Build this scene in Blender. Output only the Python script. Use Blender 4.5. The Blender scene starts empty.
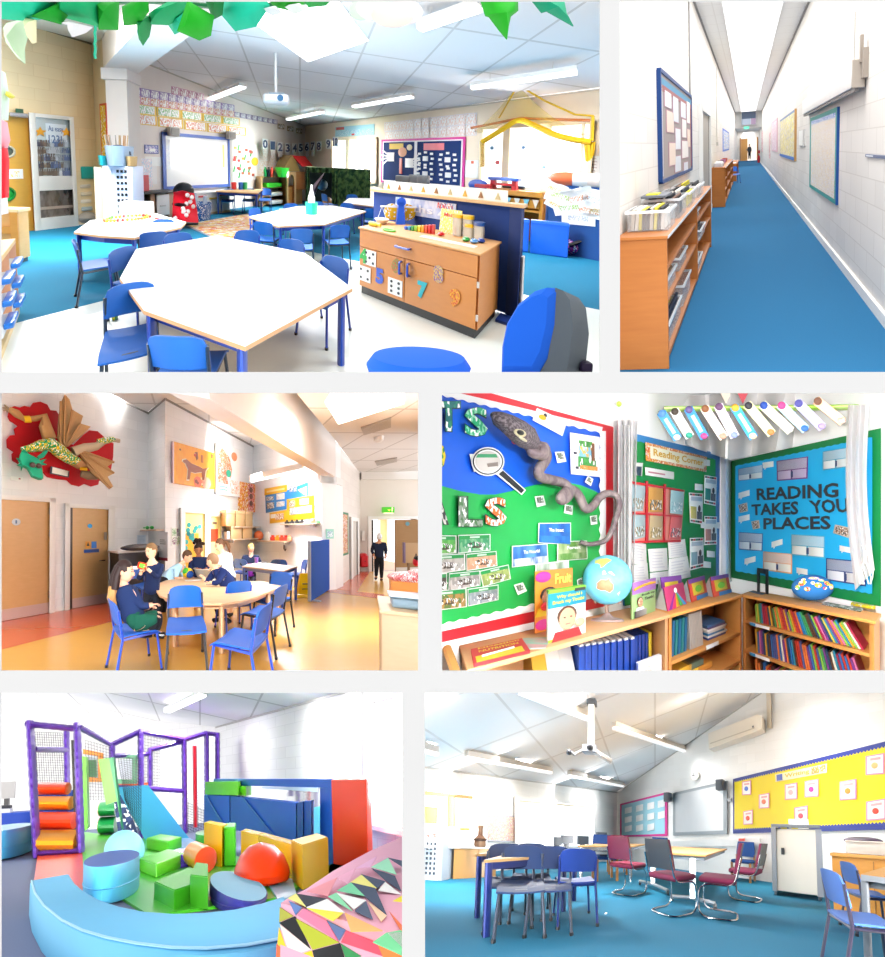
# ------------------------------------------------------------------ materials
import bpy,bmesh,math,random
from mathutils import Vector,Matrix
random.seed(11)
FP,CX,CY=1200.0,442.5,478.5
BOARD=3.3
SC=bpy.context.scene
COL=SC.collection
PI=math.pi
def lin(h):
 h=h.lstrip('#')
 o=[]
 for i in(0,2,4):
  c=int(h[i:i+2],16)/255
  o.append(c/12.92 if c<=.04045 else((c+.055)/1.055)**2.4)
 return tuple(o)+(1.0,)
MATS={}
def mat(h,kind='plain',rough=.5,metal=0.,emit=0.,alpha=1.,h2=None,scale=None,coat=0.):
 key=(h,kind,rough,metal,emit,alpha,h2,scale,coat)
 if key in MATS:
  return MATS[key]
 m=bpy.data.materials.new(kind+'_'+h.strip('#'))
 m.use_nodes=True
 nt=m.node_tree
 N,L=nt.nodes,nt.links
 b=N['Principled BSDF']
 b.inputs['Roughness'].default_value=rough
 b.inputs['Metallic'].default_value=metal
 b.inputs['Coat Weight'].default_value=coat
 b.inputs['Specular IOR Level'].default_value=.25
 c1=lin(h)
 c2=lin(h2)if h2 else tuple(min(1,c*.86)for c in c1[:3])+(1,)
 tc=N.new('ShaderNodeTexCoord')
 def mixed(fac,a,bb):
  x=N.new('ShaderNodeMix');x.data_type='RGBA'
  L.new(fac,x.inputs['Factor'])
  x.inputs['A'].default_value=a
  x.inputs['B'].default_value=bb
  return x.outputs['Result']
 def nz(sc,det=3.,vec='Object',st=None):
  t=N.new('ShaderNodeTexNoise')
  t.inputs['Scale'].default_value=sc
  t.inputs['Detail'].default_value=det
  if st:
   mp=N.new('ShaderNodeMapping')
   mp.inputs['Scale'].default_value=st
   L.new(tc.outputs[vec],mp.inputs['Vector']);L.new(mp.outputs['Vector'],t.inputs['Vector'])
  else:
   L.new(tc.outputs[vec],t.inputs['Vector'])
  return t.outputs['Fac']
 out=None
 if kind=='plain':
  out=mixed(nz(scale or 3.),c1,tuple(min(1,c*.95)for c in c1[:3])+(1,))
 elif kind=='wood':
  out=mixed(nz(1.,5.,'Object',scale or(3,3,30)),c1,c2)
 elif kind=='carpet':
  out=mixed(nz(scale or 140.,2.),c1,c2)
 elif kind=='cloud':
  r=N.new('ShaderNodeMapRange');r.inputs['From Min'].default_value=.4;r.inputs['From Max'].default_value=.6
  L.new(nz(scale or 6.,3.),r.inputs['Value'])
  out=mixed(r.outputs['Result'],c1,c2)
 elif kind in('block','tile'):
  t=N.new('ShaderNodeTexBrick')
  L.new(tc.outputs['UV'],t.inputs['Vector'])
  t.inputs['Color1'].default_value=c1
  t.inputs['Color2'].default_value=tuple(c*(.93 if kind=='block' else 1)for c in c1[:3])+(1,)
  t.inputs['Mortar'].default_value=c2
  t.inputs['Scale'].default_value=1
  if kind=='block':
   t.inputs['Brick Width'].default_value=.45
   t.inputs['Row Height'].default_value=.225
   t.inputs['Mortar Size'].default_value=.006
  else:
   s=scale or .6
   t.offset=0
   t.inputs['Brick Width'].default_value=s
   t.inputs['Row Height'].default_value=s
   t.inputs['Mortar Size'].default_value=.012*s/.6
  t.inputs['Mortar Smooth'].default_value=.3
  out=t.outputs['Color']
 elif kind=='patch':
  t=N.new('ShaderNodeTexVoronoi')
  t.inputs['Scale'].default_value=(scale or 12.)*4
  L.new(tc.outputs['Object'],t.inputs['Vector'])
  s=N.new('ShaderNodeSeparateColor');L.new(t.outputs['Color'],s.inputs['Color'])
  r=N.new('ShaderNodeValToRGB');r.color_ramp.interpolation='CONSTANT'
  cols=[c1,c2,lin('ffffff'),c1,lin('f6d32d')if rough>.55 else c2,c1]
  r.color_ramp.elements[0].color=cols[0]
  r.color_ramp.elements[1].position=.18;r.color_ramp.elements[1].color=cols[1]
  for i,c in enumerate(cols[2:]):
   e=r.color_ramp.elements.new(.36+.16*i);e.color=c
  L.new(s.outputs['Red'],r.inputs['Fac'])
  out=r.outputs['Color']
 elif kind=='stripe':
  t=N.new('ShaderNodeTexWave')
  t.inputs['Scale'].default_value=scale or 10.
  t.bands_direction='X'
  L.new(tc.outputs['Object'],t.inputs['Vector'])
  out=mixed(t.outputs['Fac'],c1,c2)
 L.new(out,b.inputs['Base Color'])
 if kind=='block':
  bp=N.new('ShaderNodeBump');bp.inputs['Strength'].default_value=.12
  L.new(nz(60.),bp.inputs['Height']);L.new(bp.outputs['Normal'],b.inputs['Normal'])
 if emit:
  L.new(out,b.inputs['Emission Color'])
  b.inputs['Emission Strength'].default_value=emit
 if alpha<1:
  b.inputs['Alpha'].default_value=alpha
 MATS[key]=m
 return m
class MB:
 def __init__(s):
  s.v,s.f,s.uv=[],[],{}
 def add(s,vs,fs,uvs=None):
  b=len(s.v)
  s.v+=[tuple(p)for p in vs]
  for i,f in enumerate(fs):
   s.f.append(tuple(b+j for j in f))
   if uvs:
    s.uv[len(s.f)-1]=uvs[i]
  return s
 def box(s,x0,y0,z0,x1,y1,z1,bev=0.,seg=2):
  if bev<=0:
   return s.add([(x,y,z)for z in(z0,z1)for y in(y0,y1)for x in(x0,x1)],[(0,2,3,1),(4,5,7,6),(0,1,5,4),(2,6,7,3),(0,4,6,2),(1,3,7,5)])
  bm=bmesh.new()
  bmesh.ops.create_cube(bm,size=1)
  for v in bm.verts:
   v.co=Vector(((x0+x1)/2+v.co.x*(x1-x0),(y0+y1)/2+v.co.y*(y1-y0),(z0+z1)/2+v.co.z*(z1-z0)))
  bmesh.ops.bevel(bm,geom=list(bm.edges),offset=bev,segments=seg,affect='EDGES',profile=.5)
  return s.bm(bm)
 def bm(s,bm,M=None):
  bm.verts.index_update()
  s.add([(M@v.co if M else v.co)for v in bm.verts],[[v.index for v in f.verts]for f in bm.faces])
  bm.free()
  return s
 def cyl(s,p0,p1,r0,r1=None,n=12,cap=True):
  r1=r0 if r1 is None else r1
  p0,p1=Vector(p0),Vector(p1)
  d=(p1-p0).normalized()
  a=d.orthogonal().normalized();b=d.cross(a)
  vs=[]
  for p,r in((p0,r0),(p1,r1)):
   vs+=[p+(a*math.cos(2*PI*i/n)+b*math.sin(2*PI*i/n))*r for i in range(n)]
  fs=[(i,(i+1)%n,n+(i+1)%n,n+i)for i in range(n)]
  if cap:
   fs+=[tuple(range(n-1,-1,-1)),tuple(range(n,2*n))]
  return s.add(vs,fs)
 def tube(s,pts,r,n=8,closed=False,taper=None):
  pts=[Vector(p)for p in pts]
  m=len(pts)
  vs,fs=[],[]
  a=None
  for i,p in enumerate(pts):
   q0=pts[i-1]if(i or closed)else p
   q1=pts[(i+1)%m]if(i<m-1 or closed)else p
   d=(q1-q0).normalized()
   if a is None:
    a=d.orthogonal().normalized()
   a=(a-d*a.dot(d)).normalized()
   b=d.cross(a)
   rr=r if taper is None else r*taper[i]
   vs+=[p+(a*math.cos(2*PI*j/n)+b*math.sin(2*PI*j/n))*rr for j in range(n)]
  for i in range(m if closed else m-1):
   o,q=i*n,((i+1)%m)*n
   fs+=[(o+j,o+(j+1)%n,q+(j+1)%n,q+j)for j in range(n)]
  if not closed:
   fs+=[tuple(range(n-1,-1,-1)),tuple((m-1)*n+j for j in range(n))]
  return s.add(vs,fs)
 def ext(s,pts,d):
  d=Vector(d)
  n=len(pts)
  vs=[Vector(p)for p in pts]+[Vector(p)+d for p in pts]
  return s.add(vs,[tuple(range(n-1,-1,-1)),tuple(range(n,2*n))]+[(i,(i+1)%n,n+(i+1)%n,n+i)for i in range(n)])
 def prism(s,xy,z0,z1):
  return s.ext([(x,y,z0)for x,y in xy],(0,0,z1-z0))
 def lathe(s,prof,c=(0,0,0),n=20):
  vs,fs=[],[]
  for r,z in prof:
   vs+=[(c[0]+r*math.cos(2*PI*i/n),c[1]+r*math.sin(2*PI*i/n),c[2]+z)for i in range(n)]
  for k in range(len(prof)-1):
   fs+=[(k*n+i,k*n+(i+1)%n,(k+1)*n+(i+1)%n,(k+1)*n+i)for i in range(n)]
  fs+=[tuple(range(n-1,-1,-1)),tuple((len(prof)-1)*n+i for i in range(n))]
  return s.add(vs,fs)
 def ball(s,c,r,nu=20,nv=12):
  if not hasattr(r,'__len__'):
   r=(r,r,r)
  vs=[(c[0],c[1],c[2]-r[2])]
  for j in range(1,nv):
   t=-PI/2+PI*j/nv
   vs+=[(c[0]+r[0]*math.cos(t)*math.cos(2*PI*i/nu),c[1]+r[1]*math.cos(t)*math.sin(2*PI*i/nu),c[2]+r[2]*math.sin(t))for i in range(nu)]
  vs.append((c[0],c[1],c[2]+r[2]))
  fs=[(0,1+(i+1)%nu,1+i)for i in range(nu)]
  for j in range(nv-2):
   o=1+j*nu
   fs+=[(o+i,o+(i+1)%nu,o+nu+(i+1)%nu,o+nu+i)for i in range(nu)]
  o=1+(nv-2)*nu
  fs+=[(o+i,o+(i+1)%nu,len(vs)-1)for i in range(nu)]
  return s.add(vs,fs)
 def sheet(s,fn,nu,nv,th=None):
  vs=[Vector(fn(i/nu,j/nv))for j in range(nv+1)for i in range(nu+1)]
  m=nu+1
  fs=[(j*m+i,j*m+i+1,(j+1)*m+i+1,(j+1)*m+i)for j in range(nv)for i in range(nu)]
  if th:
   th=Vector(th);n=len(vs)
   vs=vs+[p+th for p in vs]
   fs=fs+[tuple(n+i for i in reversed(f))for f in fs]
   rim=[i for i in range(nu)]+[j*m+nu for j in range(nv)]+[nv*m+i for i in range(nu,0,-1)]+[j*m for j in range(nv,0,-1)]
   fs+=[(rim[(i+1)%len(rim)],rim[i],n+rim[i],n+rim[(i+1)%len(rim)])for i in range(len(rim))]
  return s.add(vs,fs)
 def move(s,M,start=0):
  for i in range(start,len(s.v)):
   s.v[i]=tuple(M@Vector(s.v[i]))
  return s
def rot(mb,deg,ax='X',c=(0,0,0)):
 c=Vector(c)
 return mb.move(Matrix.Translation(c)@Matrix.Rotation(math.radians(deg),4,ax)@Matrix.Translation(-c))
TXT={}
def text_shape(t,bold=0.):
 if(t,bold)not in TXT:
  cu=bpy.data.curves.new('lettering','FONT')
  cu.body=t;cu.size=1;cu.resolution_u=2;cu.offset=bold
  o=bpy.data.objects.new('lettering',cu)
  COL.objects.link(o)
  dg=bpy.context.evaluated_depsgraph_get()
  me=o.evaluated_get(dg).to_mesh()
  vs=[tuple(v.co)for v in me.vertices];fs=[tuple(p.vertices)for p in me.polygons]
  o.evaluated_get(dg).to_mesh_clear()
  bpy.data.objects.remove(o);bpy.data.curves.remove(cu)
  xs=[v[0]for v in vs]or[0];ys=[v[1]for v in vs]or[0]
  w,h=max(max(xs)-min(xs),1e-4),max(max(ys)-min(ys),1e-4)
  TXT[(t,bold)]=([((v[0]-min(xs))/w,(v[1]-min(ys))/h)for v in vs],fs)
 return TXT[(t,bold)]
def Lt(mb,t,x0,z0,x1,z1,y,bold=.012,fn=None):
 """flat letters of the text t in the box x0..x1, z0..z1 of the local x-z plane at depth y"""
 vs,fs=text_shape(t,bold)
 g=fn or(lambda a,b:(x0+(x1-x0)*a,y,z0+(z1-z0)*b))
 return mb.add([g(a,b)for a,b in vs],fs)
def pix(u,v):
 return Vector(((u-CX)/FP,1.0,-(v-CY)/FP))
ROOMS=[]
class Room:
 """One of the six rooms. Its own coordinates: x across, y into the room, z up from its floor; the eye is over x = y = 0 at height h.
    The room stands behind its opening in the mount, turned as a rigid whole; k is how long the room runs for its width."""
 def __init__(s,rect,pc,fi,h,blend=.5):
  s.rect,s.h,s.k,s.fi=rect,h,FP/fi,fi
  F=pix(*pc).normalized()
  r=pix((rect[0]+rect[2])/2,CY)
  Y=Vector((0,0,1))
  U0=(Y-r*(Y.dot(F)/r.dot(F))).normalized()
  X1=F.cross(Y).normalized()
  U1=X1.cross(F).normalized()
  U=(U0*blend+U1*(1-blend))
  U=(U-F*U.dot(F)).normalized()
  X=F.cross(U).normalized()
  s.R=Matrix((X,F,U)).transposed()
  s.Rt=s.R.transposed()
  ROOMS.append(s)
 def W(s,p):
  return s.R@Vector((p[0],p[1]*s.k,p[2]-s.h))
 def ray(s,u,v):
  d=s.Rt@pix(u,v)
  return Vector((d.x,d.y/s.k,d.z))
 def px(s,p):
  w=s.W(p)
  return(CX+FP*w.x/w.y,CY-FP*w.z/w.y)
 def z(s,u,v,z=0.):
  d=s.ray(u,v);t=(z-s.h)/d.z
  return Vector((d.x*t,d.y*t,z))
 def y(s,u,v,y):
  d=s.ray(u,v);t=y/d.y
  return Vector((d.x*t,y,s.h+d.z*t))
 def x(s,u,v,x):
  d=s.ray(u,v);t=x/d.x
  return Vector((x,d.y*t,s.h+d.z*t))
 def plane(s,u,v,p,n):
  d=s.ray(u,v);o=Vector((0,0,s.h))
  t=(Vector(p)-o).dot(n)/d.dot(n)
  return o+d*t
class Wall:
 """An upright plane through two floor points; a runs along it, z up; -y of its frame faces the room."""
 def __init__(s,room,p0,p1):
  s.room=room
  s.p=Vector((p0[0],p0[1],0));d=Vector((p1[0]-p0[0],p1[1]-p0[1],0))
  s.len=d.length;s.d=d.normalized()
  s.n=Vector((-s.d.y,s.d.x,0))
  s.rz=math.atan2(s.d.y,s.d.x)
 def at(s,u,v):
  q=s.room.plane(u,v,s.p,s.n)
  return((q-s.p).dot(s.d),q.z)
 def pt(s,a,z,out=0.):
  return s.p+s.d*a+Vector((0,0,z))-s.n*out
 def back(s,u,v,off):
  q=s.room.plane(u,v,s.p-s.n*off,s.n)
  return((q-s.p).dot(s.d),q.z)
class Node:
 pass
def link(o,room):
 COL.objects.link(o)
 o['room_index']=ROOMS.index(room)
 return o
def tagged(o,label,cat,group=None):
 o['label']=label;o['category']=cat
 if group:
  o['group']=group
def build(name,mb,m,smooth=True,ang=35,tf=None):
 me=bpy.data.meshes.new(name)
 me.from_pydata([tf(Vector(p))for p in mb.v]if tf else mb.v,[],mb.f)
 if mb.uv:
  ul=me.uv_layers.new(name='UVMap')
  for fi,uvs in mb.uv.items():
   for li,uv in zip(me.polygons[fi].loop_indices,uvs):
    ul.data[li].uv=uv
 bm=bmesh.new();bm.from_mesh(me)
 bmesh.ops.recalc_face_normals(bm,faces=bm.faces)
 bm.to_mesh(me);bm.free()
 if smooth:
  me.polygons.foreach_set('use_smooth',[True]*len(me.polygons))
  me.set_sharp_from_angle(angle=math.radians(ang))
 me.materials.append(mat(m)if isinstance(m,str)else m)
 return me
def T(room,name,label,cat,loc,rz=0.,group=None,k=None):
 """A thing: an Empty at its base. Its parts are built in its own frame, turned by rz."""
 n=Node()
 n.room,n.rz,n.loc=room,rz,Vector(loc)
 n.k=room.k if k is None else k
 n.o=bpy.data.objects.new(name,None)
 n.o.empty_display_size=.05
 link(n.o,room)
 n.o.matrix_world=Matrix.Translation(room.W(loc))@room.R.to_4x4()
 tagged(n.o,label,cat,group)
 return n
def tform(n):
 M=Matrix.Diagonal((1,n.k,1))@Matrix.Rotation(n.rz,3,'Z')
 return lambda p:M@p
def P(n,name,mb,m,parent=None,label=None,smooth=True,ang=35):
 o=bpy.data.objects.new(name,build(name,mb,m,smooth,ang,tform(n)))
 link(o,n.room)
 o.parent=parent or n.o
 if label:
  o['label']=label
 return o
def S(room,name,label,cat,mb,m,loc,rz=0.,group=None,k=None,smooth=True,ang=35):
 """A thing that is one mesh."""
 n=Node()
 n.room,n.rz,n.loc=room,rz,Vector(loc)
 n.k=room.k if k is None else k
 n.o=bpy.data.objects.new(name,build(name,mb,m,smooth,ang,tform(n)))
 link(n.o,room)
 n.o.matrix_world=Matrix.Translation(room.W(loc))@room.R.to_4x4()
 tagged(n.o,label,cat,group)
 return n
def ST(room,name,mb,m,parent=None,smooth=False):
 """A piece of the setting, built in room coordinates."""
 n=Node()
 n.room,n.rz,n.loc,n.k=room,0.,Vector((0,0,0)),room.k
 n.o=bpy.data.objects.new(name,build(name,mb,m,smooth,35,tform(n)))
 link(n.o,room)
 if parent is not None:
  n.o.parent=parent
 else:
  n.o.matrix_world=Matrix.Translation(room.W((0,0,0)))@room.R.to_4x4()
  n.o['kind']='structure'
 return n
def face(mb,pts,uvs=None):
 pts=[Vector(p)for p in pts]
 return mb.add(pts,[tuple(range(len(pts)))],[uvs]if uvs else None)
def floor_mb(pts):
 return face(MB(),[(p[0],p[1],p[2]if len(p)>2 else 0)for p in pts],[(p[0],p[1])for p in pts])
def wall_face(mb,w,az):
 return face(mb,[w.pt(a,z)for a,z in az],[(a,z)for a,z in az])
def lamp(room,p,size,power,aim=None,name='ceiling_or_fill_light',along=None,spread=180):
 """an area light in a room at p (room coordinates), facing down or towards aim"""
 d=bpy.data.lights.new(name,'AREA')
 d.shape='RECTANGLE';d.size,d.size_y=size[0],size[1]*room.k
 d.energy=power;d.spread=math.radians(spread)
 o=bpy.data.objects.new(name,d)
 COL.objects.link(o)
 w=room.W(p)
 if aim is None:
  z=room.R@Vector((0,0,1));yv=room.R@Vector((0,1,0))
 else:
  z=(w-room.W(aim)).normalized();yv=room.R@Vector((0,0,1))
 if along is not None:
  d.size_y=size[1];d.size=size[0]*(room.W(p+along)-w).length/along.length
  yv=z.cross(room.W(p+along)-w)
 xv=yv.cross(z).normalized();yv=z.cross(xv)
 o.matrix_world=Matrix.Translation(w)@Matrix((xv,yv,z)).transposed().to_4x4()
 return o
def Ow(w,u0,v0,u1,v1,off=0.):
 """(a0, z0, a1, z1) of the rectangle whose top-left and bottom-right corners are seen at two pixels"""
 a0,z1=w.back(u0,v0,off);a1,z0=w.back(u1,v1,off)
 if a0>a1:
  a0,a1=a1,a0
 return a0,min(z0,z1),a1,max(z0,z1)
def rect_mb(a0,z0,a1,z1,y0,th):
 return MB().box(a0,y0-th,z0,a1,y0,z1)
def card(w,box,name,label,cat,m,th=.006,out=0.,group=None,tilt=0.):
 """a flat sheet fixed to a wall: one mesh thing, box = (a0, z0, a1, z1)"""
 a0,z0,a1,z1=box
 mb=MB().box(-(a1-a0)/2,-th,-(z1-z0)/2,(a1-a0)/2,0,(z1-z0)/2)
 if tilt:
  rot(mb,tilt,'Y')
 return S(w.room,name,label,cat,mb,m,w.pt((a0+a1)/2,(z0+z1)/2,out),w.rz,group,smooth=False)
def Sh(w,box,name,label,cat,m,th=.006,out=0.,group=None,tilt=0.):
 """a flat sheet with printed parts: returns (node, half width, half height); parts go at y = -th"""
 a0,z0,a1,z1=box
 n=T(w.room,name,label,cat,w.pt((a0+a1)/2,(z0+z1)/2,out),w.rz,group)
 hw,hh=(a1-a0)/2,(z1-z0)/2
 n.hw,n.hh,n.th,n.tilt=hw,hh,th,tilt
 mb=MB().box(-hw,-th,-hh,hw,0,hh)
 n.base=P(n,'sheet',rot(mb,tilt,'Y')if tilt else mb,m,smooth=False)
 return n
def Pr(n,name,x0,z0,x1,z1,m,lift=.002,parent=None):
 """a printed patch on a sheet, in fractions -1..1 of its half size"""
 mb=MB().box(x0*n.hw,-n.th-lift,z0*n.hh,x1*n.hw,-n.th,z1*n.hh)
 return P(n,name,rot(mb,n.tilt,'Y')if n.tilt else mb,m,parent,smooth=False)
def lines_mb(n,x0,z0,x1,z1,rows,lift=.003,ragged=.3):
 mb=MB()
 h=(z1-z0)/rows
 for i in range(rows):
  e=x1-(x1-x0)*ragged*random.random()
  zc=z1-(i+.5)*h
  mb.box(x0*n.hw,-n.th-lift,(zc-h*.2)*n.hh,e*n.hw,-n.th,(zc+h*.2)*n.hh)
 return rot(mb,n.tilt,'Y')if n.tilt else mb
WHITE=mat('f4f2ee');PAPER=mat('fbfbf8');BLACK=mat('17181b');INK=mat('4a4a52')
WOOD=mat('d9974f','wood',h2='c5823c');PALEWOOD=mat('e2b985','wood',h2='d3a570')
CHROME=mat('c9cdd2',rough=.2,metal=1.);NAVY=mat('1c3f94');BLUE=mat('2a63b8')
def Bx(*a):return MB().box(*a)
def Cy(*a,**k):return MB().cyl(*a,**k)
def Xt(*a):return MB().ext(*a)
def Bl(*a):return MB().ball(*a)
def Tu(*a,**k):return MB().tube(*a,**k)
def La(*a,**k):return MB().lathe(*a,**k)
def Wd(a,b):return mat(a,'wood',h2=b)
def PT(a,b,s):return mat(a,'patch',h2=b,scale=s)
cos,sin,rads,Vec=math.cos,math.sin,math.radians,Vector
def RM(a,r):return mat(a,rough=r)
def front_fill(R,u,v,power,au,av,ay,spread=50):
 """an added fill lamp, hidden just behind the edge of a room's opening, shining in"""
 q=R.Rt@(pix(u,v)*(BOARD+.12))
 return lamp(R,Vector((q.x,q.y/R.k,q.z+R.h)),(.22,.03/R.k),power,aim=R.y(au,av,ay),name='fill_lamp',spread=spread)  # added fill light, not a fixture of the room
# ================================================================== furniture used in several rooms
def arc_pts(pts,n=5):
 """round a polyline's corners (quadratic)"""
 pts=[Vec(p)for p in pts]
 if len(pts)<3:
  return pts
 out=[pts[0]]
 for i in range(1,len(pts)-1):
  a,b,c=pts[i-1],pts[i],pts[i+1]
  r=min((a-b).length,(c-b).length)*.35
  p0,p2=b+(a-b).normalized()*r,b+(c-b).normalized()*r
  for j in range(n+1):
   t=j/n
   out.append(p0*(1-t)**2+b*2*t*(1-t)+p2*t*t)
 out.append(pts[-1])
 return out
def Sc(R,loc,deg,label,s=1.,shell=None,frame=None,group=None,k=None,name='school_chair',seat_h=.44):
 """moulded seat and back on a tube frame; faces -y at deg = 0, so the back stands at +y"""
 shell=shell or RM('2a67bd',.6);frame=frame or RM('2b2d33',.35)
 n=T(R,name,label,'chair',loc,rads(deg),group,k)
 sh=seat_h
 def seat(u,v):
  x=(u-.5)*.40*(1-.06*v)
  y=-.2+.4*v
  z=sh-.02*sin(PI*min(1,v))*(1-(2*u-1)**2)-.035*max(0,(.2-v)/.2)**2+.012*(2*u-1)**2
  return(x*s,y*s,z*s)
 mb=MB().sheet(seat,8,8,(0,0,-.016*s))
 P(n,'seat',mb,shell)
 def back(u,v):
  w=.40-.06*max(0,v-.55)/.45
  x=(u-.5)*w
  y=.185+.05*v+.03*(1-(2*u-1)**2)
  z=sh+.11+.24*v-.03*(2*u-1)**4*max(0,v-.5)*2
  return(x*s,y*s,z*s)
 mb=MB().sheet(back,8,6,(0,.014*s,0))
 P(n,'backrest',mb,shell)
 r=.014*s
 for x in(-1,1):
  mb=Tu([(x*.175*s,-.17*s,(sh-.02)*s),(x*.205*s,-.215*s,.008*s)],r)
  f=P(n,'leg',mb,frame)
  P(n,'foot',Cy((x*.205*s,-.215*s,0),(x*.205*s,-.215*s,.03*s),r*1.35,n=8),BLACK,f)
  mb=Tu([(x*.2*s,.26*s,.008*s),(x*.19*s,.185*s,sh*s*.95),(x*.187*s,.225*s,(sh+.27)*s)],r)
  f=P(n,'leg',mb,frame)
  P(n,'foot',Cy((x*.2*s,.26*s,0),(x*.2*s,.26*s,.03*s),r*1.35,n=8),BLACK,f)
 mb=MB()
 for x in(-1,1):
  mb.tube([(x*.175*s,-.17*s,(sh-.025)*s),(x*.185*s,.19*s,(sh-.03)*s)],r)
 mb.tube([(-.175*s,-.16*s,(sh-.03)*s),(.175*s,-.16*s,(sh-.03)*s)],r)
 mb.tube([(-.185*s,.18*s,(sh-.03)*s),(.185*s,.18*s,(sh-.03)*s)],r)
 P(n,'seat_frame',mb,frame)
 return n
def facing(a,b):
 """angle (degrees) that turns a chair standing at a to face b"""
 d=(Vec((b[0],b[1]))-Vec((a[0],a[1]))).normalized()
 return math.degrees(math.atan2(d.x,-d.y))
def Ch(R,u,v,tu,tv,label,s=.8,z=None,make=Sc,**kw):
 """a chair whose seat (or the point at height z) is seen at (u, v), turned towards the floor direction of (tu, tv)"""
 zz=.44*s if z is None else z*s
 a=R.z(u,v,zz);b=R.z(tu,tv,zz)
 f=facing(a,b)
 if z is not None and z>.6:
  d=Vec((b.x-a.x,b.y-a.y,0)).normalized()
  a=a+d*.22*s
 return make(R,(a.x,a.y,0),f,label,s=s,**kw)
def front(R,p0,p1,z=0.):
 a,b=R.z(*p0,z),R.z(*p1,z)
 return a,math.atan2(b.y-a.y,b.x-a.x),(b-a).length
def zat(R,u,v,y):
 return R.y(u,v,y).z
def inset(poly,d):
 c=sum((Vec((p[0],p[1]))for p in poly),Vec((0,0)))/len(poly)
 return[c+(Vec((p[0],p[1]))-c)*d for p in poly]
def Tb(R,px,z,label,legs,top=None,edge=None,legm=None,th=.022,group=None,name='classroom_table',seam=None,square=False,r=.02):
 """a table whose top outline is seen at the pixels px"""
 pts=[R.z(u,v,z)for u,v in px]
 c=sum((Vec((p.x,p.y,0))for p in pts),Vec())/len(pts)
 n=T(R,name,label,'table',c,0,group)
 xy=[(p.x-c.x,p.y-c.y)for p in pts]
 P(n,'tabletop',MB().prism(xy,z-.004,z),top or RM('faf8f4',.35))
 P(n,'edge_band',MB().prism([(x*1.003,y*1.003)for x,y in xy],z-th-.004,z-.0041),edge or 'd9a878')
 legm=legm or RM('1d45a8',.35)
 ins=inset(xy,.93)
 for i in legs:
  p=ins[i]
  mb=MB()
  if square:
   mb.box(p.x-r,p.y-r,0,p.x+r,p.y+r,z-th)
  else:
   mb.cyl((p.x,p.y,0),(p.x,p.y,z-th-.004),r,n=12)
  P(n,'leg',mb,legm)
 ins2=inset(xy,.9)
 mb=MB()
 m=len(ins2)
 for i in range(m):
  a,b=ins2[i],ins2[(i+1)%m]
  d=(b-a).normalized();q=Vec((-d.y,d.x))*.012
  mb.prism([a-q,b-q,b+q,a+q],z-th-.07,z-th-.005)
 P(n,'apron',mb,legm)
 if seam:
  a,b=[R.z(u,v,z)-c for u,v in seam]
  d=(b-a).normalized();q=Vec((-d.y,d.x,0))*.004
  P(n,'seam',MB().prism([(p.x,p.y)for p in(a-q,b-q,b+q,a+q)],z,z+.0012),'d8d6d2')
 return n
def Cb(R,p,q,label,group=None,w=.14,h=.07,power=0.,glow=4.,body=None,name='strip_light',up=0.):
 """a suspended strip light from p to q"""
 d=q-p
 rz=math.atan2(d.y,d.x)
 L=math.hypot(d.x,d.y);dz=d.z/L
 n=T(R,name,label,'ceiling light',p,rz,group)
 def bar(y0,z0,y1,z1):
  return Xt([(0,y0,z0),(0,y1,z0),(0,y1,z1),(0,y0,z1)],(L,0,d.z))
 P(n,'housing',bar(-w/2,0,w/2,h),body or RM('f3efe8',.4))
 P(n,'tube_cover',bar(-w*.42,-h*.6,w*.42,-.001),mat('ffffff',emit=glow))
 for t in(.2,.8):
  P(n,'suspension_rod',Cy((L*t,0,h+d.z*t),(L*t,0,h+d.z*t+.18),.006,n=6),'d9d6d2')
 if power:
  m=(p+q)/2
  lamp(R,m-Vec((0,0,h*.7)),(L*.8,.05),power,along=d)
  if up:
   lamp(R,m+Vec((0,0,h+.03)),(L*.8,.05),up,aim=m+Vec((0,0,2)),name='uplight',along=d)
 return n
def Ps(R,px,y,th,name,label,cat,m,bulge=0.,tilt=(0,0),group=None,room_k=True):
 """a hanging sheet whose outline is seen at pixels px, about the depth y; tilt: depth per metre across and up"""
 pts=[R.y(u,v,y)for u,v in px]
 c=sum(pts,Vec())/len(pts)
 out=[]
 for p in pts:
  out.append(Vec((p.x-c.x,(p.x-c.x)*tilt[0]+(p.z-c.z)*tilt[1],p.z-c.z)))
 mb=MB()
 n_=len(out)
 ctr=Vec((0,-bulge,0));ctr2=ctr+Vec((0,th,0))
 mid=[p*.55+Vec((0,-bulge*.7,0))for p in out]
 V=out+mid+[ctr]+[p+Vec((0,th,0))for p in out]+[p+Vec((0,th,0))for p in mid]+[ctr2]
 o2=2*n_+1
 F=[]
 for i in range(n_):
  j=(i+1)%n_
  F+=[(i,j,n_+j,n_+i),(n_+i,n_+j,2*n_)]
  F+=[(o2+j,o2+i,o2+n_+i,o2+n_+j),(o2+n_+j,o2+n_+i,o2+2*n_)]
  F+=[(j,i,o2+i,o2+j)]
 mb.add(V,F)
 return S(R,name,label,cat,mb,m,c,0,group,ang=60)
def Wn(w,u,v,name,label,cat,group=None,off=0.):
 """a thing fixed to a wall whose parts are outlined in pixels: n.L(u, v, out)"""
 a,z=w.back(u,v,off)
 n=T(w.room,name,label,cat,w.pt(a,z),w.rz,group)
 def L(u,v,out=0.):
  b,y=w.back(u,v,out)
  return Vec((b-a,-out,y-z))
 n.L=L
 return n
def Wq(n,px,m,nm,out,th=.01):
 return P(n,nm,Xt([n.L(u,v,out)for u,v in px],(0,th,0)),m)
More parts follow.
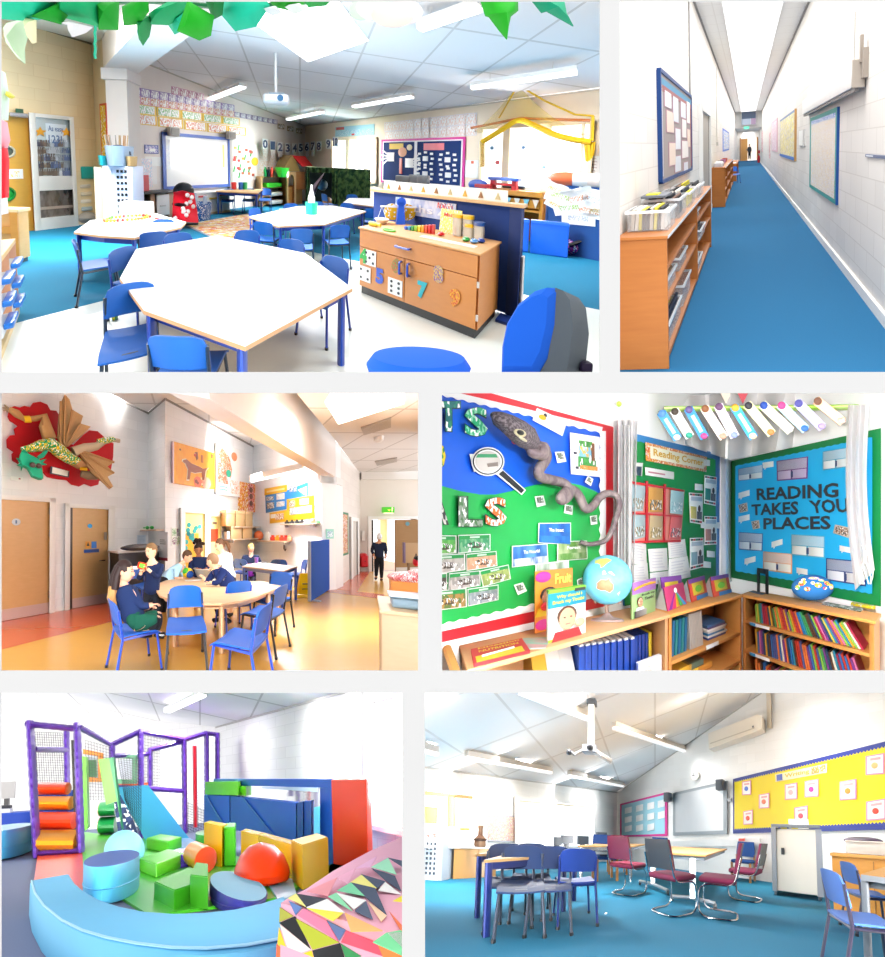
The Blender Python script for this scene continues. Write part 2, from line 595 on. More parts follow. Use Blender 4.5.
def Qd(w,px,name,label,cat,m,group=None,th=.006,off=0.,nm='sheet'):
 """a paper with corners seen at four pixels: top left, top right, bottom right, bottom left"""
 c=(sum(p[0]for p in px)/4,sum(p[1]for p in px)/4)
 n=Wn(w,c[0],c[1],name,label,cat,group,off)
 k=[n.L(u,v,off+th)for u,v in px]
 n.o.location
 P(n,nm,Xt(k,(0,th,0)),m)
 def f(x,y,out=.003):
  t=k[0].lerp(k[1],x);b=k[3].lerp(k[2],x)
  q=t.lerp(b,y);q.y-=out
  return q
 n.f=f
 return n
def qp(n,x0,y0,x1,y1,m,nm='print',out=.003):
 return P(n,nm,Xt([n.f(x0,y0,out),n.f(x1,y0,out),n.f(x1,y1,out),n.f(x0,y1,out)],(0,out,0)),m)
def qt(n,t,x0,y0,x1,y1,m,nm='lettering',out=.006,bold=.02):
 return P(n,nm,Lt(MB(),t,0,0,1,1,0,bold,lambda a,b:n.f(x0+(x1-x0)*a,y1+(y0-y1)*b,out)),m)
def ql(n,x0,y0,x1,y1,rows,m,nm='print'):
 mb=MB()
 for i in range(rows):
  a=y0+(y1-y0)*(i+.25)/rows;b=a+(y1-y0)*.4/rows
  e=x1-(x1-x0)*random.random()*.3
  mb.ext([n.f(x0,a),n.f(e,a),n.f(e,b),n.f(x0,b)],(0,.003,0))
 return P(n,nm,mb,m)
def bookcase(R,p,rz,w,d,h,zs,label,m,t=.025,plinth=True,ends=(1,1)):
 n=T(R,'bookcase',label,'bookcase',p,rz)
 if ends[0]:
  P(n,'side_panel',Bx(0,0,0,t,d,h-t),m)
 if ends[1]:
  P(n,'side_panel',Bx(w-t,0,0,w,d,h-t),m)
 P(n,'top',Bx(-.01,-.015,h-t,w+.01,d,h,.004),m)
 P(n,'back_panel',Bx(t,d-.01,0,w-t,d,h-t),m)
 for z in zs:
  P(n,'shelf',Bx(t,0,z-t,w-t,d-.01,z),m)
 return n
# ================================================================== people
def skin_mesh(pts,edges,radii,root=0,levels=2):
 me=bpy.data.meshes.new('figure')
 me.from_pydata([tuple(p)for p in pts],edges,[])
 o=bpy.data.objects.new('figure',me);COL.objects.link(o)
 o.modifiers.new('skin','SKIN')
 for i,v in enumerate(me.skin_vertices[0].data):
  v.radius=(radii[i],radii[i]);v.use_root=(i==root)
 s=o.modifiers.new('sub','SUBSURF');s.levels=s.render_levels=levels
 dg=bpy.context.evaluated_depsgraph_get()
 ev=o.evaluated_get(dg);m=ev.to_mesh()
 mb=MB().add([tuple(v.co)for v in m.vertices],[tuple(p.vertices)for p in m.polygons])
 ev.to_mesh_clear()
 bpy.data.objects.remove(o);bpy.data.meshes.remove(me)
 return mb
RAD=dict(pelvis=.135,waist=.115,chest=.14,neckb=.06,neck=.05,lsh=.062,lel=.045,lwr=.032,lha=.036,lhip=.085,lkn=.06,lan=.042,lto=.038)
BONES=[('pelvis','waist'),('waist','chest'),('chest','neckb'),('neckb','neck'),('chest','lsh'),('lsh','lel'),('lel','lwr'),('lwr','lha'),('chest','rsh'),('rsh','rel'),('rel','rwr'),('rwr','rha'),('pelvis','lhip'),('lhip','lkn'),('lkn','lan'),('lan','lto'),('pelvis','rhip'),('rhip','rkn'),('rkn','ran'),('ran','rto')]
def person(R,label,y,s,J,yaw,pitch,skin,hair,clothes,group=None):
 """J: joint -> (pixel u, v, depth offset in metres); yaw 0 looks at the viewer, 90 to the picture's right"""
 base=R.y(J['pelvis'][0],J['pelvis'][1],y)
 n=T(R,'person',label,'person',base,0.,group,k=1.)
 pt={}
 for k_,q in J.items():
  p=R.y(q[0],q[1],y)
  pt[k_]=Vec((p.x-base.x,q[2]if len(q)>2 else 0.,p.z-base.z))
 if 'waist' not in pt:
  pt['waist']=pt['pelvis'].lerp(pt['chest'],.5)
 if 'neckb' not in pt:
  pt['neckb']=pt['chest'].lerp(pt['head'],.45)
 pt['neck']=pt['neckb'].lerp(pt['head'],.6)
 for a in 'lr':
  if a+'wr' not in pt and a+'ha' in pt:
   d=pt[a+'ha']-pt[a+'el'];pt[a+'wr']=pt[a+'el']+d*.72
 rad=lambda k_:RAD[('l'+k_[1:])if k_[0]=='r' and('l'+k_[1:])in RAD else k_]*s
 def sk(bones,grow,names=None):
  bs=[b for b in bones if b[0]in pt and b[1]in pt]
  ks=[]
  for b in bs:
   for q in b:
    if q not in ks:
     ks.append(q)
  return skin_mesh([pt[k_]for k_ in ks],[(ks.index(a),ks.index(b))for a,b in bs],[rad(k_)*grow for k_ in ks])
 body=sk(BONES,1.)
 A=Matrix.Rotation(rads(yaw),3,'Z')@Matrix.Rotation(rads(pitch),3,'X')
 h=pt['head'];hs=s*(1.18 if s<.85 else 1.)
 at=lambda x,yy,z:h+A@Vec((x,yy,z))*hs
 st=len(body.v)
 body.ball((0,0,0),(.078,.095,.118),18,14)
 for i in range(st,len(body.v)):
  v=Vec(body.v[i])
  if v.z<0:
   v.x*=1+v.z*1.6;v.y=v.y*(1+v.z*1.2)-(.012 if v.y<0 else 0)*min(1,-v.z*10)
  body.v[i]=tuple(h+A@v*hs)
 st=len(body.v)
 body.ball((0,0,0),(.013,.02,.024),8,6)
 body.move(Matrix.Translation(at(0,-.098,-.015))@A.to_4x4()@Matrix.Scale(hs,4),st)
 for x in(-1,1):
  st=len(body.v)
  body.ball((0,0,0),(.012,.022,.032),8,6)
  body.move(Matrix.Translation(at(x*.08,.005,-.01))@A.to_4x4()@Matrix.Scale(hs,4),st)
 for a in 'lr':
  if a+'ha' not in pt:
   continue
  d=(pt[a+'ha']-pt[a+'wr']).normalized()
  side=d.cross(Vec((0,0,1)))
  side=side.normalized()if side.length>.1 else Vec((1,0,0))
  dn=side.cross(d)
  if dn.z>0:
   dn=-dn
  for i,ln in enumerate((.062,.07,.066,.052)):
   q=pt[a+'ha']+side*(i-1.5)*.02*s+d*.015*s
   body.tube([q,q+d*ln*.55*s,q+(d*ln*.9+dn*.02)*s,q+(d*ln+dn*.035)*s],.0095*s,6,taper=[1,.95,.85,.6])
  q=pt[a+'ha']+side*(.033*s if a=='l' else-.033*s)-d*.02*s
  o_=side if a=='l' else-side
  body.tube([q,q+(o_*.02+d*.025)*s,q+(o_*.02+d*.05+dn*.01)*s],.011*s,6,taper=[1,1,.7])
 P(n,'body',body,mat(skin,rough=.6),ang=80)
 dark=RM('2b2320',.3)
 for x in(-1,1):
  e=at(x*.032,-.088,.012)
  P(n,'eye',Bl(e,(.009*hs,.008*hs,.007*hs),8,6),dark)
  P(n,'eyebrow',Tu([at(x*.02,-.092,.034),at(x*.045,-.085,.036)],.004*hs,5),mat(hair[0],rough=.8))
 P(n,'mouth',Tu([at(-.022,-.09,-.058),at(0,-.096,-.06),at(.022,-.09,-.058)],.005*hs,5),'b5605c')
 for nm,col,what,grow in clothes:
  if what=='top':
   bs=[b for b in BONES[:12]if b[1]not in('neck','lha','rha')]
  elif what=='shirt':
   bs=[b for b in BONES[:12]if b[1]not in('neck','lha','rha','lwr','rwr')]
  elif what=='vest':
   bs=[('pelvis','waist'),('waist','chest')]
  elif what=='legs':
   bs=[('waist','pelvis')]+[b for b in BONES[12:]if b[1]not in('lto','rto')]
  elif what=='shoes':
   bs=None
  elif what=='skirt':
   bs=[('waist','pelvis'),('pelvis','lhip'),('lhip','lkn'),('pelvis','rhip'),('rhip','rkn')]
  if what=='shoes':
   for a in 'lr':
    if a+'an' in pt and a+'to' in pt:
     d=pt[a+'to']-pt[a+'an']
     P(n,nm,Tu([pt[a+'an']+Vec((0,0,-.02*s))-d*.2,pt[a+'an']+d*.4+Vec((0,0,-.02*s)),pt[a+'to'],pt[a+'to']+d*.12],.05*s,10,taper=[.9,1,.95,.5]),mat(col,rough=.35))
  else:
   P(n,nm,sk(bs,grow*1.08),mat(col,rough=.9),ang=80)
 hc,style=hair[0],hair[1]
 hm=mat(hc,'wood',rough=.6,scale=(40,40,12))
 mb=MB()
 st=len(mb.v)
 mb.ball((0,.018,.03),(.088,.1,.112),18,12)
 keep=[f for f in mb.f if sum(mb.v[i][2]-.25*(mb.v[i][1]+.02)for i in f)/len(f)>(.035 if style!='long' else .0)or sum(mb.v[i][1]for i in f)/len(f)>.03]
 keep=[f for f in keep if not(sum(mb.v[i][1]for i in f)/len(f)<-.045 and sum(mb.v[i][2]for i in f)/len(f)<.07)]
 mb.f=keep
 mb.v=[tuple(h+A@Vec(v)*hs)for v in mb.v]
 P(n,'hair',mb,hm,ang=80)
 if style=='ponytail':
  a=at(0,.11,.05)
  P(n,'ponytail',Tu([a,a+A@Vec((0,.05,-.02))*hs,a+A@Vec((0,.07,-.13))*hs,a+A@Vec((0,.06,-.26))*hs],.035*hs,8,taper=[.8,1.1,1,.4]),hm)
 if style=='curls':
  r_=random.Random(5)
  mb=MB()
  for i in range(26):
   t,u=r_.uniform(0,2*PI),r_.uniform(.1,1)
   c=at(.11*cos(t)*u,.05+.04*sin(t*2),.1+.09*abs(sin(t))*u)
   mb.ball(c,.035*hs,8,6)
  P(n,'curls',mb,hm)
  P(n,'headband',Tu([at(.085*cos(t),.02,.04+.095*sin(t))for t in[PI*i/10 for i in range(11)]],.01*hs,6),'e8e4e4')
 if style=='long':
  for(x,yy,w_)in((0,.075,1.),(-.06,.04,.75),(.06,.04,.75)):
   P(n,'long_hair',Tu([at(x,yy,.06),at(x*1.15,yy+.03,-.06),at(x*1.2,yy+.035,-.2)],.06*hs*w_,10,taper=[.8,1.05,.95]),hm)
  for x in(-.05,.0,.05):
   P(n,'blond_ends',Tu([at(x,.1,-.17),at(x*1.2,.11,-.3),at(x*1.2,.1,-.4)],.05*hs,9,taper=[1,.95,.25]),mat('c99a5c','wood',rough=.6,h2='8f5a34',scale=(40,40,10)),label='blond dip-dyed hair ends')
 n.pt=pt
 return n
# ================================================================== the corridor
def corridor():
 R=Room((620,0,885,372),(747,145),400,1.5,.5)
 XL,XR,front=R.z(619,369).x,R.z(885,324).x,R.z(669,369).x
 ZC=R.x(810,0,XR).z;YH=R.x(762,107,XR).y;YE=R.z(757,160).y
 near=R.z(668,369).y;HS=zat(R,668,235.5,near)
 print('corridor',XL,XR,front,ZC,YH,YE,near,HS)
 blk=mat('ebe6e0','block',rough=.8,h2='d8d2cb')
 carpet=mat('196f9f','carpet',rough=.95,h2='135f8c',scale=90.)
 y0=1.2
 ST(R,'floor',floor_mb([(XL,y0),(XR,y0),(XR,YE),(XL,YE)]),carpet)
 WL=Wall(R,(XL,y0),(XL,YE));WR=Wall(R,(XR,YE),(XR,y0))
 ST(R,'wall_left',wall_face(MB(),WL,[(0,0),(WL.len,0),(WL.len,ZC),(0,ZC)]),blk)
 ST(R,'wall_right',wall_face(MB(),WR,[(0,0),(WR.len,0),(WR.len,ZC),(0,ZC)]),blk)
 ST(R,'ceiling',floor_mb([(XL,y0,ZC),(XR,y0,ZC),(XR,YH,ZC),(XL,YH,ZC)]),mat('f3f1ee','tile',rough=.9,h2='e9e6e2'))
 white=RM('f6f4f0',.8)
 ST(R,'wall_header',Bx(XL,YH,2.75,XR,YH+.2,ZC),white)
 ST(R,'ceiling',Bx(XL,YH+.2,2.75,XR,YE,2.8),white)
 grey=RM('8d8a88',.6)
 for x,s in((XL,1),(XR,-1)):
  ST(R,'trim_1',Bx(min(x,x+s*.03),y0,ZC-.035,max(x,x+s*.03),YH,ZC),grey)
 ST(R,'baseboard_right',Bx(XR-.03,y0,0,XR,YE,.1),white)
 ST(R,'baseboard_left',Bx(XL,9,0,XL+.03,YE,.1),white)
 E=Wall(R,(XL,YE),(XR,YE))
 dx0,dx1=R.y(740,150,YE).x,R.y(758,150,YE).x
 ST(R,'wall_back',Bx(XL,YE,0,dx0,YE+.15,2.75).box(dx1,YE,0,XR,YE+.15,2.75).box(dx0,YE,2.2,dx1,YE+.15,2.75),white)
 ST(R,'floor',floor_mb([(XL,YE),(XR,YE),(XR,YE+5),(XL,YE+5)]),RM('e8ded2',.5))
 ST(R,'wall_back',Bx(XL,YE+5,0,XR,YE+5.1,2.8),RM('f3e9dc',.8))
 oak=Wd('d9a86a','cf9a58')
 ST(R,'trim_2',Bx(dx0,YE-.05,0,dx0+.09,YE+.2,2.2).box(dx1-.12,YE-.05,0,dx1,YE+.2,2.2),Wd('b5814a','a5713c'))
 d=T(R,'open_door','oak door standing open at the far end of the corridor','door',(dx0+.1,YE+.1,0))
 P(d,'panel',Bx(0,0,0,.62,.05,2.1),oak);P(d,'handle',Bx(.52,-.05,1.0,.58,0,1.12),CHROME)
 a=R.y(741,111,YH-.3);b=R.y(756.5,124.5,YH-.3)
 s=T(R,'window_panel','dark glazed panel above the far doorway of the corridor','window',(a.x,YH-.1,b.z))
 wd,ht=b.x-a.x,a.z-b.z
 P(s,'frame',Bx(0,0,0,wd,.08,ht),'f2f2f2')
 P(s,'dark_pane',Bx(.05,-.02,ht*.45,wd-.05,0,ht-.04),RM('4c5f7d',.2))
 P(s,'pale_pane',Bx(.05,-.02,.04,wd*.62,0,ht*.45),RM('b6c3d6',.2))
 P(s,'pink_pane',Bx(wd*.64,-.02,.04,wd-.05,0,ht*.45),RM('b39bb8',.2))
 e=R.y(746.5,128,YH)
 S(R,'exit_sign','small green exit sign hanging above the far corridor doorway','sign',Bx(-.2,-.03,-.1,.2,.03,.1),mat('66d6b0',emit=.5),(e.x,YH-.4,e.z))
 WOOD=Wd('bd7638','a8642c')
 def shelf(y0,y1,h,dividers,levels,label,name='low_bookcase'):
  n=T(R,name,label,'bookcase',(XL+.01,y0,0))
  w,d=front-XL-.01,y1-y0
  t=.022
  P(n,'end_panel',Bx(0,0,0,w,t,h-t,.002),WOOD)
  P(n,'end_panel',Bx(0,d-t,0,w,d,h-t,.002),WOOD)
  P(n,'top',Bx(0,-.006,h-t,w+.008,d,h,.003),WOOD)
  P(n,'back_panel',Bx(0,t,0,.012,d-t,h-t),WOOD)
  P(n,'plinth',Bx(.02,t,0,w-.03,d-t,.06),WOOD)
  for y in dividers:
   P(n,'divider',Bx(.012,y-y0-t/2,.06,w,y-y0+t/2,h-t),WOOD)
  ys=[y0]+list(dividers)+[y1]
  for i in range(len(ys)-1):
   for z in levels:
    P(n,'shelf',Bx(.012,ys[i]-y0+t*.6,z-t,w-.012,ys[i+1]-y0-t*.6,z),WOOD)
  P(n,'edge_strip',Bx(w-.001,-.002,h-t*.9,w+.012,d,h-.002),'cfd3d6')
  return n
 shelf(near,R.x(711,183,front).y,HS,[R.x(698,280,front).y],[.082,HS*.5,HS*.75],'beech low bookcase with plastic trays on its top, nearest along the corridor wall')
 shelf(R.z(725,207).y,17.,HS*1.06,[12.,14.4],[.1,.4,.68],'beech low bookcase farther along the corridor, papers piled on top')
 clear=mat('e9edf0',rough=.25,alpha=.22)
 cols=['1f1f22','2f3136','e9dc3a','f2efe8','b08d6a','474b55','6f4f3c','d9d4c8','27324a']
 def tray(y,z,w,d,h,x0,label,full=True,group=None,kind=0):
  n=T(R,'storage_tray',label,'tray',(x0,y,z+.001),0,group)
  t=.006
  def p(x,yy):
   return(x,yy)
  mb=MB()
  mb.box(0,0,0,w,d,t)
  for q in((0,0,w,t),(0,d-t,w,d),(0,t,t,d-t),(w-t,t,w,d-t)):
   mb.box(q[0],q[1],t,q[2],q[3],h)
  P(n,'tub',mb,clear)
  rim=MB()
  for q in((-.015,-.012,w+.015,0),(-.015,d,w+.015,d+.012),(-.015,0,0,d),(w,0,w+.015,d)):
   rim.box(q[0],q[1],h-.02,q[2],q[3],h)
  P(n,'rim',rim,RM('eef1f3',.3))
  if not full:
   return
  nb=9
  for i in range(nb):
   bx=.02+(w-.05)*i/nb
   bh=h*random.uniform(.9,1.25)
   mb=Bx(0,0,0,(w-.05)/nb*.8,d-.03,bh-.01)
   rot(mb,random.uniform(-2,9),'Y')
   S(R,'book','thin book filed on end in '+' '.join(label.replace(',','').split()[:10]),'book',mb,mat(random.choice(cols),rough=.7),(x0+bx,y+.014,z+.009),group='books in '+label)
 x0=XL+.04;wt=front-XL-.06
 tray(near+.18,HS,wt,.3,.15,x0,'clear plastic tray packed with dark books, front one on the near bookcase')
 tray(near+.68,HS,wt,.42,.17,x0,'clear plastic tray of workbooks, second from the front on the near bookcase')
 tray(near+1.3,HS,wt,.5,.15,x0,'clear plastic tray, third from the front on the near bookcase')
 tray(near+2.1,HS,wt,.6,.14,x0,'clear plastic tray, last one along the near bookcase top')
 n=T(R,'ring_binder','grey folder with a yellow flap lying across the trays','folder',(x0+.02,near+.5,HS+.2))
 P(n,'cover',Bx(0,0,0,.2,.3,.02,.003),'6b6f78');P(n,'yellow_flap',Bx(.03,.05,.02,.13,.18,.028),'e6e02a')
 tray(near+.12,HS*.5,wt-.02,.45,.12,x0,'clear tray on the middle shelf at the near end of the bookcase')
 tray(near+.75,HS*.5,wt-.02,.45,.12,x0,'clear tray on the middle shelf, behind the nearest one',full=False)
 tray(near+.2,.082,wt-.02,.6,.16,x0,'clear tray with green and black folders on the bottom shelf')
 tray(near+.95,.082,wt-.02,.5,.2,x0,'tall clear tray at the back of the bottom shelf section',full=False)
 md=R.x(698,280,front).y
 tray(md+.15,HS*.5,wt+.03,.55,.12,x0,'clear tray overflowing with magazines, jutting from the far bookcase section')
 tray(md+.2,.082,wt-.01,.5,.13,x0,'clear tray on the bottom shelf of the far bookcase section')
 tray(md+.15,HS*.75,wt-.02,.4,.1,x0,'shallow clear tray under the top of the far bookcase section',full=False)
 n=T(R,'document_tray','grey tray of papers on the end of the second bookcase','tray',(XL+.06,R.z(725,207).y+.2,HS*1.06+.001))
 P(n,'box',Bx(0,0,0,.22,.8,.1,.01),RM('c6cbd6',.4));P(n,'papers',Bx(.02,.05,.1,.2,.7,.13),PAPER)
 for i,(y,c,lab)in enumerate(((11.2,'e6e35a','small yellow pot on the second bookcase'),(12.4,'50545e','dark pencil pot on the second bookcase'),(13.6,'c99ad6','lilac box on the second bookcase'),(14.8,'d46a52','red tub on the second bookcase'))):
  S(R,'storage_pot',lab,'pot',La([(.07,0),(.09,.12),(.075,.12),(.06,.02)],n=12),mat(c),(XL+.15,y,HS*1.06+.001))
 n=T(R,'writing_desk','beech desk against the corridor wall beyond the bookcases','desk',(XL+.02,18.5,0))
 P(n,'desk_top',Bx(0,0,.72,.45,4.5,.75),WOOD);P(n,'side_panel',Bx(.02,0,0,.43,.05,.72),WOOD)
 P(n,'side_panel',Bx(.02,4.4,0,.43,4.45,.72),WOOD);P(n,'modesty_panel',Bx(.02,.05,.3,.04,4.4,.72),WOOD)
 Sc(R,(front+.05,17.6,0),20,'small blue chair pulled up beside the far corridor desk',s=.85,frame=NAVY)
 S(R,'paper_sheet','white sheet of paper on the far corridor desk','paper',Bx(0,0,0,.28,.8,.006),PAPER,(XL+.12,19,.7505))
 b=Ow(WL,656.5,70,690,190)
 a0,a1=b[0],b[2]
 zt,zb=WL.at(656.5,70)[1],WL.at(656.5,183)[1]
 n=T(R,'notice_board','blue edged notice board of handwritten pages behind the trays','board',WL.pt((a0+a1)/2,(zt+zb)/2),WL.rz)
 hw,hh=(a1-a0)/2,(zt-zb)/2
 n.hw,n.hh,n.th,n.tilt=hw,hh,.03,0
 P(n,'backing',Bx(-hw,-.03,-hh,hw,0,hh),RM('a79c9a',.9))
 fr='1f4583'
 P(n,'frame',Bx(-hw-.02,-.045,-hh,-hw+.02,0,hh).box(hw-.02,-.045,-hh,hw+.02,0,hh).box(-hw,-.045,hh-.02,hw,0,hh+.02).box(-hw,-.045,-hh-.02,hw,0,-hh+.02),fr)
 P(n,'blue_border',Bx(-hw+.03,-.036,hh-.13,hw-.03,-.03,hh-.06),'3f8fb8')
 P(n,'red_border',Bx(-hw+.03,-.037,hh-.19,hw-.03,-.03,hh-.13),'a1575c')
 P(n,'red_border',Bx(hw-.09,-.037,-hh+.05,hw-.04,-.03,hh-.13),'a1575c')
 P(n,'pale_border',Bx(-hw+.03,-.037,-hh+.05,-hw+.09,-.03,hh-.13),'dfe4ec')
 slots=[(-.8,.52,.3,.26),(-.72,.05,.34,.36),(-.62,-.62,.32,.4),(-.38,.3,.3,.46),(-.26,-.3,.3,.4),(-.3,-.8,.34,.3),(.12,.45,.34,.32),(.2,-.02,.3,.38),(.18,-.52,.46,.36),(.58,.38,.26,.48),(.3,-.88,.3,.2),(.6,-.25,.25,.4)]
 for i,(x,z,w_,h_)in enumerate(slots):
  q=T(R,'handwritten_page','handwritten page mounted on dusky pink on the blue edged notice board','paper',WL.pt((a0+a1)/2+(x+w_/2)*hw,(zt+zb)/2+(z+h_/2-.1)*hh,.031),WL.rz,'handwritten pages on the corridor notice board')
  W_,H_=w_*hw*.6,h_*hh*.62
  P(q,'mount',Bx(-W_,-.004,-H_,W_,0,H_),'b98a9c')
  P(q,'page',Bx(-W_*.88,-.007,-H_*.92,W_*.88,-.004,H_*.92),mat(random.choice(['eff1f6','f6f2ee','e3e8f2','f3dfd0'])))
 a,_=WL.at(688.5,60)
 S(R,'conduit_pipe','grey vertical conduit pipe beside the blue edged notice board','pipe',Cy((0,0,0),(0,0,2.6),.014),RM('a5a3a2',.4),WL.pt(a,zt-.25,.02),WL.rz)
 a,z=WL.at(713.5,46)
 n=T(R,'fire_sounder','small dark fire alarm sounder with a red base high on the wall','alarm',WL.pt(a,z),WL.rz)
 P(n,'housing',Bx(-.25,-.1,-.02,.25,0,.16,.02),'6d6a72');P(n,'red_base',Bx(-.2,-.09,-.1,.2,0,-.02,.01),'c23a4a')
 a,z=WL.at(716.5,144)
 n=T(R,'pull_cord','thin white wall conduit ending in a small switch','switch',WL.pt(a,z),WL.rz)
 P(n,'cord',Cy((0,-.015,.05),(0,-.015,2.2),.012),'d8d4d0');P(n,'switch_plate',Bx(-.12,-.05,-.05,.12,0,.05),'bdb9b4')
 a0,a1=WL.at(699,160)[0],WL.at(708.5,160)[0]
 zt=WL.at(699,104)[1]
 dn=T(R,'door_frame','white door frame with a grey door in the corridor side wall','door',WL.pt(a0,0),WL.rz)
 w_=a1-a0
 P(dn,'leaf',Bx(.1,-.02,0,w_-.1,-.005,zt-.1),RM('b3aba3',.6))
 P(dn,'lining',Bx(0,-.07,0,.12,0,zt).box(w_-.12,-.07,0,w_,0,zt).box(.12,-.07,zt-.12,w_-.12,0,zt),'f0eeea')
 P(dn,'shadow_gap',Bx(w_-.2,-.03,0,w_-.12,-.01,zt-.12),'8d8781')
 b=Ow(WL,722.5,128,729,150)
 n=Sh(WL,b,'picture_display','blue edged display of childrens pictures far along the bookcase wall','display','4f7fd0')
 Pr(n,'collage',-.8,-.85,.8,.85,mat('8fb4e6','patch',rough=.6,h2='f4f4f6',scale=6.))
 def board(px,name,label,cat,edge,pat,th=.025):
  a0,z1a=WR.at(*px[0]);a1,z1b=WR.at(*px[1])
  z0=WR.at(*px[2])[1]
  n=Sh(WR,(a0,z0,a1,(z1a+z1b)/2),name,label,cat,mat(edge),th)
  return n
 n=board(((811.6,117),(839.8,108.2),(839,205.5)),'class_photo_board','teal edged board crowded with tiny portraits on the wall opposite the trays','board','1f9d98',None)
 P(n,'deep_blue_edge',Bx(n.hw-.012,-.032,-n.hh,n.hw+.012,-.0,n.hh),'20559c')
 Pr(n,'portraits',-.86,-.9,.9,.9,mat('e9e6ea','patch',rough=.6,h2='c9b3a8',scale=26.))
 Pr(n,'blue_fringe',-.86,.8,.9,.9,PT('3a7cd0','e6ecf6',16.),.003)
 n=board(((780.8,119.5),(796.8,109.5),(796.5,161)),'yellow_display_board','yellow display board with a blue foot and an oak edge','board','6f8fb8',None)
 P(n,'oak_edge',Bx(n.hw-.03,-.05,-n.hh,n.hw+.03,0,n.hh),'c79a5f')
 Pr(n,'collage',-.95,-.86,.95,.9,mat('efe46a','patch',rough=.5,h2='b9b8c6',scale=5.))
 Pr(n,'blue_foot',-1,-1,.98,-.87,'2f7fd6',.004)
 n=board(((772.3,121),(777.8,120),(777.5,152)),'pink_display_board','faint pink display board beyond the yellow one','board','e9c3cc',None)
 Pr(n,'collage',-.8,-.9,.8,.9,mat('f6e6ea','patch',rough=.5,h2='d9a9b8',scale=4.))
 for px,lab in((((800,130.5),(805.6,129),(805.5,146)),'small white notice in a clear holder between two boards'),):
  n=board(px,'wall_notice',lab,'notice','d9d6d2',None)
  Pr(n,'page',-.9,-.92,.5,.92,PAPER)
 for(u,v,w_,h_,c)in((761.5,132,1.4,20,'e08a8a'),(769.2,133,1.2,26,'d97a7a')):
  b=Ow(WR,u,v,u+w_,v+h_)
  card(WR,b,'wall_banner','narrow red and white strip poster far down the corridor','poster',mat(c,'patch',h2='f3e9e9',scale=4.),group='strip posters at the far end')
 q=R.z(765,159.5,0)
 n=T(R,'fire_extinguisher','red fire extinguisher standing by the far end of the corridor','extinguisher',(XR-.14,min(q.y,36),0))
 P(n,'cylinder',La([(.1,0),(.11,.03),(.11,.45),(.07,.55),(.03,.6)],n=14),RM('d3222e',.3));P(n,'valve',Bx(-.05,-.03,.6,.05,.03,.68),BLACK)
 P(n,'sign',Bx(-.05,.03,.75,.1,.06,1.0),'c9353f')
 q=R.z(749.5,160)
 person(R,'person in dark clothes standing at the far end of the corridor',min(q.y,YE-.6),.9,dict(head=(749.5,145.3),chest=(749.5,148.3),pelvis=(749.5,152.2),lsh=(750.8,147.4),lel=(751.2,150),lha=(751,152.3),rsh=(748.2,147.4),rel=(747.8,150),rha=(748,152.3),lhip=(750,152.4),lkn=(750.2,155.5),lan=(750.2,158.8),lto=(750.2,159.2,-.1),rhip=(749,152.4),rkn=(748.8,155.5),ran=(748.8,158.8),rto=(748.8,159.2,-.1)),0,0,'c99a7c',('2a2220','short'),[('dark_coat','3a4048','top',1.2),('trousers','22262e','legs',1.15),('shoes','101014','shoes',1)])
 Wp=R.x(804,97,XR-.1);Wn=R.x(855,61,XR-.1)
 zt,zb=Wp.z,R.x(804,112,XR-.1).z
 zt=Wn.z
 zb=R.x(855,87,XR-.1).z
 n=T(R,'projector_screen','long white roll-up screen case on the wall above the portrait board','projector screen',(XR,Wn.y,zb))
 L=R.x(803.5,112,XR-.1).y-Wn.y
 h_=zt-zb
 P(n,'case',Bx(-.12,0,0,-.02,L,h_,.012),RM('f5f3f0',.4))
 P(n,'end_cap',Bx(-.13,-.03,-.01,-.01,0,h_+.01,.006),RM('b9aea2',.5))
 P(n,'bracket',Bx(-.05,-.1,h_*.3,0,-.02,h_+.1).box(-.07,-.07,h_*.9,-.04,-.03,h_+.22),'a59a8f')
 P(n,'hanger',Cy((-.06,.2,h_),(-.06,.2,h_+.5),.006,n=6),'b5b0aa')
 P(n,'screen_bar',Bx(-.1,0,-.035,-.06,L,-.005),'8f8a86')
 a0,z1=WR.at(867,154);a1,z0=WR.at(888,159)
 n=Sh(WR,(a0,z0,a1+.1,z1),'room_sign','narrow slate blue room sign at the edge of the wall','sign','6f7a98',.015)
 Pr(n,'mark',-.9,-.5,-.3,.5,'e6e8f0')
 n_l=9
 y=1.6
 L=(YH-y-.3)/n_l
 xm=(XL+XR)/2
 for i in range(n_l):
  n=T(R,'ceiling_panel','flush ceiling light panel in the continuous run along the corridor ceiling','ceiling light',(xm,y+i*L,ZC),0,'corridor ceiling light panels')
  P(n,'frame',Bx(-.56,0,-.02,.56,L,0),'f2f0ec');P(n,'diffuser',Bx(-.52,.03,-.026,.52,L-.03,-.02),mat('ffffff',emit=1.))
  lamp(R,(xm,y+(i+.5)*L,ZC-.04),(1.,L*.95),LAMP2*L)
 for y in(YH+2,YH+5,YH+9):
  lamp(R,(xm,y,2.7),(1.,2.),LAMP2*2)
 lamp(R,(xm,YE+2.5,2.72),(1.,1.2),LAMP2*1.5)
 return R
LAMP2=42.
R2=corridor()
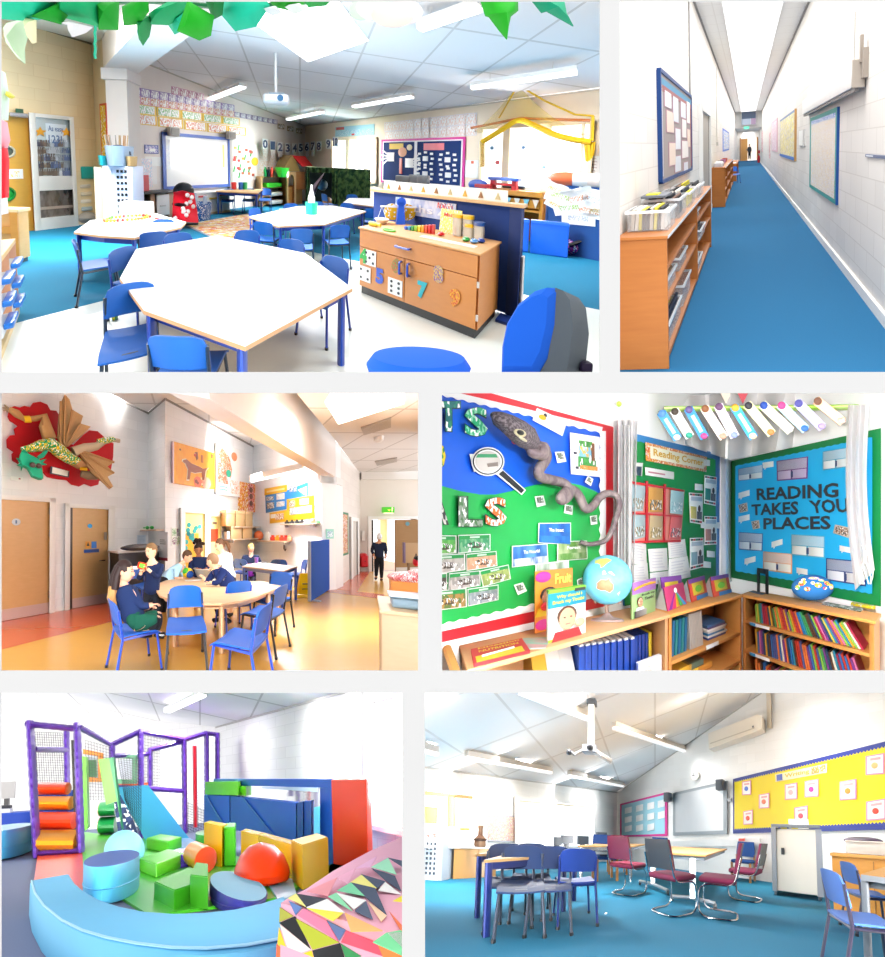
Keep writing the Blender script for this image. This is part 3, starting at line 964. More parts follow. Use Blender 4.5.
# ================================================================== the classroom with white tables
P1L=1.25
def classroom():
 R=Room((0,0,600,372),(300,160),290,1.5,.6)
 C=R.z(305,200.5)
 WW=Wall(R,C,R.z(606,254))
 WB=Wall(R,R.z(104,223),C)
 WD=Wall(R,R.z(-25,237),R.z(99,222.5))
 cream=RM('f6e6cf',.8);tan=mat('efd9ae','block',rough=.8,h2='e4cb9c');offw=RM('f3e9e2',.8)
 cz=WW.at(302,126)[1]
 A=WW.pt(*WW.at(302,126));B=WW.pt(*WW.at(603,88));D=WB.pt(*WB.at(146,63))
 cn=(B-A).cross(D-A).normalized()
 onc=lambda u,v,dz=0.:R.plane(u,v,A-Vec((0,0,dz)),cn)
 carpet=mat('0b7ea2','carpet',rough=.95,h2='086c90',scale=60.)
 vinyl=RM('eef6f0',.35)
 ST(R,'floor',floor_mb([R.z(-40,239),R.z(104,222),R.z(132,219),R.z(305,200),R.z(625,257),R.z(625,390),R.z(-40,390)]),carpet)
 f=MB()
 face(f,[tuple(R.z(u,v,.004))for u,v in((-40,337.3),(302,250),(625,315),(625,400),(-40,400))])
 ST(R,'floor_vinyl',f,vinyl)
 def upto(w,pts):
  return wall_face(MB(),w,pts)
 zc=lambda w,a:(lambda p:p.z+(-(cn.x*(w.pt(a,0).x-A.x)+cn.y*(w.pt(a,0).y-A.y))/cn.z-(p.z-A.z)))(A)
 ST(R,'wall_right',upto(WW,[(0,0),(WW.len,0),(WW.len,zc(WW,WW.len)),(0,zc(WW,0))]),cream)
 ST(R,'wall_back',upto(WB,[(0,0),(WB.len,0),(WB.len,zc(WB,WB.len)),(0,zc(WB,0))]),offw)
 zd=WD.at(99,45)[1]
 ST(R,'wall_left',upto(WD,[(0,0),(WD.len,0),(WD.len,zd),(0,zd+.1)]),tan)
 ST(R,'ceiling',face(MB(),[onc(u,v)for u,v in((304,126.6),(625,84),(625,-45),(20,-45),(132,57))],[(onc(u,v).x,onc(u,v).y)for u,v in((304,126.6),(625,84),(625,-45),(20,-45),(132,57))]),mat('eceaea','tile',rough=.9,h2='cfcbc8',scale=1.1))
 ST(R,'ceiling',floor_mb([tuple(R.z(u,v,zd))for u,v in((-40,14),(101,45.5),(150,-5),(150,-45),(-40,-45))]),RM('e2dccf',.9))
 pf=R.z(111,226);yp=pf.y
 pw=R.y(131.5,226,yp).x-pf.x
 pz=zat(R,121,69,yp)
 ST(R,'pillar',Bx(pf.x,yp,0,pf.x+pw,yp+.5,pz),RM('f4ebe4',.8))
 ST(R,'trim_1',Bx(pf.x-.05,yp-.06,zat(R,121,80,yp),pf.x+pw+.05,yp+.5,pz),RM('f3ebe6',.8))
 e0=WD.pt(WD.len,0)
 NW=Wall(R,e0,pf+Vec((0,.02,0)))
 ST(R,'wall_nib',upto(NW,[(0,0),(NW.len,0),(NW.len,zd),(0,zd)]),RM('f0dcb4',.8))
 dv=WW.d
 b0=Vec((pf.x-.02,yp-.02,0))
 wv=Vec((-dv.y,dv.x,0))
 q=[b0,b0+dv*5.2,b0+dv*5.2+wv*.62,b0+wv*.62]
 mb=Xt([(p.x,p.y,pz)for p in q],(0,0,1.6))
 ST(R,'beam',mb,RM('f2e9e4',.8))
 for w,a0,a1 in((WW,0,WW.len),(WB,0,WB.len)):
  mb=Xt([w.pt(a0,zc(w,a0)-.03,.02),w.pt(a1,zc(w,a1)-.03,.02),w.pt(a1,zc(w,a1),.02),w.pt(a0,zc(w,a0),.02)],w.n*.02)
  ST(R,'trim_2',mb,RM('c9c0b4',.7))
 mb=Xt([WD.pt(0,zd+.06,.02),WD.pt(WD.len,zd-.04,.02),WD.pt(WD.len,zd,.02),WD.pt(0,zd+.1,.02)],WD.n*.02)
 ST(R,'trim_3',mb,RM('8f8268',.7))
 sk=[onc(u,v,.02)for u,v in((308,62),(368,41),(328,-12),(205,-12))]
 c=sum(sk,Vec())/4
 n=T(R,'skylight','bright square skylight in the sloping ceiling above the paper leaves','skylight',c)
 P(n,'glazing',Xt([p-c for p in sk],(0,0,.01)),mat('ffffff',emit=2.2))
 P(n,'kerb',Xt([(p-c)*1.02+Vec((0,0,.01))for p in sk],(0,0,.015)),'f4f2ef')
 lamp(R,c-Vec((0,0,.06)),(1.6,1.2),330*P1L)
 lamp(R,R.z(55,2,zd-.1),(1.,.5),520*P1L)  # added fill for the door wall, hidden behind the paper leaves
 for(p,q,lab,pw_)in(((209,99,.25),(243,86,.25),'strip light nearest the leaf garland, hung above the whiteboard',40),((288,119,.2),(322,111.5,.2),'smallest strip light, hung over the far corner',320),((354,106,.2),(412,96,.2),'strip light in front of the pale blue number chart',110),((472,87,.2),(577,71,.2),'longest strip light, hanging over the yellow voile',60),((420,27,.2),(480,6,.2),'strip light beside the hanging pale flower near the top edge',60)):
  Cb(R,onc(*p),onc(*q),lab,'classroom strip lights',power=pw_*P1L,w=.2,h=.07,body='f6f3ee',glow=2.5)
  m=(onc(*p)+onc(*q))/2
  lamp(R,m+Vec((0,0,.03)),(.5,.1),pw_*.12*P1L,aim=m+Vec((0,0,1)),name='uplight',along=onc(*q)-onc(*p))
 t=onc(275.5,53);bz=zat(R,275,94,t.y)
 n=T(R,'ceiling_projector','white projector hanging on a slim pole in front of the whiteboard','projector',(t.x,t.y,bz))
 P(n,'pole',Cy((0,0,0),(0,0,t.z-bz),.03),'f1efec');P(n,'body',Bx(-.24,-.15,-.2,.26,.15,-.02,.05),RM('f3f4f6',.3))
 P(n,'lens',Cy((.1,-.17,-.1),(.1,-.1,-.1),.06),RM('2b5e86',.2));P(n,'vent',Bx(-.14,-.165,-.15,0,-.15,-.07),'c9d4de')
 P(n,'bracket',Bx(-.12,-.05,-.03,.16,.05,.02),'8296a6')
 def dz(u,v):return WD.at(u,v)
 a0,a1=dz(2,170)[0],dz(31,170)[0]
 zt=dz(20,114)[1]
 n=T(R,'classroom_door','oak classroom door with round windows beside the glazed panel','door',WD.pt(a0,0),WD.rz)
 n.hw=n.hh=1;n.th=0;n.tilt=0
 P(n,'leaf',Bx(0,-.04,0,a1-a0,-.002,zt),mat('dca544','wood',h2='d09a3c',rough=.4))
 for(u,v,r,c_,nm)in((6.5,151.5,7.5,'5a6256','porthole'),(5.5,194,9,'1fa040','green_disc')):
  a,z=dz(u,v);rr=dz(u+r,v)[0]-a
  mb=Cy((a-a0,-.05,z),(a-a0,-.03,z),rr,n=28)
  o=P(n,nm,mb,mat(c_,rough=.3))
  P(n,nm+'_rim',Tu([(a-a0+rr*cos(t),-.05,z+rr*sin(t))for t in[2*PI*i/28 for i in range(28)]],.02,closed=True),mat('b9b39c' if nm=='porthole' else '167a30'),o)
 a,z=dz(6,169);b,z2=dz(23,178.5)
 P(n,'notice',Bx(a-a0,-.048,z2,b-a0,-.04,z),PAPER)
 P(n,'notice_print',Bx(a-a0+.05,-.05,z2+.03,b-a0-.05,-.048,z-.03),PT('f4d77a','f7f2ea',12.))
 a,z=dz(8,112.5);b,z2=dz(27,118.5)
 P(n,'door_closer',Bx(a-a0,-.16,z2,b-a0,-.04,z,.02),mat('c2c2c6',rough=.3,metal=.6))
 P(n,'closer_arm',Bx(a-a0+.1,-.1,z,a-a0+.2,-.04,z+.08),'3f6b52')
 a0,a1=dz(31,170)[0],dz(75,170)[0]
 zt=dz(50,115)[1]
 n=T(R,'glazed_panel','white framed glazed panel with tracings stuck on it beside the oak door','window',WD.pt(a0,0),WD.rz)
 w_=a1-a0
 fr=RM('f7f3ea',.5)
 x0,x1=dz(36.5,150)[0]-a0,dz(70,150)[0]-a0
 zs=[dz(50,v)[1]for v in(118.5,176,190,217)]
 P(n,'frame',Bx(0,-.09,0,x0,0,zt).box(x1,-.09,0,w_,0,zt).box(x0,-.09,zs[0],x1,0,zt).box(x0,-.09,zs[2],x1,0,zs[1]).box(x0,-.09,0,x1,0,zs[3]),fr)
 P(n,'upper_pane',Bx(x0,-.03,zs[1],x1,-.02,zs[0]),RM('c9d6d8',.2))
 P(n,'lower_pane',Bx(x0,-.03,zs[3],x1,-.02,zs[2]),mat('7f746c',rough=.2,h2='5a4f48',kind='cloud',scale=4.))
 P(n,'sill_rail',Bx(x0,-.04,zs[3]+.3*(zs[2]-zs[3]),x1,-.03,zs[3]+.4*(zs[2]-zs[3])),'b8a493')
 tit=Bx(x0+.28*(x1-x0),-.04,zs[0]-.52,x1-.1*(x1-x0),-.03,zs[0]-.1)
 P(n,'title_sheet',tit,'e8f1f6')
 ink='5f7fa8'
 P(n,'title_writing',Lt(Lt(MB(),'As easy',x0+.35*(x1-x0),zs[0]-.28,x1-.2*(x1-x0),zs[0]-.14,-.045),'123!',x0+.35*(x1-x0),zs[0]-.48,x1-.25*(x1-x0),zs[0]-.32,-.045),ink)
 for u,v in((40,132),(66,132.5)):
  a,z=dz(u,v)
  st=[(a-a0+r_*cos(PI/2+i*PI/5),-.045,z+r_*sin(PI/2+i*PI/5))for i,r_ in enumerate([.1,.045]*5)]
  P(n,'star',Xt(st,(0,.01,0)),'f0a92c')
 rnd=random.Random(3)
 for j in range(5):
  for i in range(6):
   u,v=39.5+i*5.3,144+j*7.2
   a,z=dz(u,v)
   hw,hh=rnd.uniform(.04,.08),rnd.uniform(.06,.1)
   mb=Bx(a-a0-hw,-.042,z-hh*.6,a-a0+hw,-.03,z+hh*.4)
   for q in range(4):
    xx=a-a0-hw+hw*2*(q+.5)/4
    mb.box(xx-hw*.14,-.042,z+hh*.4,xx+hw*.14,-.03,z+hh*rnd.uniform(.8,1.15))
   P(n,'hand_print',mb,mat(rnd.choice(['4f5468','8a7a68','6a7ba0','9aa3ad','7a6a5e','c9d0d6'])))
 a0,z1=NW.at(101,108);a1,z0=NW.at(109.6,165)
 n=Sh(NW,(a0,z0,a1,NW.at(109,103)[1]),'sunny_display','narrow yellow display with an orange red border beside the pillar','display','d9532a',.03)
 Pr(n,'collage',-.75,-.95,.75,.93,mat('f2c61f','patch',rough=.6,h2='e8b21a',scale=7.))
 p,rz,w_=front(R,(84,223),(99.5,221.5))
 z=zat(R,90,181,p.y)
 n=T(R,'small_bookcase','small wooden bookcase between the glazed panel and the pillar','bookcase',p,rz)
 P(n,'side_panel',Bx(w_*.35,-.1,0,w_+.15,.25,z),Wd('d58a3c','c67b30'));P(n,'top',Bx(-.08,-.12,z,w_+.15,.28,z+.05),Wd('e0a04c','d08d3c'))
 P(n,'shelf',Bx(-.1,-.1,z*.72,w_*.35,.25,z*.76),Wd('d58a3c','c67b30'));P(n,'back_panel',Bx(-.05,.2,0,w_*.35,.25,z),'b9a07c')
 rnd=random.Random(5)
 for i in range(5):
  S(R,'paper_pile','bundle of papers crammed into the small bookcase by the pillar','paper',Bx(-.1,-.1,0,.1,.06,.09,.02),mat(rnd.choice(['e9e2d6','cfc4b4','a9bcc6','d9cbb4'])),p+Vec((.06+.02*(i%2),-.02,.12+i*.16)),rz,'paper bundles in the small bookcase')
 S(R,'teal_box','teal tissue box on top of the small bookcase','box',Bx(-.12,-.1,0,.18,.1,.26,.02),'1f9c94',p+Vec((.12,0,z+.051)),rz)
 S(R,'cushion_bag','grey round cushion bag on the floor beside the small bookcase','bag',Bl((0,0,.14),(.32,.15,.14)),'a8a096',R.z(82,223.5),0)
 p,rz,w_=front(R,(104,240),(134,240))
 p=R.z(104.5,236);w_=R.y(134.5,236,p.y).x-p.x;rz=0
 z=zat(R,118,166,p.y)
 n=T(R,'steel_cabinet','pale grey steel cabinet with rows of punched holes in front of the pillar','cabinet',p)
 gm=RM('cdd5ea',.45)
 P(n,'body',Bx(0,0,0,w_,.4,z,.008),gm)
 P(n,'side_strip',Bx(-.16,.02,0,-.001,.38,z-.03),RM('cdbba0',.5))
 for i in range(3):
  for j in range(10):
   zz=z*(.93-j*.082)
   P(n,'punched_hole',Bx(w_*(.52+.13*i)-.022,-.006,zz-.03,w_*(.52+.13*i)+.022,.0,zz+.02),BLACK)
 P(n,'door_seam',Bx(w_*.3,-.005,.05,w_*.3+.01,0,z-.05),'b3bcd2')
 bc=p+Vec((w_*.48,.12,z+.001))
 n=T(R,'brush_basket','grey blue basket stuffed with paintbrushes on the steel cabinet','basket',bc)
 P(n,'basket',La([(.2,0),(.24,.36),(.225,.36),(.19,.02)],n=16),'9fb4cc')
 P(n,'handle',Tu([(.23*cos(t),-.05,.2+.17*sin(t))for t in[PI*i/10 for i in range(11)]],.015),'3f4a5c')
 rnd=random.Random(8)
 for i in range(14):
  a=rnd.uniform(-.18,.18)
  S(R,'paintbrush','paintbrush standing in the grey blue basket','brush',Cy((0,0,0),(a*.5,0,.5),.014,.01,n=6),mat(rnd.choice(['b98a5a','d4b48c','7a5a48','a8a29a'])),bc+Vec((a,rnd.uniform(-.05,.05),.06)),group='paintbrushes in the basket')
 for dx,c_,lab in((-.3,'2fb3b8','turquoise patterned pot on the steel cabinet'),(.29,'c9a06a','small tan cup on the steel cabinet')):
  S(R,'craft_pot',lab,'pot',La([(.08,0),(.1,.18),(.09,.18),(.07,.02)],n=14),mat(c_),bc+Vec((dx*.85,-.05,0)))
 def cards(w,p,q,count,ww,hh,edge,face_c,label,group,name='picture_card',th=.01):
  a0,z0=w.at(*p);a1,z1=w.at(*q)
  for i in range(count):
   t=i/max(1,count-1)
   a,z=a0+(a1-a0)*t,z0+(z1-z0)*t
   n=T(R,name,label,'card',w.pt(a,z),w.rz,group)
   P(n,'border',Bx(-ww/2,-th,-hh/2,ww/2,0,hh/2),mat(edge))
   P(n,'picture',Bx(-ww*.43,-th-.004,-hh*.42,ww*.43,-th,hh*.42),mat(*face_c))
 white_print=('f6f2f0','patch',.6,0.,0.,1.,'f9f6f2',9.)
 def wp(h2,sc):return('f7f4f1','patch',.5,0.,0.,1.,h2,sc)
 cards(WB,(175.5,91),(200,97),4,.21,.2,'d99ab8',wp('c98aa0',6.),'small letter card in the short topmost row above the whiteboard','letter cards, topmost row')
 cards(WB,(135.5,91.5),(231,108),13,.22,.2,'8d6fb5',wp('b9a6c9',6.),'purple edged letter card in the upper long row above the whiteboard','purple letter cards')
 cards(WB,(135.5,99.5),(231,113.5),13,.22,.19,'e3a3b9',wp('d98c6a',7.),'pink edged letter card in the second long row above the whiteboard','pink letter cards')
 cards(WB,(143,109.5),(231,121),5,.6,.22,'f0c52e',wp('8fc48a',6.),'yellow edged number frieze panel in the upper of two frieze rows','upper frieze panels')
 cards(WB,(143,119.5),(237,131),5,.64,.24,'f0c52e',wp('e08a6a',6.),'yellow edged number frieze panel in the row just over the whiteboard','lower frieze panels')
 cards(WB,(237,114.6),(275,121.8),8,.2,.14,'7c68a0',wp('c0b0cc',6.),'small purple edged card trailing off towards the far corner','purple cards by the corner')
 cards(WB,(281,126.5),(299,131),3,.3,.17,'b79a4a',wp('7a5c34',6.),'brown animal card nearest the far corner of the classroom','brown animal cards')
 a0,zt0=WB.at(163.5,134.5);a1,zt1=WB.at(228,139)
 zb=(WB.at(163.5,187.5)[1]+WB.at(228,185)[1])/2;zt=(zt0+zt1)/2
 n=Sh(WB,(a0,zb,a1,zt),'whiteboard','large whiteboard in a blue frame on the far wall','whiteboard',RM('ffffff',.25),.03)
 hw,hh=n.hw,n.hh
 P(n,'frame',Bx(-hw-.05,-.05,-hh-.05,-hw+.03,0,hh+.05).box(hw-.03,-.05,-hh-.05,hw+.05,0,hh+.05).box(-hw,-.05,hh-.03,hw,0,hh+.05).box(-hw,-.05,-hh-.05,hw,0,-hh+.03),'4468c0')
 P(n,'yellow_labels',Bx(hw*.78,-.036,hh*.0-.15,hw*.86,-.03,hh*.75),mat('f2e24a','stripe',h2='fff7b0',scale=3.))
 P(n,'side_notes',Bx(-hw*.97,-.036,-hh*.3,-hw*.85,-.03,hh*.8),PT('f1f4f8','dfe6f2',8.))
 for u,v,lab in((171.5,132,'grey speaker above the near corner of the whiteboard'),(228.5,135.5,'grey speaker above the far corner of the whiteboard')):
  a,z=WB.at(u,v)
  n=T(R,'wall_speaker',lab,'speaker',WB.pt(a,z),WB.rz)
  P(n,'housing',Bx(-.13,-.22,-.11,.13,-.02,.11,.03),'b3aca6');P(n,'grille',Bx(-.1,-.23,-.08,.1,-.22,.08),'6d6660')
 a,z=WB.at(230.5,165)
 S(R,'board_pole','grey metal rail at the far side of the whiteboard','rail',Bx(-.05,-.06,-.75,.05,0,.75),RM('b6b0a8',.4),WB.pt(a,z),WB.rz)
 b=Ow(WB,144,144.5,158.5,154)
 n=Sh(WB,b,'rainbow_poster','small dark blue poster with a rainbow between pillar and whiteboard','poster','4a5aa0',.012)
 Pr(n,'print',-.85,-.8,.85,.8,PT('6b78b8','c9b8e0',9.));Pr(n,'sheep',-.3,-.5,.5,.2,PAPER,.004)
 b=Ow(WB,145,156.5,163,166)
 card(WB,b,'pinned_sheet','white pinned sheet just below the rainbow poster','paper',PAPER)
 b=Ow(WB,145.5,166,157,184)
 card(WB,b,'pinned_sheet','faint white timetable sheet low on the wall behind the laptop','paper','f1eeee')
 b=Ow(WB,231.5,143,256.5,180)
 n=Sh(WB,b,'leaf_poster','white poster covered in orange and green leaf cuttings beside the whiteboard','poster','fbf8f6',.012)
 rnd=random.Random(4)
 for i in range(26):
  x,z=rnd.uniform(-.85,.85),rnd.uniform(-.9,.9)
  m='3faf4a' if i%3==0 else mat(rnd.choice(['e8623a','f08a5a','e04a4a','f2b04a']))
  mb=Bx((x)*n.hw-.05,-.02,z*n.hh-.03,x*n.hw+.05,-.012,z*n.hh+.05)if i%3 else rot(Bx(x*n.hw-.025,-.02,z*n.hh-.09,x*n.hw+.025,-.012,z*n.hh+.09),15,'Y',(x*n.hw,0,z*n.hh))
  P(n,'leaf_cutting',mb,m)
 b=Ow(WB,258,147,279,178)
 n=Sh(WB,b,'birthday_chart','white chart of tiny pictures between the leaf poster and the far corner','poster','f9f6f2',.012)
 Pr(n,'print',-.9,-.9,.9,.9,PT('f8f6f2','f3d9c4',7.))
 a,z=WB.at(254.5,161.5)
 S(R,'smiley_face','round yellow smiley face stuck over the leaf poster edge','decoration',Cy((0,-.03,0),(0,-.012,0),.13,n=20),'f5d23a',WB.pt(a,z),WB.rz)
 a0,z1=WB.at(187,187);a1,_=WB.at(221,187)
 n=T(R,'low_storage_unit','white low storage unit with red and yellow labels under the whiteboard','storage unit',WB.pt(a0,0,.45),WB.rz)
 L=a1-a0;z1=WB.back(205,191,.45)[1]-.06
 P(n,'body',Bx(0,0,0,L,.4,z1),'f3efeb');P(n,'top',Bx(-.02,-.02,z1,L+.02,.42,z1+.03),'fbf9f6')
 for i in range(3):
  P(n,'label_strip',Bx(L*(.08+i*.3),-.012,z1*(.82-.12*(i%2)),L*(.3+i*.3),0,z1*(.9-.12*(i%2))),mat(['e05a5a','f2c83a','e07a4a'][i]))
 P(n,'base_rail',Bx(0,-.03,0,L,0,.06),'d9b88a')
 p,rz,w_=front(R,(136.5,224),(176,219))
 z=zat(R,150,193,p.y+.1)
 n=T(R,'teacher_desk','teachers desk with a black underside beside the steel cabinet','desk',p,rz)
 P(n,'desk_top',Bx(-.02,-.05,z-.04,w_+.02,.5,z,.008),Wd('5d564e','4f4842'));P(n,'side_panel',Bx(0,0,0,.05,.45,z-.04),BLACK)
 P(n,'side_panel',Bx(w_-.18,0,0,w_,.45,z-.04),Wd('e0b796','d2a684'));P(n,'side_panel',Bx(w_*.35,0,0,w_*.46,.45,z-.04),Wd('e0b796','d2a684'))
 P(n,'modesty_panel',Bx(.05,.4,.2,w_-.1,.43,z-.04),'3b3a3c')
 dr=P(n,'drawer',Bx(w_*.49,-.03,z*.2,w_*.82,.4,z*.9),'f6f4f2');P(n,'drawer_handle',Bx(w_*.58,-.05,z*.5,w_*.72,-.03,z*.54),'d9d4cf',dr)
 base=p+Vec((w_*.12,.15,z+.001))
 n=T(R,'laptop','open dark laptop on the teachers desk','laptop',p+Vec((w_*.3,.2,z+.001)),rz)
 P(n,'keyboard',Bx(-.2,-.15,0,.3,.1,.03),'24252a');P(n,'screen',rot(Bx(-.24,.08,0,-.2,.1,.45),-12,'Y',(-.22,.1,0)),'2a2b30')
 S(R,'red_file','red file standing on the teachers desk','file',Bx(-.12,-.05,0,.05,.05,.38),'d8404e',base+Vec((.0,.1,0)),rz)
 S(R,'flower_card','pale flowery card standing on the teachers desk by the cabinet','card',Bx(-.18,-.02,.1,.05,.02,.75),PT('f2dfe6','c9dff0',7.),base+Vec((.02,.25,0)),rz)
 q=R.z(184,226)
 n=T(R,'office_chair','black office chair draped with a spotted jacket at the teachers desk','chair',q,rads(15))
 P(n,'backrest',Bl((0,.1,.74),(.22,.08,.2)),'10131c');P(n,'seat',Bl((0,-.1,.5),(.22,.22,.07)),'15171e')
 P(n,'column',Cy((0,0,.06),(0,0,.48),.04),'2a2b30');P(n,'star_base',Bx(-.3,-.04,.02,.3,.04,.08,.02).box(-.04,-.3,.02,.04,.3,.08,.02),'2a2b30')
 def jk(u,v):
  return(-.18+.42*u+.1*(1-v)*(u-.3),-.02-.1*sin(PI*u)-.05*sin(5*v+3*u),.18+.62*v-.12*abs(u-.45))
 n2=T(R,'spotted_jacket','bright red jacket with white spots hung over the office chair','jacket',q+Vec((.06,-.2,0)),rads(15))
 P(n2,'cloth',MB().sheet(jk,12,10,(0,.06,0)),RM('e0162e',.8))
 rnd=random.Random(2)
 for i in range(12):
  u,v=rnd.uniform(.1,.9),rnd.uniform(.08,.9);c_=Vec(jk(u,v))
  P(n2,'white_spot',Bl((c_.x,c_.y-.005,c_.z),(.045,.02,.05),10,6),'f6f2f0')
 q=R.z(201,219)
 n=T(R,'wicker_bin','dark blue patterned bin holding rolled papers beneath the whiteboard','bin',q)
 P(n,'basket',La([(.22,0),(.26,.4),(.24,.4),(.2,.03)],n=16),PT('24508f','3a6fb0',12.));P(n,'paper_rolls',Cy((-.08,0,.1),(-.14,0,.62),.04).cyl((.06,0,.1),(.12,0,.56),.05),'c9d4e6')
 Tb(R,[(216,191),(231,188.4),(263,189.2),(258,193.2)],.62,'narrow craft table under the leaf poster against the far wall',[0,2,3],top=Wd('e9c791','ddb67c'),group=None)
 for u,c_,lab in((241,'2f6ed0','blue pencil tub on the far craft table'),(245,'35b06a','green pencil tub on the far craft table'),(234,'d83a3a','red glue tub on the far craft table')):
  q=R.z(u,189.5,.62)
  S(R,'pencil_tub',lab,'tub',La([(.07,0),(.08,.2),(.07,.2),(.06,.02)],n=12),mat(c_),(q.x,q.y,.621))
 for u,v,lab in((228,200,'dark blue chair by the whiteboard end of the far craft table'),(249,199.5,'small blue chair at the middle of the far craft table'),(265,199,'small blue chair between the far craft table and the bookcase')):
  Ch(R,u,v,u-16,v+16,lab,s=.82,frame='1d3f92')
 p,rz,w_=front(R,(262,207),(286,204.3))
 z=zat(R,270,177,p.y)
 n=T(R,'open_bookcase','open wooden bookcase stacked with bright green trays in the far corner','bookcase',p,rz)
 for x in(0,w_):
  P(n,'side_panel',Bx(x-.03,0,0,x+.03,.4,z),PALEWOOD)
 for t in(.06,.34,.62,.98):
  P(n,'shelf',Bx(0,0,z*t-.02,w_,.4,z*t+.02),PALEWOOD)
 P(n,'back_panel',Bx(0,.38,0,w_,.4,z),Wd('c9904e','b9803e'))
 S(R,'green_tray','lime green tray on the middle shelf of the open bookcase','tray',Bx(0,0,0,.62,.3,.14,.02),'35d42a',p+Vec((.18,.0,z*.64+.001)),rz)
 S(R,'green_basin','round lime green basin on top of the open bookcase','basin',La([(.14,0),(.24,.3),(.22,.3),(.12,.03)],n=16),'3fd63a',p+Vec((w_*.62,.15,z+.001)),rz)
 for i,(c_,lab)in enumerate((('1f8f4a','dark green bottle on the open bookcase'),('20242c','black bottle on the open bookcase'),('e04a3a','red bottle on the open bookcase'),('f2efe8','white bottle on the open bookcase'))):
  S(R,'paint_bottle',lab,'bottle',La([(.06,0),(.06,.2),(.03,.25),(.03,.3)],n=10),mat(c_),p+Vec((w_*(.1+.1*i)+(.38 if i==3 else 0),.12,z+.001)),rz)
 for i,(t,lab)in enumerate(((.36,'pale folded cloths on the second shelf of the open bookcase'),(.08,'pile of white paper on the bottom shelf of the open bookcase'))):
  S(R,'paper_pile',lab,'paper',Bx(0,0,0,.55,.3,.12,.02),'e8e0d6',p+Vec((.25,.02,z*t+.001)),rz)
 p,rz,w_=front(R,(287,206),(300,204.5))
 n=T(R,'play_house','wooden play house with an arched opening and thatched roof','play house',p,rz)
 z=zat(R,290,172,p.y)
 arch=[(0,0,0),(0,0,z),(w_*.7,0,z),(w_*.7,0,0),(w_*.58,0,0),(w_*.58,0,z*.7)]+[(w_*(.35+.23*cos(t)),0,z*.7+z*.22*sin(t))for t in[PI*i/8 for i in range(1,8)]]+[(w_*.12,0,z*.7),(w_*.12,0,0)]
 P(n,'arched_front',Xt(arch,(0,.08,0)),PALEWOOD)
 P(n,'inner_cupboard',Bx(w_*.1,.1,0,w_*1.35,.5,z*.55),Wd('c98f4c','b67c3c'));P(n,'side_panel',Bx(w_*.7,.0,z*.45,w_*1.4,.08,z),Wd('a8642c','97561f'))
 q=[R.y(u,v,p.y-.1)-p for u,v in((281,171.5),(288,161),(294,155),(299,160),(305,172))]
 P(n,'thatch',Xt([Vec((x.x,0,x.z))for x in q],(0,.5,0)),mat('9a7a42','wood',h2='7a5c2c',scale=(40,40,4)))
 q=[R.y(u,v,p.y-.2)-p for u,v in((297,155.5),(316,156),(322,167),(306,167))]
 P(n,'red_roof',Xt([Vec((x.x,-.1+.2*(i<2),x.z))for i,x in enumerate(q)],(0,.06,0)),RM('e8242c',.5))
 p0,p1,p2=R.z(306,213),R.z(337,215),R.z(370,217)
 z=zat(R,320,168,p0.y)
 n=T(R,'camouflage_den','dark green camouflage cloth den with an open flap','den',p0)
 camo=mat('1d3a22','cloud',rough=.9,h2='4f6b3a',scale=9.)
 p1,p2=p1-p0,p2-p0
 back=Vec((.05,.55,0))
 def wob(a,b,z0,z1,ph=0.,flare=.06):
  def f(u,v):
   x=a+(b-a)*u
   nrm=Vec((b.y-a.y,-(b.x-a.x),0)).normalized()
   return x+nrm*(.03*sin(u*22+ph)*(1.2-v)+flare*(1-v))+Vec((0,0,z0+(z1-z0)*v))
  return f
 top=[Vec((0,0,z)),p1+Vec((0,0,z)),p2+Vec((0,0,z*.98)),p2+back+Vec((0,0,z*.98)),back+Vec((0,0,z))]
 P(n,'roof_cloth',Xt(top,(0,0,.02)),camo)
 P(n,'side_cloth',MB().sheet(wob(p1,p2,0,z),30,6,(0,.03,0)),camo)
 P(n,'front_cloth',MB().sheet(wob(Vec((0,0,0)),p1*.12,0,z),5,5,(0,.03,0)).sheet(wob(p1*.84,p1,0,z,2),5,5,(0,.03,0)).sheet(wob(p1*.12,p1*.84,z*.9,z,0,0),10,2,(0,.03,0)),camo)
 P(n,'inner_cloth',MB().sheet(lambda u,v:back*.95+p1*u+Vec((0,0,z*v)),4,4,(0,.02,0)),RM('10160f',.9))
 P(n,'flap',Xt([p1*.1+Vec((0,-.05,z*.12)),p1*.2+Vec((0,-.08,z*.45)),p1*.6+Vec((0,-.02,z*.92)),p1*.2+Vec((0,-.02,z*.6)),p1*.1+Vec((0,0,z*.55))],(0,.02,0)),RM('8f7f8c',.9))
 for(t,zz,r,c_,lab)in((.55,.62,.16,'2f5f86','blue ball hanging inside the den'),):
  S(R,'hanging_ball',lab,'ball',Bl((0,0,0),r),mat(c_),p0+p1*t+Vec((0,.25,z*zz)))
 q=p0+p1*.55+Vec((.05,.25,0))
 n=T(R,'wicker_basket','golden wicker basket on the floor inside the den','basket',q)
 P(n,'bowl',La([(.2,0),(.32,.2),(.3,.2),(.18,.02)],n=16),mat('b07a34','wood',h2='94612a',scale=(20,20,50)));P(n,'fluffy_toy',Bl((.1,0,.3),.16,12,8),'c9852f')
 nums=[(265,144.5,'0'),(272.5,146,'1'),(280,147.5,'2'),(287.5,148.5,'3'),(294.5,148.5,'4'),(300.5,148.2,'5'),(307,147.5,'6'),(313,146.8,'7'),(319,146.8,'8'),(328.5,144.5,'9'),(335.5,142.3,'10')]
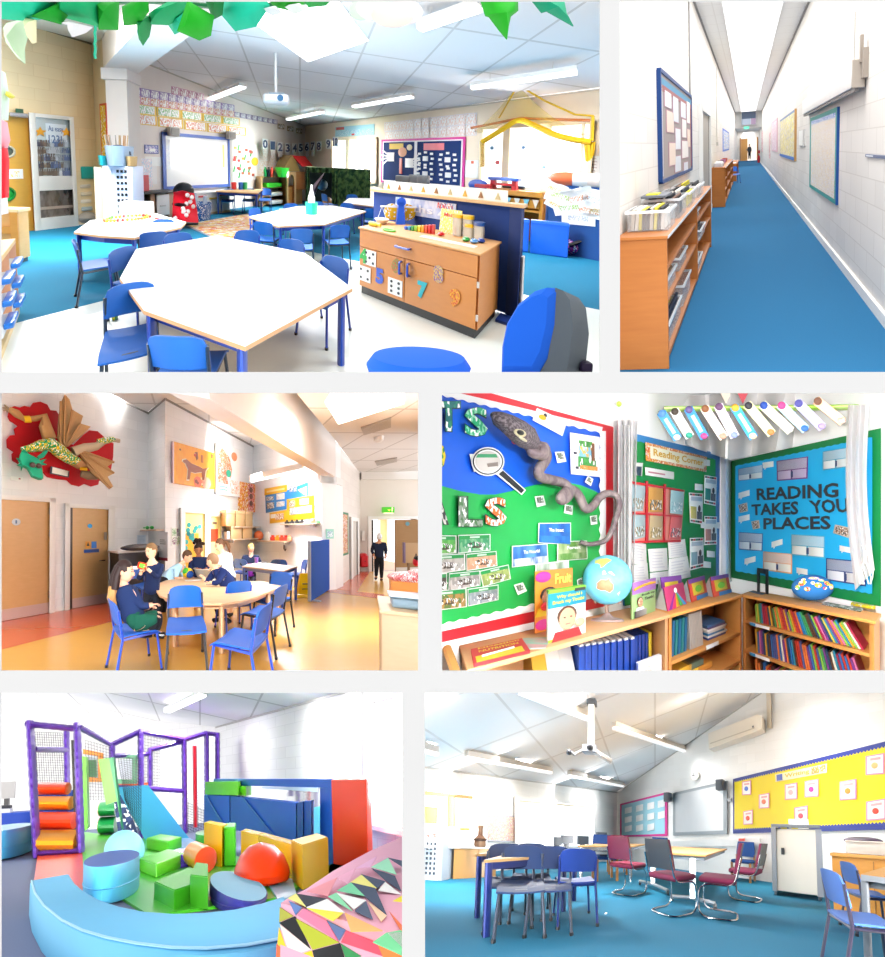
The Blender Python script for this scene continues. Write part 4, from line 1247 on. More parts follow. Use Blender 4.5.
 for i,(u,v,t)in enumerate(nums):
  w=WB if u<303 else WW
  a,z=w.back(u,v,.15)
  n=T(R,'number_card','hanging card with a navy number '+['zero','one','two','three','four','five','six','seven','eight','nine','ten'][i]+' on the number line','number card',w.pt(a,z,.15),w.rz,'number line cards')
  P(n,'card',Bx(-.12,-.01,-.14,.12,0,.18),PAPER)
  P(n,'numeral',Lt(MB(),t,-.1,-.12,.1,.15,-.014,.03),'3c4f78')
  if i<8:
   P(n,'peg_picture',Bx(-.07,-.012,-.32,.09,0,-.15),PT('f7f3ef','e8d9d0',9.))
 pts=[]
 for u,v,t in nums:
  w=WB if u<303 else WW
  a,z=w.back(u,v-3,.15)
  pts.append(w.pt(a,z+.02,.14))
 S(R,'number_line_string','thin string carrying the number cards across the far corner','string',Tu([p-pts[0]for p in pts],.008,6),'d9cfc4',pts[0])
 def window(px,bars,label,name='window_1'):
  a0,z1=WW.at(px[0],px[1]);a1,z0=WW.at(px[2],px[3])
  n=T(R,name,label,'window',WW.pt(a0,z0),WW.rz)
  n.o['kind']='structure'
  w_,h_=a1-a0,z1-z0
  fm=RM('f6e7c8',.6)
  mb=Bx(0,-.06,0,.06,0,h_).box(w_-.06,-.06,0,w_,0,h_).box(0,-.06,h_-.06,w_,0,h_).box(0,-.06,0,w_,0,.05)
  P(n,'window_frame',mb,fm)
  for b in bars:
   a=WW.at(b[0],150)[0]-a0;c_=WW.at(b[1],150)[0]-a0
   P(n,'mullion',Bx(a,-.07,0,c_,0,h_),fm)
  P(n,'pane',Bx(.05,-.02,.04,w_-.05,-.015,h_-.05),mat('ffffff',emit=1.1))
  lamp(R,WW.pt(a0+w_/2,z0+h_/2,.12),(w_*.9,h_*.5/R.k),26*w_*h_*P1L,aim=WW.pt(a0+w_/2,z0+h_/2-.3,2),name='window_daylight')
  return n
 window((332,139,377,184),((347,350),(365,368.5)),'tall narrow window beyond the den with three bright panes')
 window((481,127,590,197),((503.5,510),(543,551),(581,584)),'wide bright window under the yellow voile')
 b=Ow(WW,335,126,374.5,133)
 a0,zl=WW.at(335.5,128);a1,zr=WW.at(374.5,124)
 n=Sh(WW,(a0,WW.at(335.5,137)[1],a1,zr-.0),'number_chart','pale blue chart with a red title above the narrow window','chart','a9dbe8',.012)
 Pr(n,'title',-.95,.35,-.5,.9,'e06a6a');Pr(n,'print',-.9,-.85,.95,.25,PT('a4d8e6','8fbfd0',14.))
 Pr(n,'dot',-.1,-.85,.05,-.5,'d94a4a',.004)
 for j,(p,q)in enumerate((((389,126.8),(470,118.8)),((389.5,136),(470,130)))):
  cards(WW,p,q,11,.3 if j==0 else .3,.26,'efe9ec',wp('f0c8b8',6.),'white alphabet card in the %s row above the pink bordered board'%('upper','lower')[j],'alphabet cards, %s row'%('upper','lower')[j],'alphabet_card')
 a0,zl=WW.at(382,140.5);a1,zr=WW.at(466,135.8)
 zb=(WW.at(382,184)[1]+WW.at(465,187.5)[1])/2;zt=(zl+zr)/2
 n=Sh(WW,(a0,zb,a1,zt),'talk_board','navy pinboard with a pink border and white scalloped edge','board','e03aa0',.03)
 Pr(n,'scallop_edge',-.955,-.91,.955,.91,'faf6f8',.006)
 Pr(n,'felt',-.925,-.86,.925,.86,RM('17356f',.9),.012)
 Pr(n,'divider',-.1,-.9,-.03,.88,'faf6f8',.016)
 Pr(n,'yellow_title',-.76,.55,-.38,.8,'f2c83a',.016);Pr(n,'pink_title',.12,.5,.58,.78,'ee7a86',.016)
 hw,hh=n.hw,n.hh
 rnd=random.Random(6)
 for cx,cz_,flip in((-.72,.2,1),(-.22,-.05,-1)):
  mb=MB()
  mb.box((cx-.1)*hw,-.055,(cz_-.2)*hh,(cx+.1)*hw,-.042,(cz_+.2)*hh)
  for i in range(4):
   st=len(mb.v)
   mb.box(cx*hw,-.055,cz_*hh-.02,(cx+flip*-.28)*hw,-.042,cz_*hh+.02)
   rot_=Matrix.Translation((cx*hw,0,cz_*hh))@Matrix.Rotation(rads(-40+25*i),4,'Y')@Matrix.Translation((-cx*hw,0,-cz_*hh))
   mb.move(rot_,st)
  P(n,'paper_hand',mb,'f7f4f2')
 P(n,'toy_figure',Bx(-.47*hw,-.06,-.55*hh,-.4*hw,-.042,.15*hh),'d9402f')
 P(n,'round_label',Cy((-.4*hw,-.055,.42*hh),(-.4*hw,-.042,.42*hh),.13,n=18),'ef9a6a')
 P(n,'round_label',Cy((-.22*hw,-.055,.62*hh),(-.22*hw,-.042,.62*hh),.08,n=18),'f3e2b4')
 for cx,cz_ in((.17,.15),(.66,.12),(.17,-.48),(.68,-.48)):
  mb=Bx((cx-.06)*hw,-.056,(cz_-.1)*hh,(cx+.06)*hw,-.042,(cz_+.1)*hh)
  for dx,dz_ in((-.14,.2),(.0,.26),(.14,.2),(-.16,0),(.16,0),(-.14,-.2),(.14,-.2),(0,-.26)):
   mb.box((cx+dx-.035)*hw,-.054,(cz_+dz_-.045)*hh,(cx+dx+.035)*hw,-.042,(cz_+dz_+.045)*hh)
  P(n,'word_web',mb,'f4f4f6')
 b=Ow(WW,465.5,160,478,178)
 n=Sh(WW,b,'wall_sheet','white sheet with a small red triangle beside the pink bordered board','paper',PAPER,.01)
 Pr(n,'triangle',-.1,.6,.3,.9,'e0602f')
 b=Ow(WW,583,156,599,180)
 n=Sh(WW,b,'safety_notice','white printed notice with a red strip below the voile tail','notice',PAPER,.01)
 P(n,'print',lines_mb(n,-.8,-.6,.8,.9,6),'cfc6c6');Pr(n,'red_strip',-.8,-.62,.8,-.5,'e05a5a')
 voile=mat('f3c93a',rough=.9,alpha=.38);vdeep=RM('f2c218',.9)
 pk=R.y(518,85,WW.pt(*WW.at(518,85)).y-.35)
 def wv_(u,v,off=.3):
  a,z=WW.back(u,v,off);return WW.pt(a,z,off)
 n=T(R,'yellow_voile','sheer yellow voile gathered to a peak and swagged over the wide window','drape',pk)
 edge=[wv_(472,133),wv_(484,132),wv_(500,126),wv_(519,119),wv_(545,126),wv_(568,132),wv_(592,137)]
 def can(u,v):
  i=u*(len(edge)-1);k_=min(int(i),len(edge)-2);e=edge[k_].lerp(edge[k_+1],i-k_)
  q=pk.lerp(e,v);q.z-=.22*sin(PI*v)*abs(u-.35);q.z+=.02*sin(u*40)*v
  return q-pk
 P(n,'canopy',MB().sheet(can,36,8),voile,label='sheer canopy')
 def swag(pts,r,taper):
  return Tu([p-pk for p in arc_pts(pts)],r,8,taper=None)
 P(n,'swag',swag([wv_(482,142),wv_(500,131),wv_(519,118.5),wv_(540,128),wv_(556,135.5),wv_(575,140),wv_(591,142)],.055,None),vdeep)
 P(n,'tail',MB().sheet(lambda u,v:wv_(586+8*u+(1-v)*(2-4*u)*1.0,142+20*(1-v)-6*u*(1-v))-pk+Vec((0,.04*sin(u*18),0)),10,5,(0,.02,0)),vdeep)
 P(n,'tail',MB().sheet(lambda u,v:wv_(481+3.5*u,141+26*(1-v))-pk+Vec((0,.04*sin(u*18),0)),8,5,(0,.02,0)),voile)
 P(n,'batten',Tu([wv_(471,128)-pk,wv_(520,118.2)-pk,wv_(590,120.5)-pk],.028,8),'c96f2a')
 P(n,'corner_edge',Tu([wv_(593,116)-pk,wv_(592,141)-pk],.025,6).tube([pk-pk,wv_(545,101)-pk,wv_(575,114.5)-pk,wv_(594,116)-pk],.018,6).tube([pk-pk,wv_(499,118)-pk],.016,6),RM('e0b428',.9))
 for(u,v,r_,c_,lab)in((492,148,2.2,'5a9ad8','small blue butterfly sticker on the window'),(523.5,147.5,2,'8fb8e0','pale blue paper bird on the middle window pane'),(497.5,162.5,2.4,'e0687a','pink paper owl on the window'),(543,167,2.2,'3a8fd0','blue and green paper bug on the window post')):
  a,z=WW.back(u,v,.09);rr=WW.back(u+r_,v,.09)[0]-a
  S(R,'window_sticker',lab,'sticker',Bl((0,-.01,0),(rr,.01,rr),10,6),mat(c_),WW.pt(a,z,.09),WW.rz)
 p,rz,w_=front(R,(497,247),(548,249))
 p,rz=WW.pt(WW.at(500,200)[0],0,.5),WW.rz
 q=WW.pt(WW.at(548,200)[0],0,.5);w_=(q-p).length
 z=WW.back(520,191,.5)[1]
 n=T(R,'display_bookcase','orange wood bookcase with bunting under the wide window','bookcase',p,rz)
 ow=Wd('e09a3a','d08a2c')
 P(n,'side_panel',Bx(w_-.05,0,0,w_,.45,z),ow);P(n,'side_panel',Bx(0,0,0,.05,.45,z),ow)
 P(n,'sloping_top',Bx(0,-.02,z-.1,w_,.45,z),ow);P(n,'shelf',Bx(.05,0,z*.62,w_-.05,.4,z*.66),ow);P(n,'back_panel',Bx(0,.43,0,w_,.45,z),Wd('b9712a','a86422'))
 P(n,'front_rail',Bx(.05,-.02,z*.7,w_-.05,0,z*.85),ow)
 for i in range(5):
  P(n,'bunting_flag',Xt([(w_*(.1+.18*i),-.04,z*.86),(w_*(.22+.18*i),-.04,z*.86),(w_*(.16+.18*i),-.04,z*.7)],(0,.01,0)),mat(['f6f2ea','8fd0e8','f4f0e8','7fc9d8','f4e4d0'][i]))
 S(R,'picture_book','open white book lying on the orange bookcase','book',Bx(0,0,0,.5,.3,.02),PAPER,p+Vec((w_*.66,.05,z+.03)),rz)
 S(R,'pencil_case','dark teal pencil case on the orange bookcase','case',Bx(0,0,0,.4,.12,.06,.02),'2b5a6a',p+Vec((w_*.3,.1,z+.02)),rz)
 q=R.y(497.5,193,p.y+.1)
 n=T(R,'toy_stand','small red toy table on the sill under the wide window','toy',WW.pt(WW.back(489,190,.4)[0],WW.back(489,190,.4)[1],.4),WW.rz)
 L=.55
 P(n,'top',Bx(0,-.1,.22,L,.1,.28),'2f62c8');P(n,'leg',Bx(.04,-.08,0,.12,.08,.22),'e02a32');P(n,'leg',Bx(L-.12,-.08,0,L-.04,.08,.22),'e02a32');P(n,'shelf',Bx(.04,-.08,.12,L-.04,.08,.16),'e02a32')
 n=T(R,'toy_aeroplane','blue and red toy plane beside the red toy table','toy',WW.pt(WW.back(478,185,.5)[0],WW.back(478,185,.5)[1],.5),WW.rz)
 P(n,'body',Bl((0,0,0),(.2,.1,.12)),'2a57c0');P(n,'wing',Bx(.0,-.2,-.04,.3,.2,.03),'d8232f')
 a0,z1=WW.back(549,186,.7)
 a1=WW.back(606,186,.7)[0]
 pz_=WW.pt(a0,0,.7)
 z1=WW.back(575,186,.7)[1]
 n=T(R,'felt_screen','navy felt screen carrying white picture cards by the window','screen',pz_,WW.rz)
 P(n,'panel',Bx(0,0,0,a1-a0,.08,z1),RM('23508f',.95));P(n,'edge',Bx(-.03,-.01,0,0,.09,z1+.01),'1a3f78')
 SW=Wall(R,pz_,pz_+WW.d*(a1-a0))
 for i,(u,v,t,s_)in enumerate(((555,188,25,.8),(561,195,14,1.1),(577.5,197,-22,1.1),(594,198,10,1.1),(555,203.5,28,.7),(568.5,206,-16,1.1),(589.5,209,8,1.1),(578,216.5,-3,1.1),(600,210,5,1.))):
  a,z=SW.at(u,v)
  n=T(R,'picture_card','white picture card pinned at a slant on the navy felt screen','card',SW.pt(a,z),SW.rz,'picture cards on the felt screen')
  hw,hh=.2*s_,.13*s_
  P(n,'card',rot(Bx(-hw,-.012,-hh,hw,0,hh),t,'Y'),PAPER)
  P(n,'picture',rot(Bx(-hw*.6,-.016,-hh*.5,hw*.6,-.012,hh*.1),t,'Y'),mat(['d9b34a','8fae3a','c9793a','b0b8c0'][i%4],'patch',h2='f4efe6',scale=14.))
 for i,(u,c_,lab)in enumerate(((565,'e2683a','red toy teapot on the felt screen top'),(580,'f0e6da','white toy basket on the felt screen top'),(595,'ead0c0','pale soft toy on the felt screen top'))):
  a,z=SW.at(u,184)
  S(R,'soft_toy',lab,'toy',Bl((0,0,.11),(.26,.1,.12),14,8),mat(c_),SW.pt(a,z1,-.04)+Vec((0,0,.001)),SW.rz)
 for(p0,p1,vt,lab)in(((514,251),(528.5,252.8),219,'narrow blue padded mat standing against the orange bookcase'),((530,253.2),(568,258.5),221.5,'wide blue padded mat standing in front of the felt screen')):
  p,rz,w_=front(R,p0,p1)
  z=zat(R,(p0[0]+p1[0])/2,vt,(R.z(*p0).y+R.z(*p1).y)/2)
  n=T(R,'gym_mat',lab,'mat',p,rz)
  P(n,'pad',Bx(0,0,0,w_,.1,z,.02),RM('1f62d0',.4));P(n,'seam',Bx(.0,-.006,z-.05,w_,0,z-.035),'3d7ce0')
 for i,(u,v,r_,c_,lab)in enumerate(((577,256,(.3,.16,.16),'d03a9a','pink and purple coat heaped on the carpet by the mats'),(590,254,(.34,.18,.2),'22242c','black bag in the heap by the felt screen'),(582,243,(.26,.14,.14),'2e3440','dark rucksack on top of the coat heap'),(597,246,(.22,.14,.12),'4f9ac0','teal bag at the picture edge of the coat heap'))):
  q=R.z(u,v)
  n=T(R,'coat_heap' if i==0 else 'school_bag',lab,'coat' if i==0 else 'bag',(q.x,q.y+.1,.0 if i<2 else .26))
  P(n,'cloth',Bl((0,0,r_[2]*.9),r_,18,10),mat(c_,'patch' if i==0 else 'cloud',h2='6a3ab0' if i==0 else '3a3f4c',scale=9.,rough=.5 if i else .5));P(n,'strap',Tu([(-r_[0]*.6,-r_[1]*.8,r_[2]*1.2),(0,-r_[1],r_[2]*1.75),(r_[0]*.5,-r_[1]*.8,r_[2]*1.1)],.03),'15161c')
 p,rz,w_=front(R,(350,277),(512,326))
 e=R.z(512.5,327)
 z=zat(R,512,206,e.y)
 dirv=(R.z(476,341.5)-R.z(358.5,293)).normalized()
 cbv=Vec((-dirv.y,dirv.x,0))
 e=e+cbv*((R.z(496,317)-R.z(476,341.5)).length+.1-(e-R.z(358.5,293)).dot(cbv))
 Lw=1.72
 s0=e-dirv*Lw
 n=T(R,'room_divider','navy low room divider with an oak top behind the number cabinet','divider',s0,math.atan2(dirv.y,dirv.x))
 nv=RM('1f3f86',.85)
 P(n,'panel',Bx(0,.0,.03,Lw-.1,.06,z-.03),nv);P(n,'end_post',Bx(Lw-.1,-.03,.0,Lw,.09,z-.03),RM('16306e',.7))
 P(n,'oak_top',Bx(-.02,-.06,z-.03,Lw+.02,.12,z),PALEWOOD);P(n,'foot',Bx(Lw-.14,-.22,0,Lw-.04,-.03,.03),NAVY)
 P(n,'white_edge',Bx(Lw+.001,.02,.1,Lw+.02,.1,z*.55),'f0e6e2')
 DVW=Wall(R,s0,e)
 a0,a1=DVW.at(383,190)[0],DVW.at(507,200)[0]
 n=T(R,'shape_frieze','white shape frieze standing along the top of the divider','frieze',DVW.pt(a0,z,0)+Vec((0,0,.001)),DVW.rz)
 L=a1-a0
 P(n,'strip',Bx(0,.02,0,L,.03,.12),'fbf8ee')
 for i in range(9):
  P(n,'shape',Xt([(L*(i+.3)/9,.014,.02),(L*(i+.62)/9,.014,.02),(L*(i+.46)/9,.014,.09)],(0,.006,0)),mat(['d8a83a','9a6a3a','c9b98a'][i%3]))
 for(u,v,w2,h2_,c_,lab)in((401,187,.22,.2,'1e2026','black camera box on the divider top'),(411,187,.12,.22,'2a2e38','slim dark speaker box on the divider top'),(420,187.5,.14,.22,'30343e','grey black box nearest the frieze on the divider')):
  a,_=DVW.at(u,v)
  zb=DVW.pt(a,0).z
  S(R,'speaker_box',lab,'box',Bx(-w2/2,.04,0,w2/2,.12,h2_,.01),mat(c_,rough=.4),DVW.pt(a,z)+Vec((0,0,.001)),DVW.rz)
 b0=DVW.at(396,199);b1=DVW.at(456,222)
 n=Sh(DVW,(b0[0],b1[1],b1[0],DVW.at(440,202)[1]),'maths_poster','blue clouded poster reading Maths Area on the divider','poster',mat('b4c4ea','cloud',h2='dfe6f6',scale=5.),.01)
 mb=Lt(MB(),'Maths Area',-.98*n.hw,-.55*n.hh,1.55*n.hw,.35*n.hh,-.02,.02)
 mb.v=[(min(v[0],n.hw),v[1],v[2])for v in mb.v]
 P(n,'lettering',mb,'f4f2f6')
 Pr(n,'picture',.45,.3,.9,.95,PT('e0504a','4fa0d0',12.),.004)
 p,rz,w_=front(R,(358.5,293),(476,341.5))
 q=R.z(496,317)
 dep=(q-R.z(476,341.5)).length
 z=zat(R,477.5,253,R.z(477,341).y)
 n=T(R,'number_cabinet','beech cabinet decorated with dice and numbers, blue handles','cabinet',p,rz)
 cw=Wd('dc924a','cf8440')
 P(n,'plinth',Bx(.02,.03,0,w_-.02,dep,.09),BLACK)
 P(n,'carcass',Bx(0,.02,.09,w_,dep,z-.02),cw);P(n,'worktop',Bx(-.01,-.01,z-.02,w_+.015,dep+.01,z,.004),Wd('e3a868','d89a58'))
 dzr=z*.72
 dr=P(n,'drawer',Bx(.01,0,dzr,w_-.01,.02,z-.025),cw)
 hb=RM('2450c8',.3)
 P(n,'drawer_handle',Tu(arc_pts([(w_*.38,0,z*.86),(w_*.38,-.04,z*.86),(w_*.5,-.04,z*.86),(w_*.5,0,z*.86)]),.012),hb,dr)
 ds=[]
 for x0,x1 in((.012,w_*.455),(w_*.46,w_-.012)):
  ds.append(P(n,'door',Bx(x0,0,.1,x1,.02,dzr-.008),cw))
 for d_,x in((ds[0],w_*.425),(ds[1],w_*.495)):
  P(n,'door_handle',Tu(arc_pts([(x,0,dzr*.92),(x,-.04,dzr*.92),(x,-.04,dzr*.7),(x,0,dzr*.7)]),.012),hb,d_)
 for zz in(.18,dzr*.85):
  P(n,'hinge',Bx(w_-.008,-.008,zz,w_+.008,.01,zz+.05),'d9d4cc',ds[1])
 CW=Wall(R,p,R.z(476,341.5))
 def die(u,v,pips,lab,s_=.085):
  a,zz=CW.at(u,v)
  d=T(R,'dice_card',lab,'card',CW.pt(a,zz,.001),CW.rz,'dice cards on the number cabinet')
  P(d,'card',Bx(-s_,-.005,-s_,s_,0,s_),PAPER)
  P(d,'pip',(lambda m_:[m_.cyl((x*s_,-.008,y*s_),(x*s_,-.004,y*s_),s_*.17,n=12)for x,y in pips]and m_)(MB()),BLACK)
 die(369.8,257.8,[(-.55,.6),(.55,.6),(0,0),(-.55,-.6),(.55,-.6)],'white card with five black dots on the cabinet door')
 die(364.6,273.8,[(-.55,.55),(.55,.55),(-.55,-.55),(.55,-.55)],'white card with four black dots at the cabinet edge')
 die(395.2,287,[(-.5,.6),(.5,.6),(-.5,0),(.5,0),(-.5,-.6),(.5,-.6)],'white card with six black dots low on the cabinet door')
 for(u,v,t,c_,lab,kind)in((363.5,255.5,'4','35b84a','green number four stuck at the cabinet edge',0),(379.8,276,'5','3f63d8','blue number five on the cabinet',0),(396,265,'6','e03a2a','red and green patterned number six behind the door handle','3aa84a'),(438.5,274,'8','7a3fa8','purple and yellow number eight on the cabinet','f0d040'),(422.5,290,'7','1fb8c8','turquoise number seven on the cabinet',0),(455,298,'9','d8262c','red and yellow number nine low on the cabinet','f0c030')):
  a,zz=CW.at(u,v)
  m_=mat(c_,'cloud',h2=kind,scale=55.)if kind else mat(c_)
  S(R,'number_sticker',lab,'sticker',Lt(MB(),t,-.05,-.085,.05,.085,-.006,.06),m_,CW.pt(a,zz,.001),CW.rz)
 cd=(R.z(476,341.5)-p).normalized();cb=Vec((-cd.y,cd.x,0))
 def on(u,v,dz_=0.):
  q=R.z(u,v,z);b=(q-p).dot(cb)
  return q+cb*(min(max(b,.07),dep-.1)-b)+Vec((0,0,.001+dz_))
 n=T(R,'balance_scale','toy balance with a blue post and two yellow discs','toy',on(404,224))
 P(n,'post',Xt([(-.055,0,0),(.055,0,0),(.03,0,.27),(-.03,0,.27)],(0,.05,0)).cyl((0,0,.27),(0,.05,.27),.055,n=16),RM('2a66ee',.4))
 for x in(-.09,.1):
  P(n,'disc',Cy((x,.062,.14),(x,.085,.14),.1,n=24),mat('f5b80f','patch',h2='f2c018',scale=14.,rough=.5))
 P(n,'beam',Bx(-.25,.02,.2,.2,.04,.22),'f2f0ec')
 P(n,'string',Cy((-.23,.03,.21),(-.29,.03,.04),.003,n=5).cyl((-.23,.03,.21),(-.17,.03,.04),.003,n=5),PAPER)
 P(n,'pan',La([(.05,-.02),(.09,.04),(.085,.04),(.045,-.01)],(-.23,.03,.02),n=18),'f6f6f4')
 for i,c_ in enumerate(('2a62d0','2f9ad0','2fa84a','8fc43a','f2d21f','f2a81f','e8502a','d81f2a','c81a2a')):
  u,v=406+i*3.4,229.5+i*.55
  q=on(u,v)
  S(R,'number_block',['blue','pale blue','green','lime','yellow','amber','orange','red','crimson'][i]+' plastic counting block in the row behind the drawer','block',Bx(-.016,-.02,0,.016,.02,.035+.008*i,.004),mat(c_,rough=.35),q,rz,'counting blocks on the cabinet')
 b=on(458,231)
 n=T(R,'maths_book','yellow maths book standing open among the jars','book',b,rz)
 P(n,'cover',rot(Bx(-.12,0,0,.1,.015,.26),-12,'X'),PT('f2df5a','f0e48a',16.));P(n,'title',rot(Lt(MB(),'Maths',-.08,.18,.06,.22,-.006),-12,'X'),'e0402a')
 jar=mat('f2f0e2',rough=.15,alpha=.5)
 for(u,v,hh_,lid,lab)in((466,232,.19,'f0c01a','clear jar with a yellow lid beside the maths book'),(478,233,.19,'f0c01a','tall clear jar with a yellow lid nearest the divider post'),(486,236,.14,'1f4f9a','clear jar with a blue lid in front of the divider'),(470,237,.11,'f0c01a','short clear tub with a yellow lid in front of the jars')):
  n=T(R,'counting_jar',lab,'jar',on(u,v))
  P(n,'jar',La([(.05,0),(.052,hh_),(.046,hh_),(.045,.01)],n=18),jar);P(n,'lid',Cy((0,0,hh_),(0,0,hh_+.035),.055,n=18),mat(lid,rough=.3))
  P(n,'counters',Cy((0,0,.008),(0,0,hh_*.45),.042,n=14),PT('e0a03a','4f8fd0',40.))
 for(u,v,c_,lab)in((441,236,'d8232a','red toy car on the cabinet mat'),(466,241.5,'2fa84a','green counter dish on the cabinet'),(481,243,'1f3f9a','navy toy at the corner of the cabinet'),(474,243.5,'5f9ad8','pale blue toy car at the cabinet corner')):
  S(R,'small_toy',lab,'toy',Bl((0,0,.02),(.04,.025,.02),14,8).box(-.02,-.02,.025,.02,.02,.045,.008),mat(c_,rough=.3),on(u,v))
 S(R,'play_mat','pale patterned play mat lying along the cabinet top','mat',Bx(-.26,-.045,0,.26,.05,.004),PT('dfe8c9','c9dfe6',20.),on(447,241.5),rz)
 S(R,'torch','yellow and blue torch lying at the cabinet end','torch',Cy((-.06,0,.028),(.04,0,.028),.026,n=14).cyl((.04,0,.028),(.09,0,.028),.02,n=12),'e8d81f',on(374,226.5),rz)
 S(R,'green_glasses','green plastic ring lying near the torch','toy',Tu([(.07*cos(t),.04*sin(t),.01)for t in[2*PI*i/20 for i in range(20)]],.01,closed=True),'6fd03a',on(389,231),rz)
 Tb(R,[(120,278),(144,310),(245,346),(352,288),(305,253),(217,235.5),(136,249)],.59,'big white octagonal table of two halves in the foreground',[1,2,3,5],seam=((150,306),(312,257)),r=.028)
 Tb(R,[(74,232),(90,220.5),(154,213),(186,222),(181,227),(134,237.5),(101,235.5)],.59,'white table with a bead string, in front of the steel cabinet',[0,4,5],r=.024)
 Tb(R,[(249.5,216.5),(281,209.5),(298,206),(332,205.5),(366,211),(325,224),(278,226)],.59,'white hexagonal table with a green bottle in the middle of the room',[0,4,5,6],r=.024)
 Tb(R,[(343,202.5),(349,198),(379,198.4),(380,207)],.59,'white table beside the den, half hidden by the divider',[0,3],r=.024)
 q=R.z(311.5,214,.59)
 n=T(R,'glue_bottle','green bottle with a white nozzle on the hexagonal table','bottle',(q.x,q.y,.591))
 P(n,'pot',La([(.1,0),(.11,.2),(.09,.2),(.09,.03)],n=16),'14b08a');P(n,'nozzle',La([(.06,.1),(.06,.28),(.02,.42),(.015,.5)],n=12),PAPER)
 q=R.z(292,210,.59)
 S(R,'open_folder','thin open folder on the hexagonal table','folder',Bx(-.22,-.1,0,.22,.1,.012),'cfd4dc',(q.x,q.y,.591),.3)
 pts=[R.z(u,v,.59)for u,v in((104,221.5),(112,219),(124,218),(136,217),(147,216.5),(150,218),(142,220),(132,221),(118,222),(107,222.5))]
 q0=pts[0]
 n=T(R,'bead_string','loop of red, yellow and green counting beads on the table','beads',(q0.x,q0.y,.591))
 rnd=random.Random(9)
 for i in range(len(pts)):
  a,b=pts[i]-q0,pts[(i+1)%len(pts)]-q0
  for t in(0,.33,.66):
   c_=a.lerp(b,t)
   P(n,'bead',Bl((c_.x,c_.y,.022),.022,8,5),mat(rnd.choice(['e8302a','f2c01f','5fb83a','e87a2a','d8d23a'])))
 q=R.z(137,215,.59)
 S(R,'tissue_box','white cardboard box at the far side of the bead table','box',Bx(-.22,-.1,0,.22,.1,.2,.01),'f4f2f2',(q.x,q.y,.591))
 for u,v in((157,219),(161,220.5)):
  q=R.z(u,v,.59)
  S(R,'red_counter','single red counter lying on the bead table','counter',Cy((0,0,0),(0,0,.02),.03,n=12),'d83a3a',(q.x,q.y,.591),group='red counters')
 blue=RM('2060b4',.6);dkf=RM('2a3a4a',.4);bf=RM('1d45a8',.35)
 ch=[((193,363),(230,302),'blue chair with its back to us at the front edge of the big table',.8,None,{}),((131,339),(126,400),'blue chair at the near corner of the big table, seen side on',.8,None,{}),((124,254),(200,268),'blue chair at the bead table side of the big table, only its back showing',.8,.72,{}),((178,237),(205,275),'blue chair behind the big table nearest the bead table',.8,.74,{}),((247,234),(235,275),'blue chair back showing over the far edge of the big table beside the rug',.8,.74,{}),((291,243.5),(250,280),'blue chair back showing at the far edge of the big table',.8,.74,{}),((334,262),(270,290),'blue chair at the cabinet end of the big table',.8,.74,{}),((99,264),(150,256),'blue chair side on at the door end of the bead table',.8,None,{}),((152,251),(140,222),'blue chair with its back to us at the bead table',.8,None,{}),((268,238),(300,217),'blue chair at the near corner of the hexagonal table by the rug',.8,None,{}),((302,246),(305,215),'blue chair with its back to us in front of the hexagonal table',.8,None,{}),((336,241),(312,220),'blue chair at the cabinet side of the hexagonal table',.8,None,{}),((255,210.5),(300,217),'blue chair at the rug end of the hexagonal table',.8,.74,{}),((291,205.5),(303,217),'blue chair on the far side of the hexagonal table, before the play house',.8,.74,{}),((317,203.5),(310,217),'blue chair on the far side of the hexagonal table, before the den',.8,.74,{}),((347,205),(320,214),'blue chair at the den corner of the hexagonal table',.8,.74,{}),((352,196),(362,204),'blue chair behind the table beside the den',.8,.74,{}),((371,221),(362,204),'blue chair in front of the table beside the den',.8,None,{}),((330,204),(352,203),'dark blue chair between the den and the table beside it',.8,None,{}),((163,222.5),(150,232),'blue chair behind the bead table nearest the desk',.8,.74,{})]
 for(u,v),(tu,tv),lab,s_,zz,kw in ch:
  Ch(R,u,v,tu,tv,lab,s=s_,z=zz,shell=blue,frame=dkf if zz is None else bf,group='blue classroom chairs')
 q=R.z(110,246,.3)
 pts=[R.z(u,v)for u,v in((186,225),(247,214.5),(275,222),(225,243))]
 c=sum(pts,Vec())/4
 n=T(R,'play_rug','bright road map rug on the carpet behind the big table','rug',c)
 P(n,'border',MB().prism([((p.x-c.x)*1.05,(p.y-c.y)*1.05)for p in pts],.005,.014),RM('9aa2ae',.95))
 P(n,'pattern',MB().prism([(p.x-c.x,p.y-c.y)for p in pts],.014,.02),mat('e8c49a','patch',rough=.9,h2='e0503a',scale=2.6))
 p=R.z(-14,263);q=R.z(23,263)
 z=zat(R,10,209,p.y)
 n=T(R,'wooden_locker','pale wooden locker at the left picture edge in front of the door','cupboard',(p.x,p.y,0))
 w_=q.x-p.x
 P(n,'body',Bx(0,0,.06,w_,.15,z-.04),Wd('e6b878','d9a862'));P(n,'top',Bx(-.01,-.02,z-.04,w_+.02,.17,z),Wd('f0d7a8','e6c890'))
 P(n,'corner_post',Bx(w_-.1,-.02,.06,w_,0,z-.04),Wd('d99a4a','cc8c3e'));P(n,'plinth',Bx(.02,.02,0,w_-.03,.14,.06),'5c5a58')
 P(n,'front_rail',Bx(0,-.015,z*.55,w_-.1,0,z*.68),Wd('d99a4a','cc8c3e'))
 xr=R.z(8,335).x
 f0,f1=R.z(5,352),R.z(19.5,314)
 n=T(R,'tray_unit','wooden tray unit with blue tray fronts at the left picture edge','tray unit',f0,math.atan2((f1-f0).y,(f1-f0).x))
 L=(f1-f0).length
 z=zat(R,18,239,f1.y)
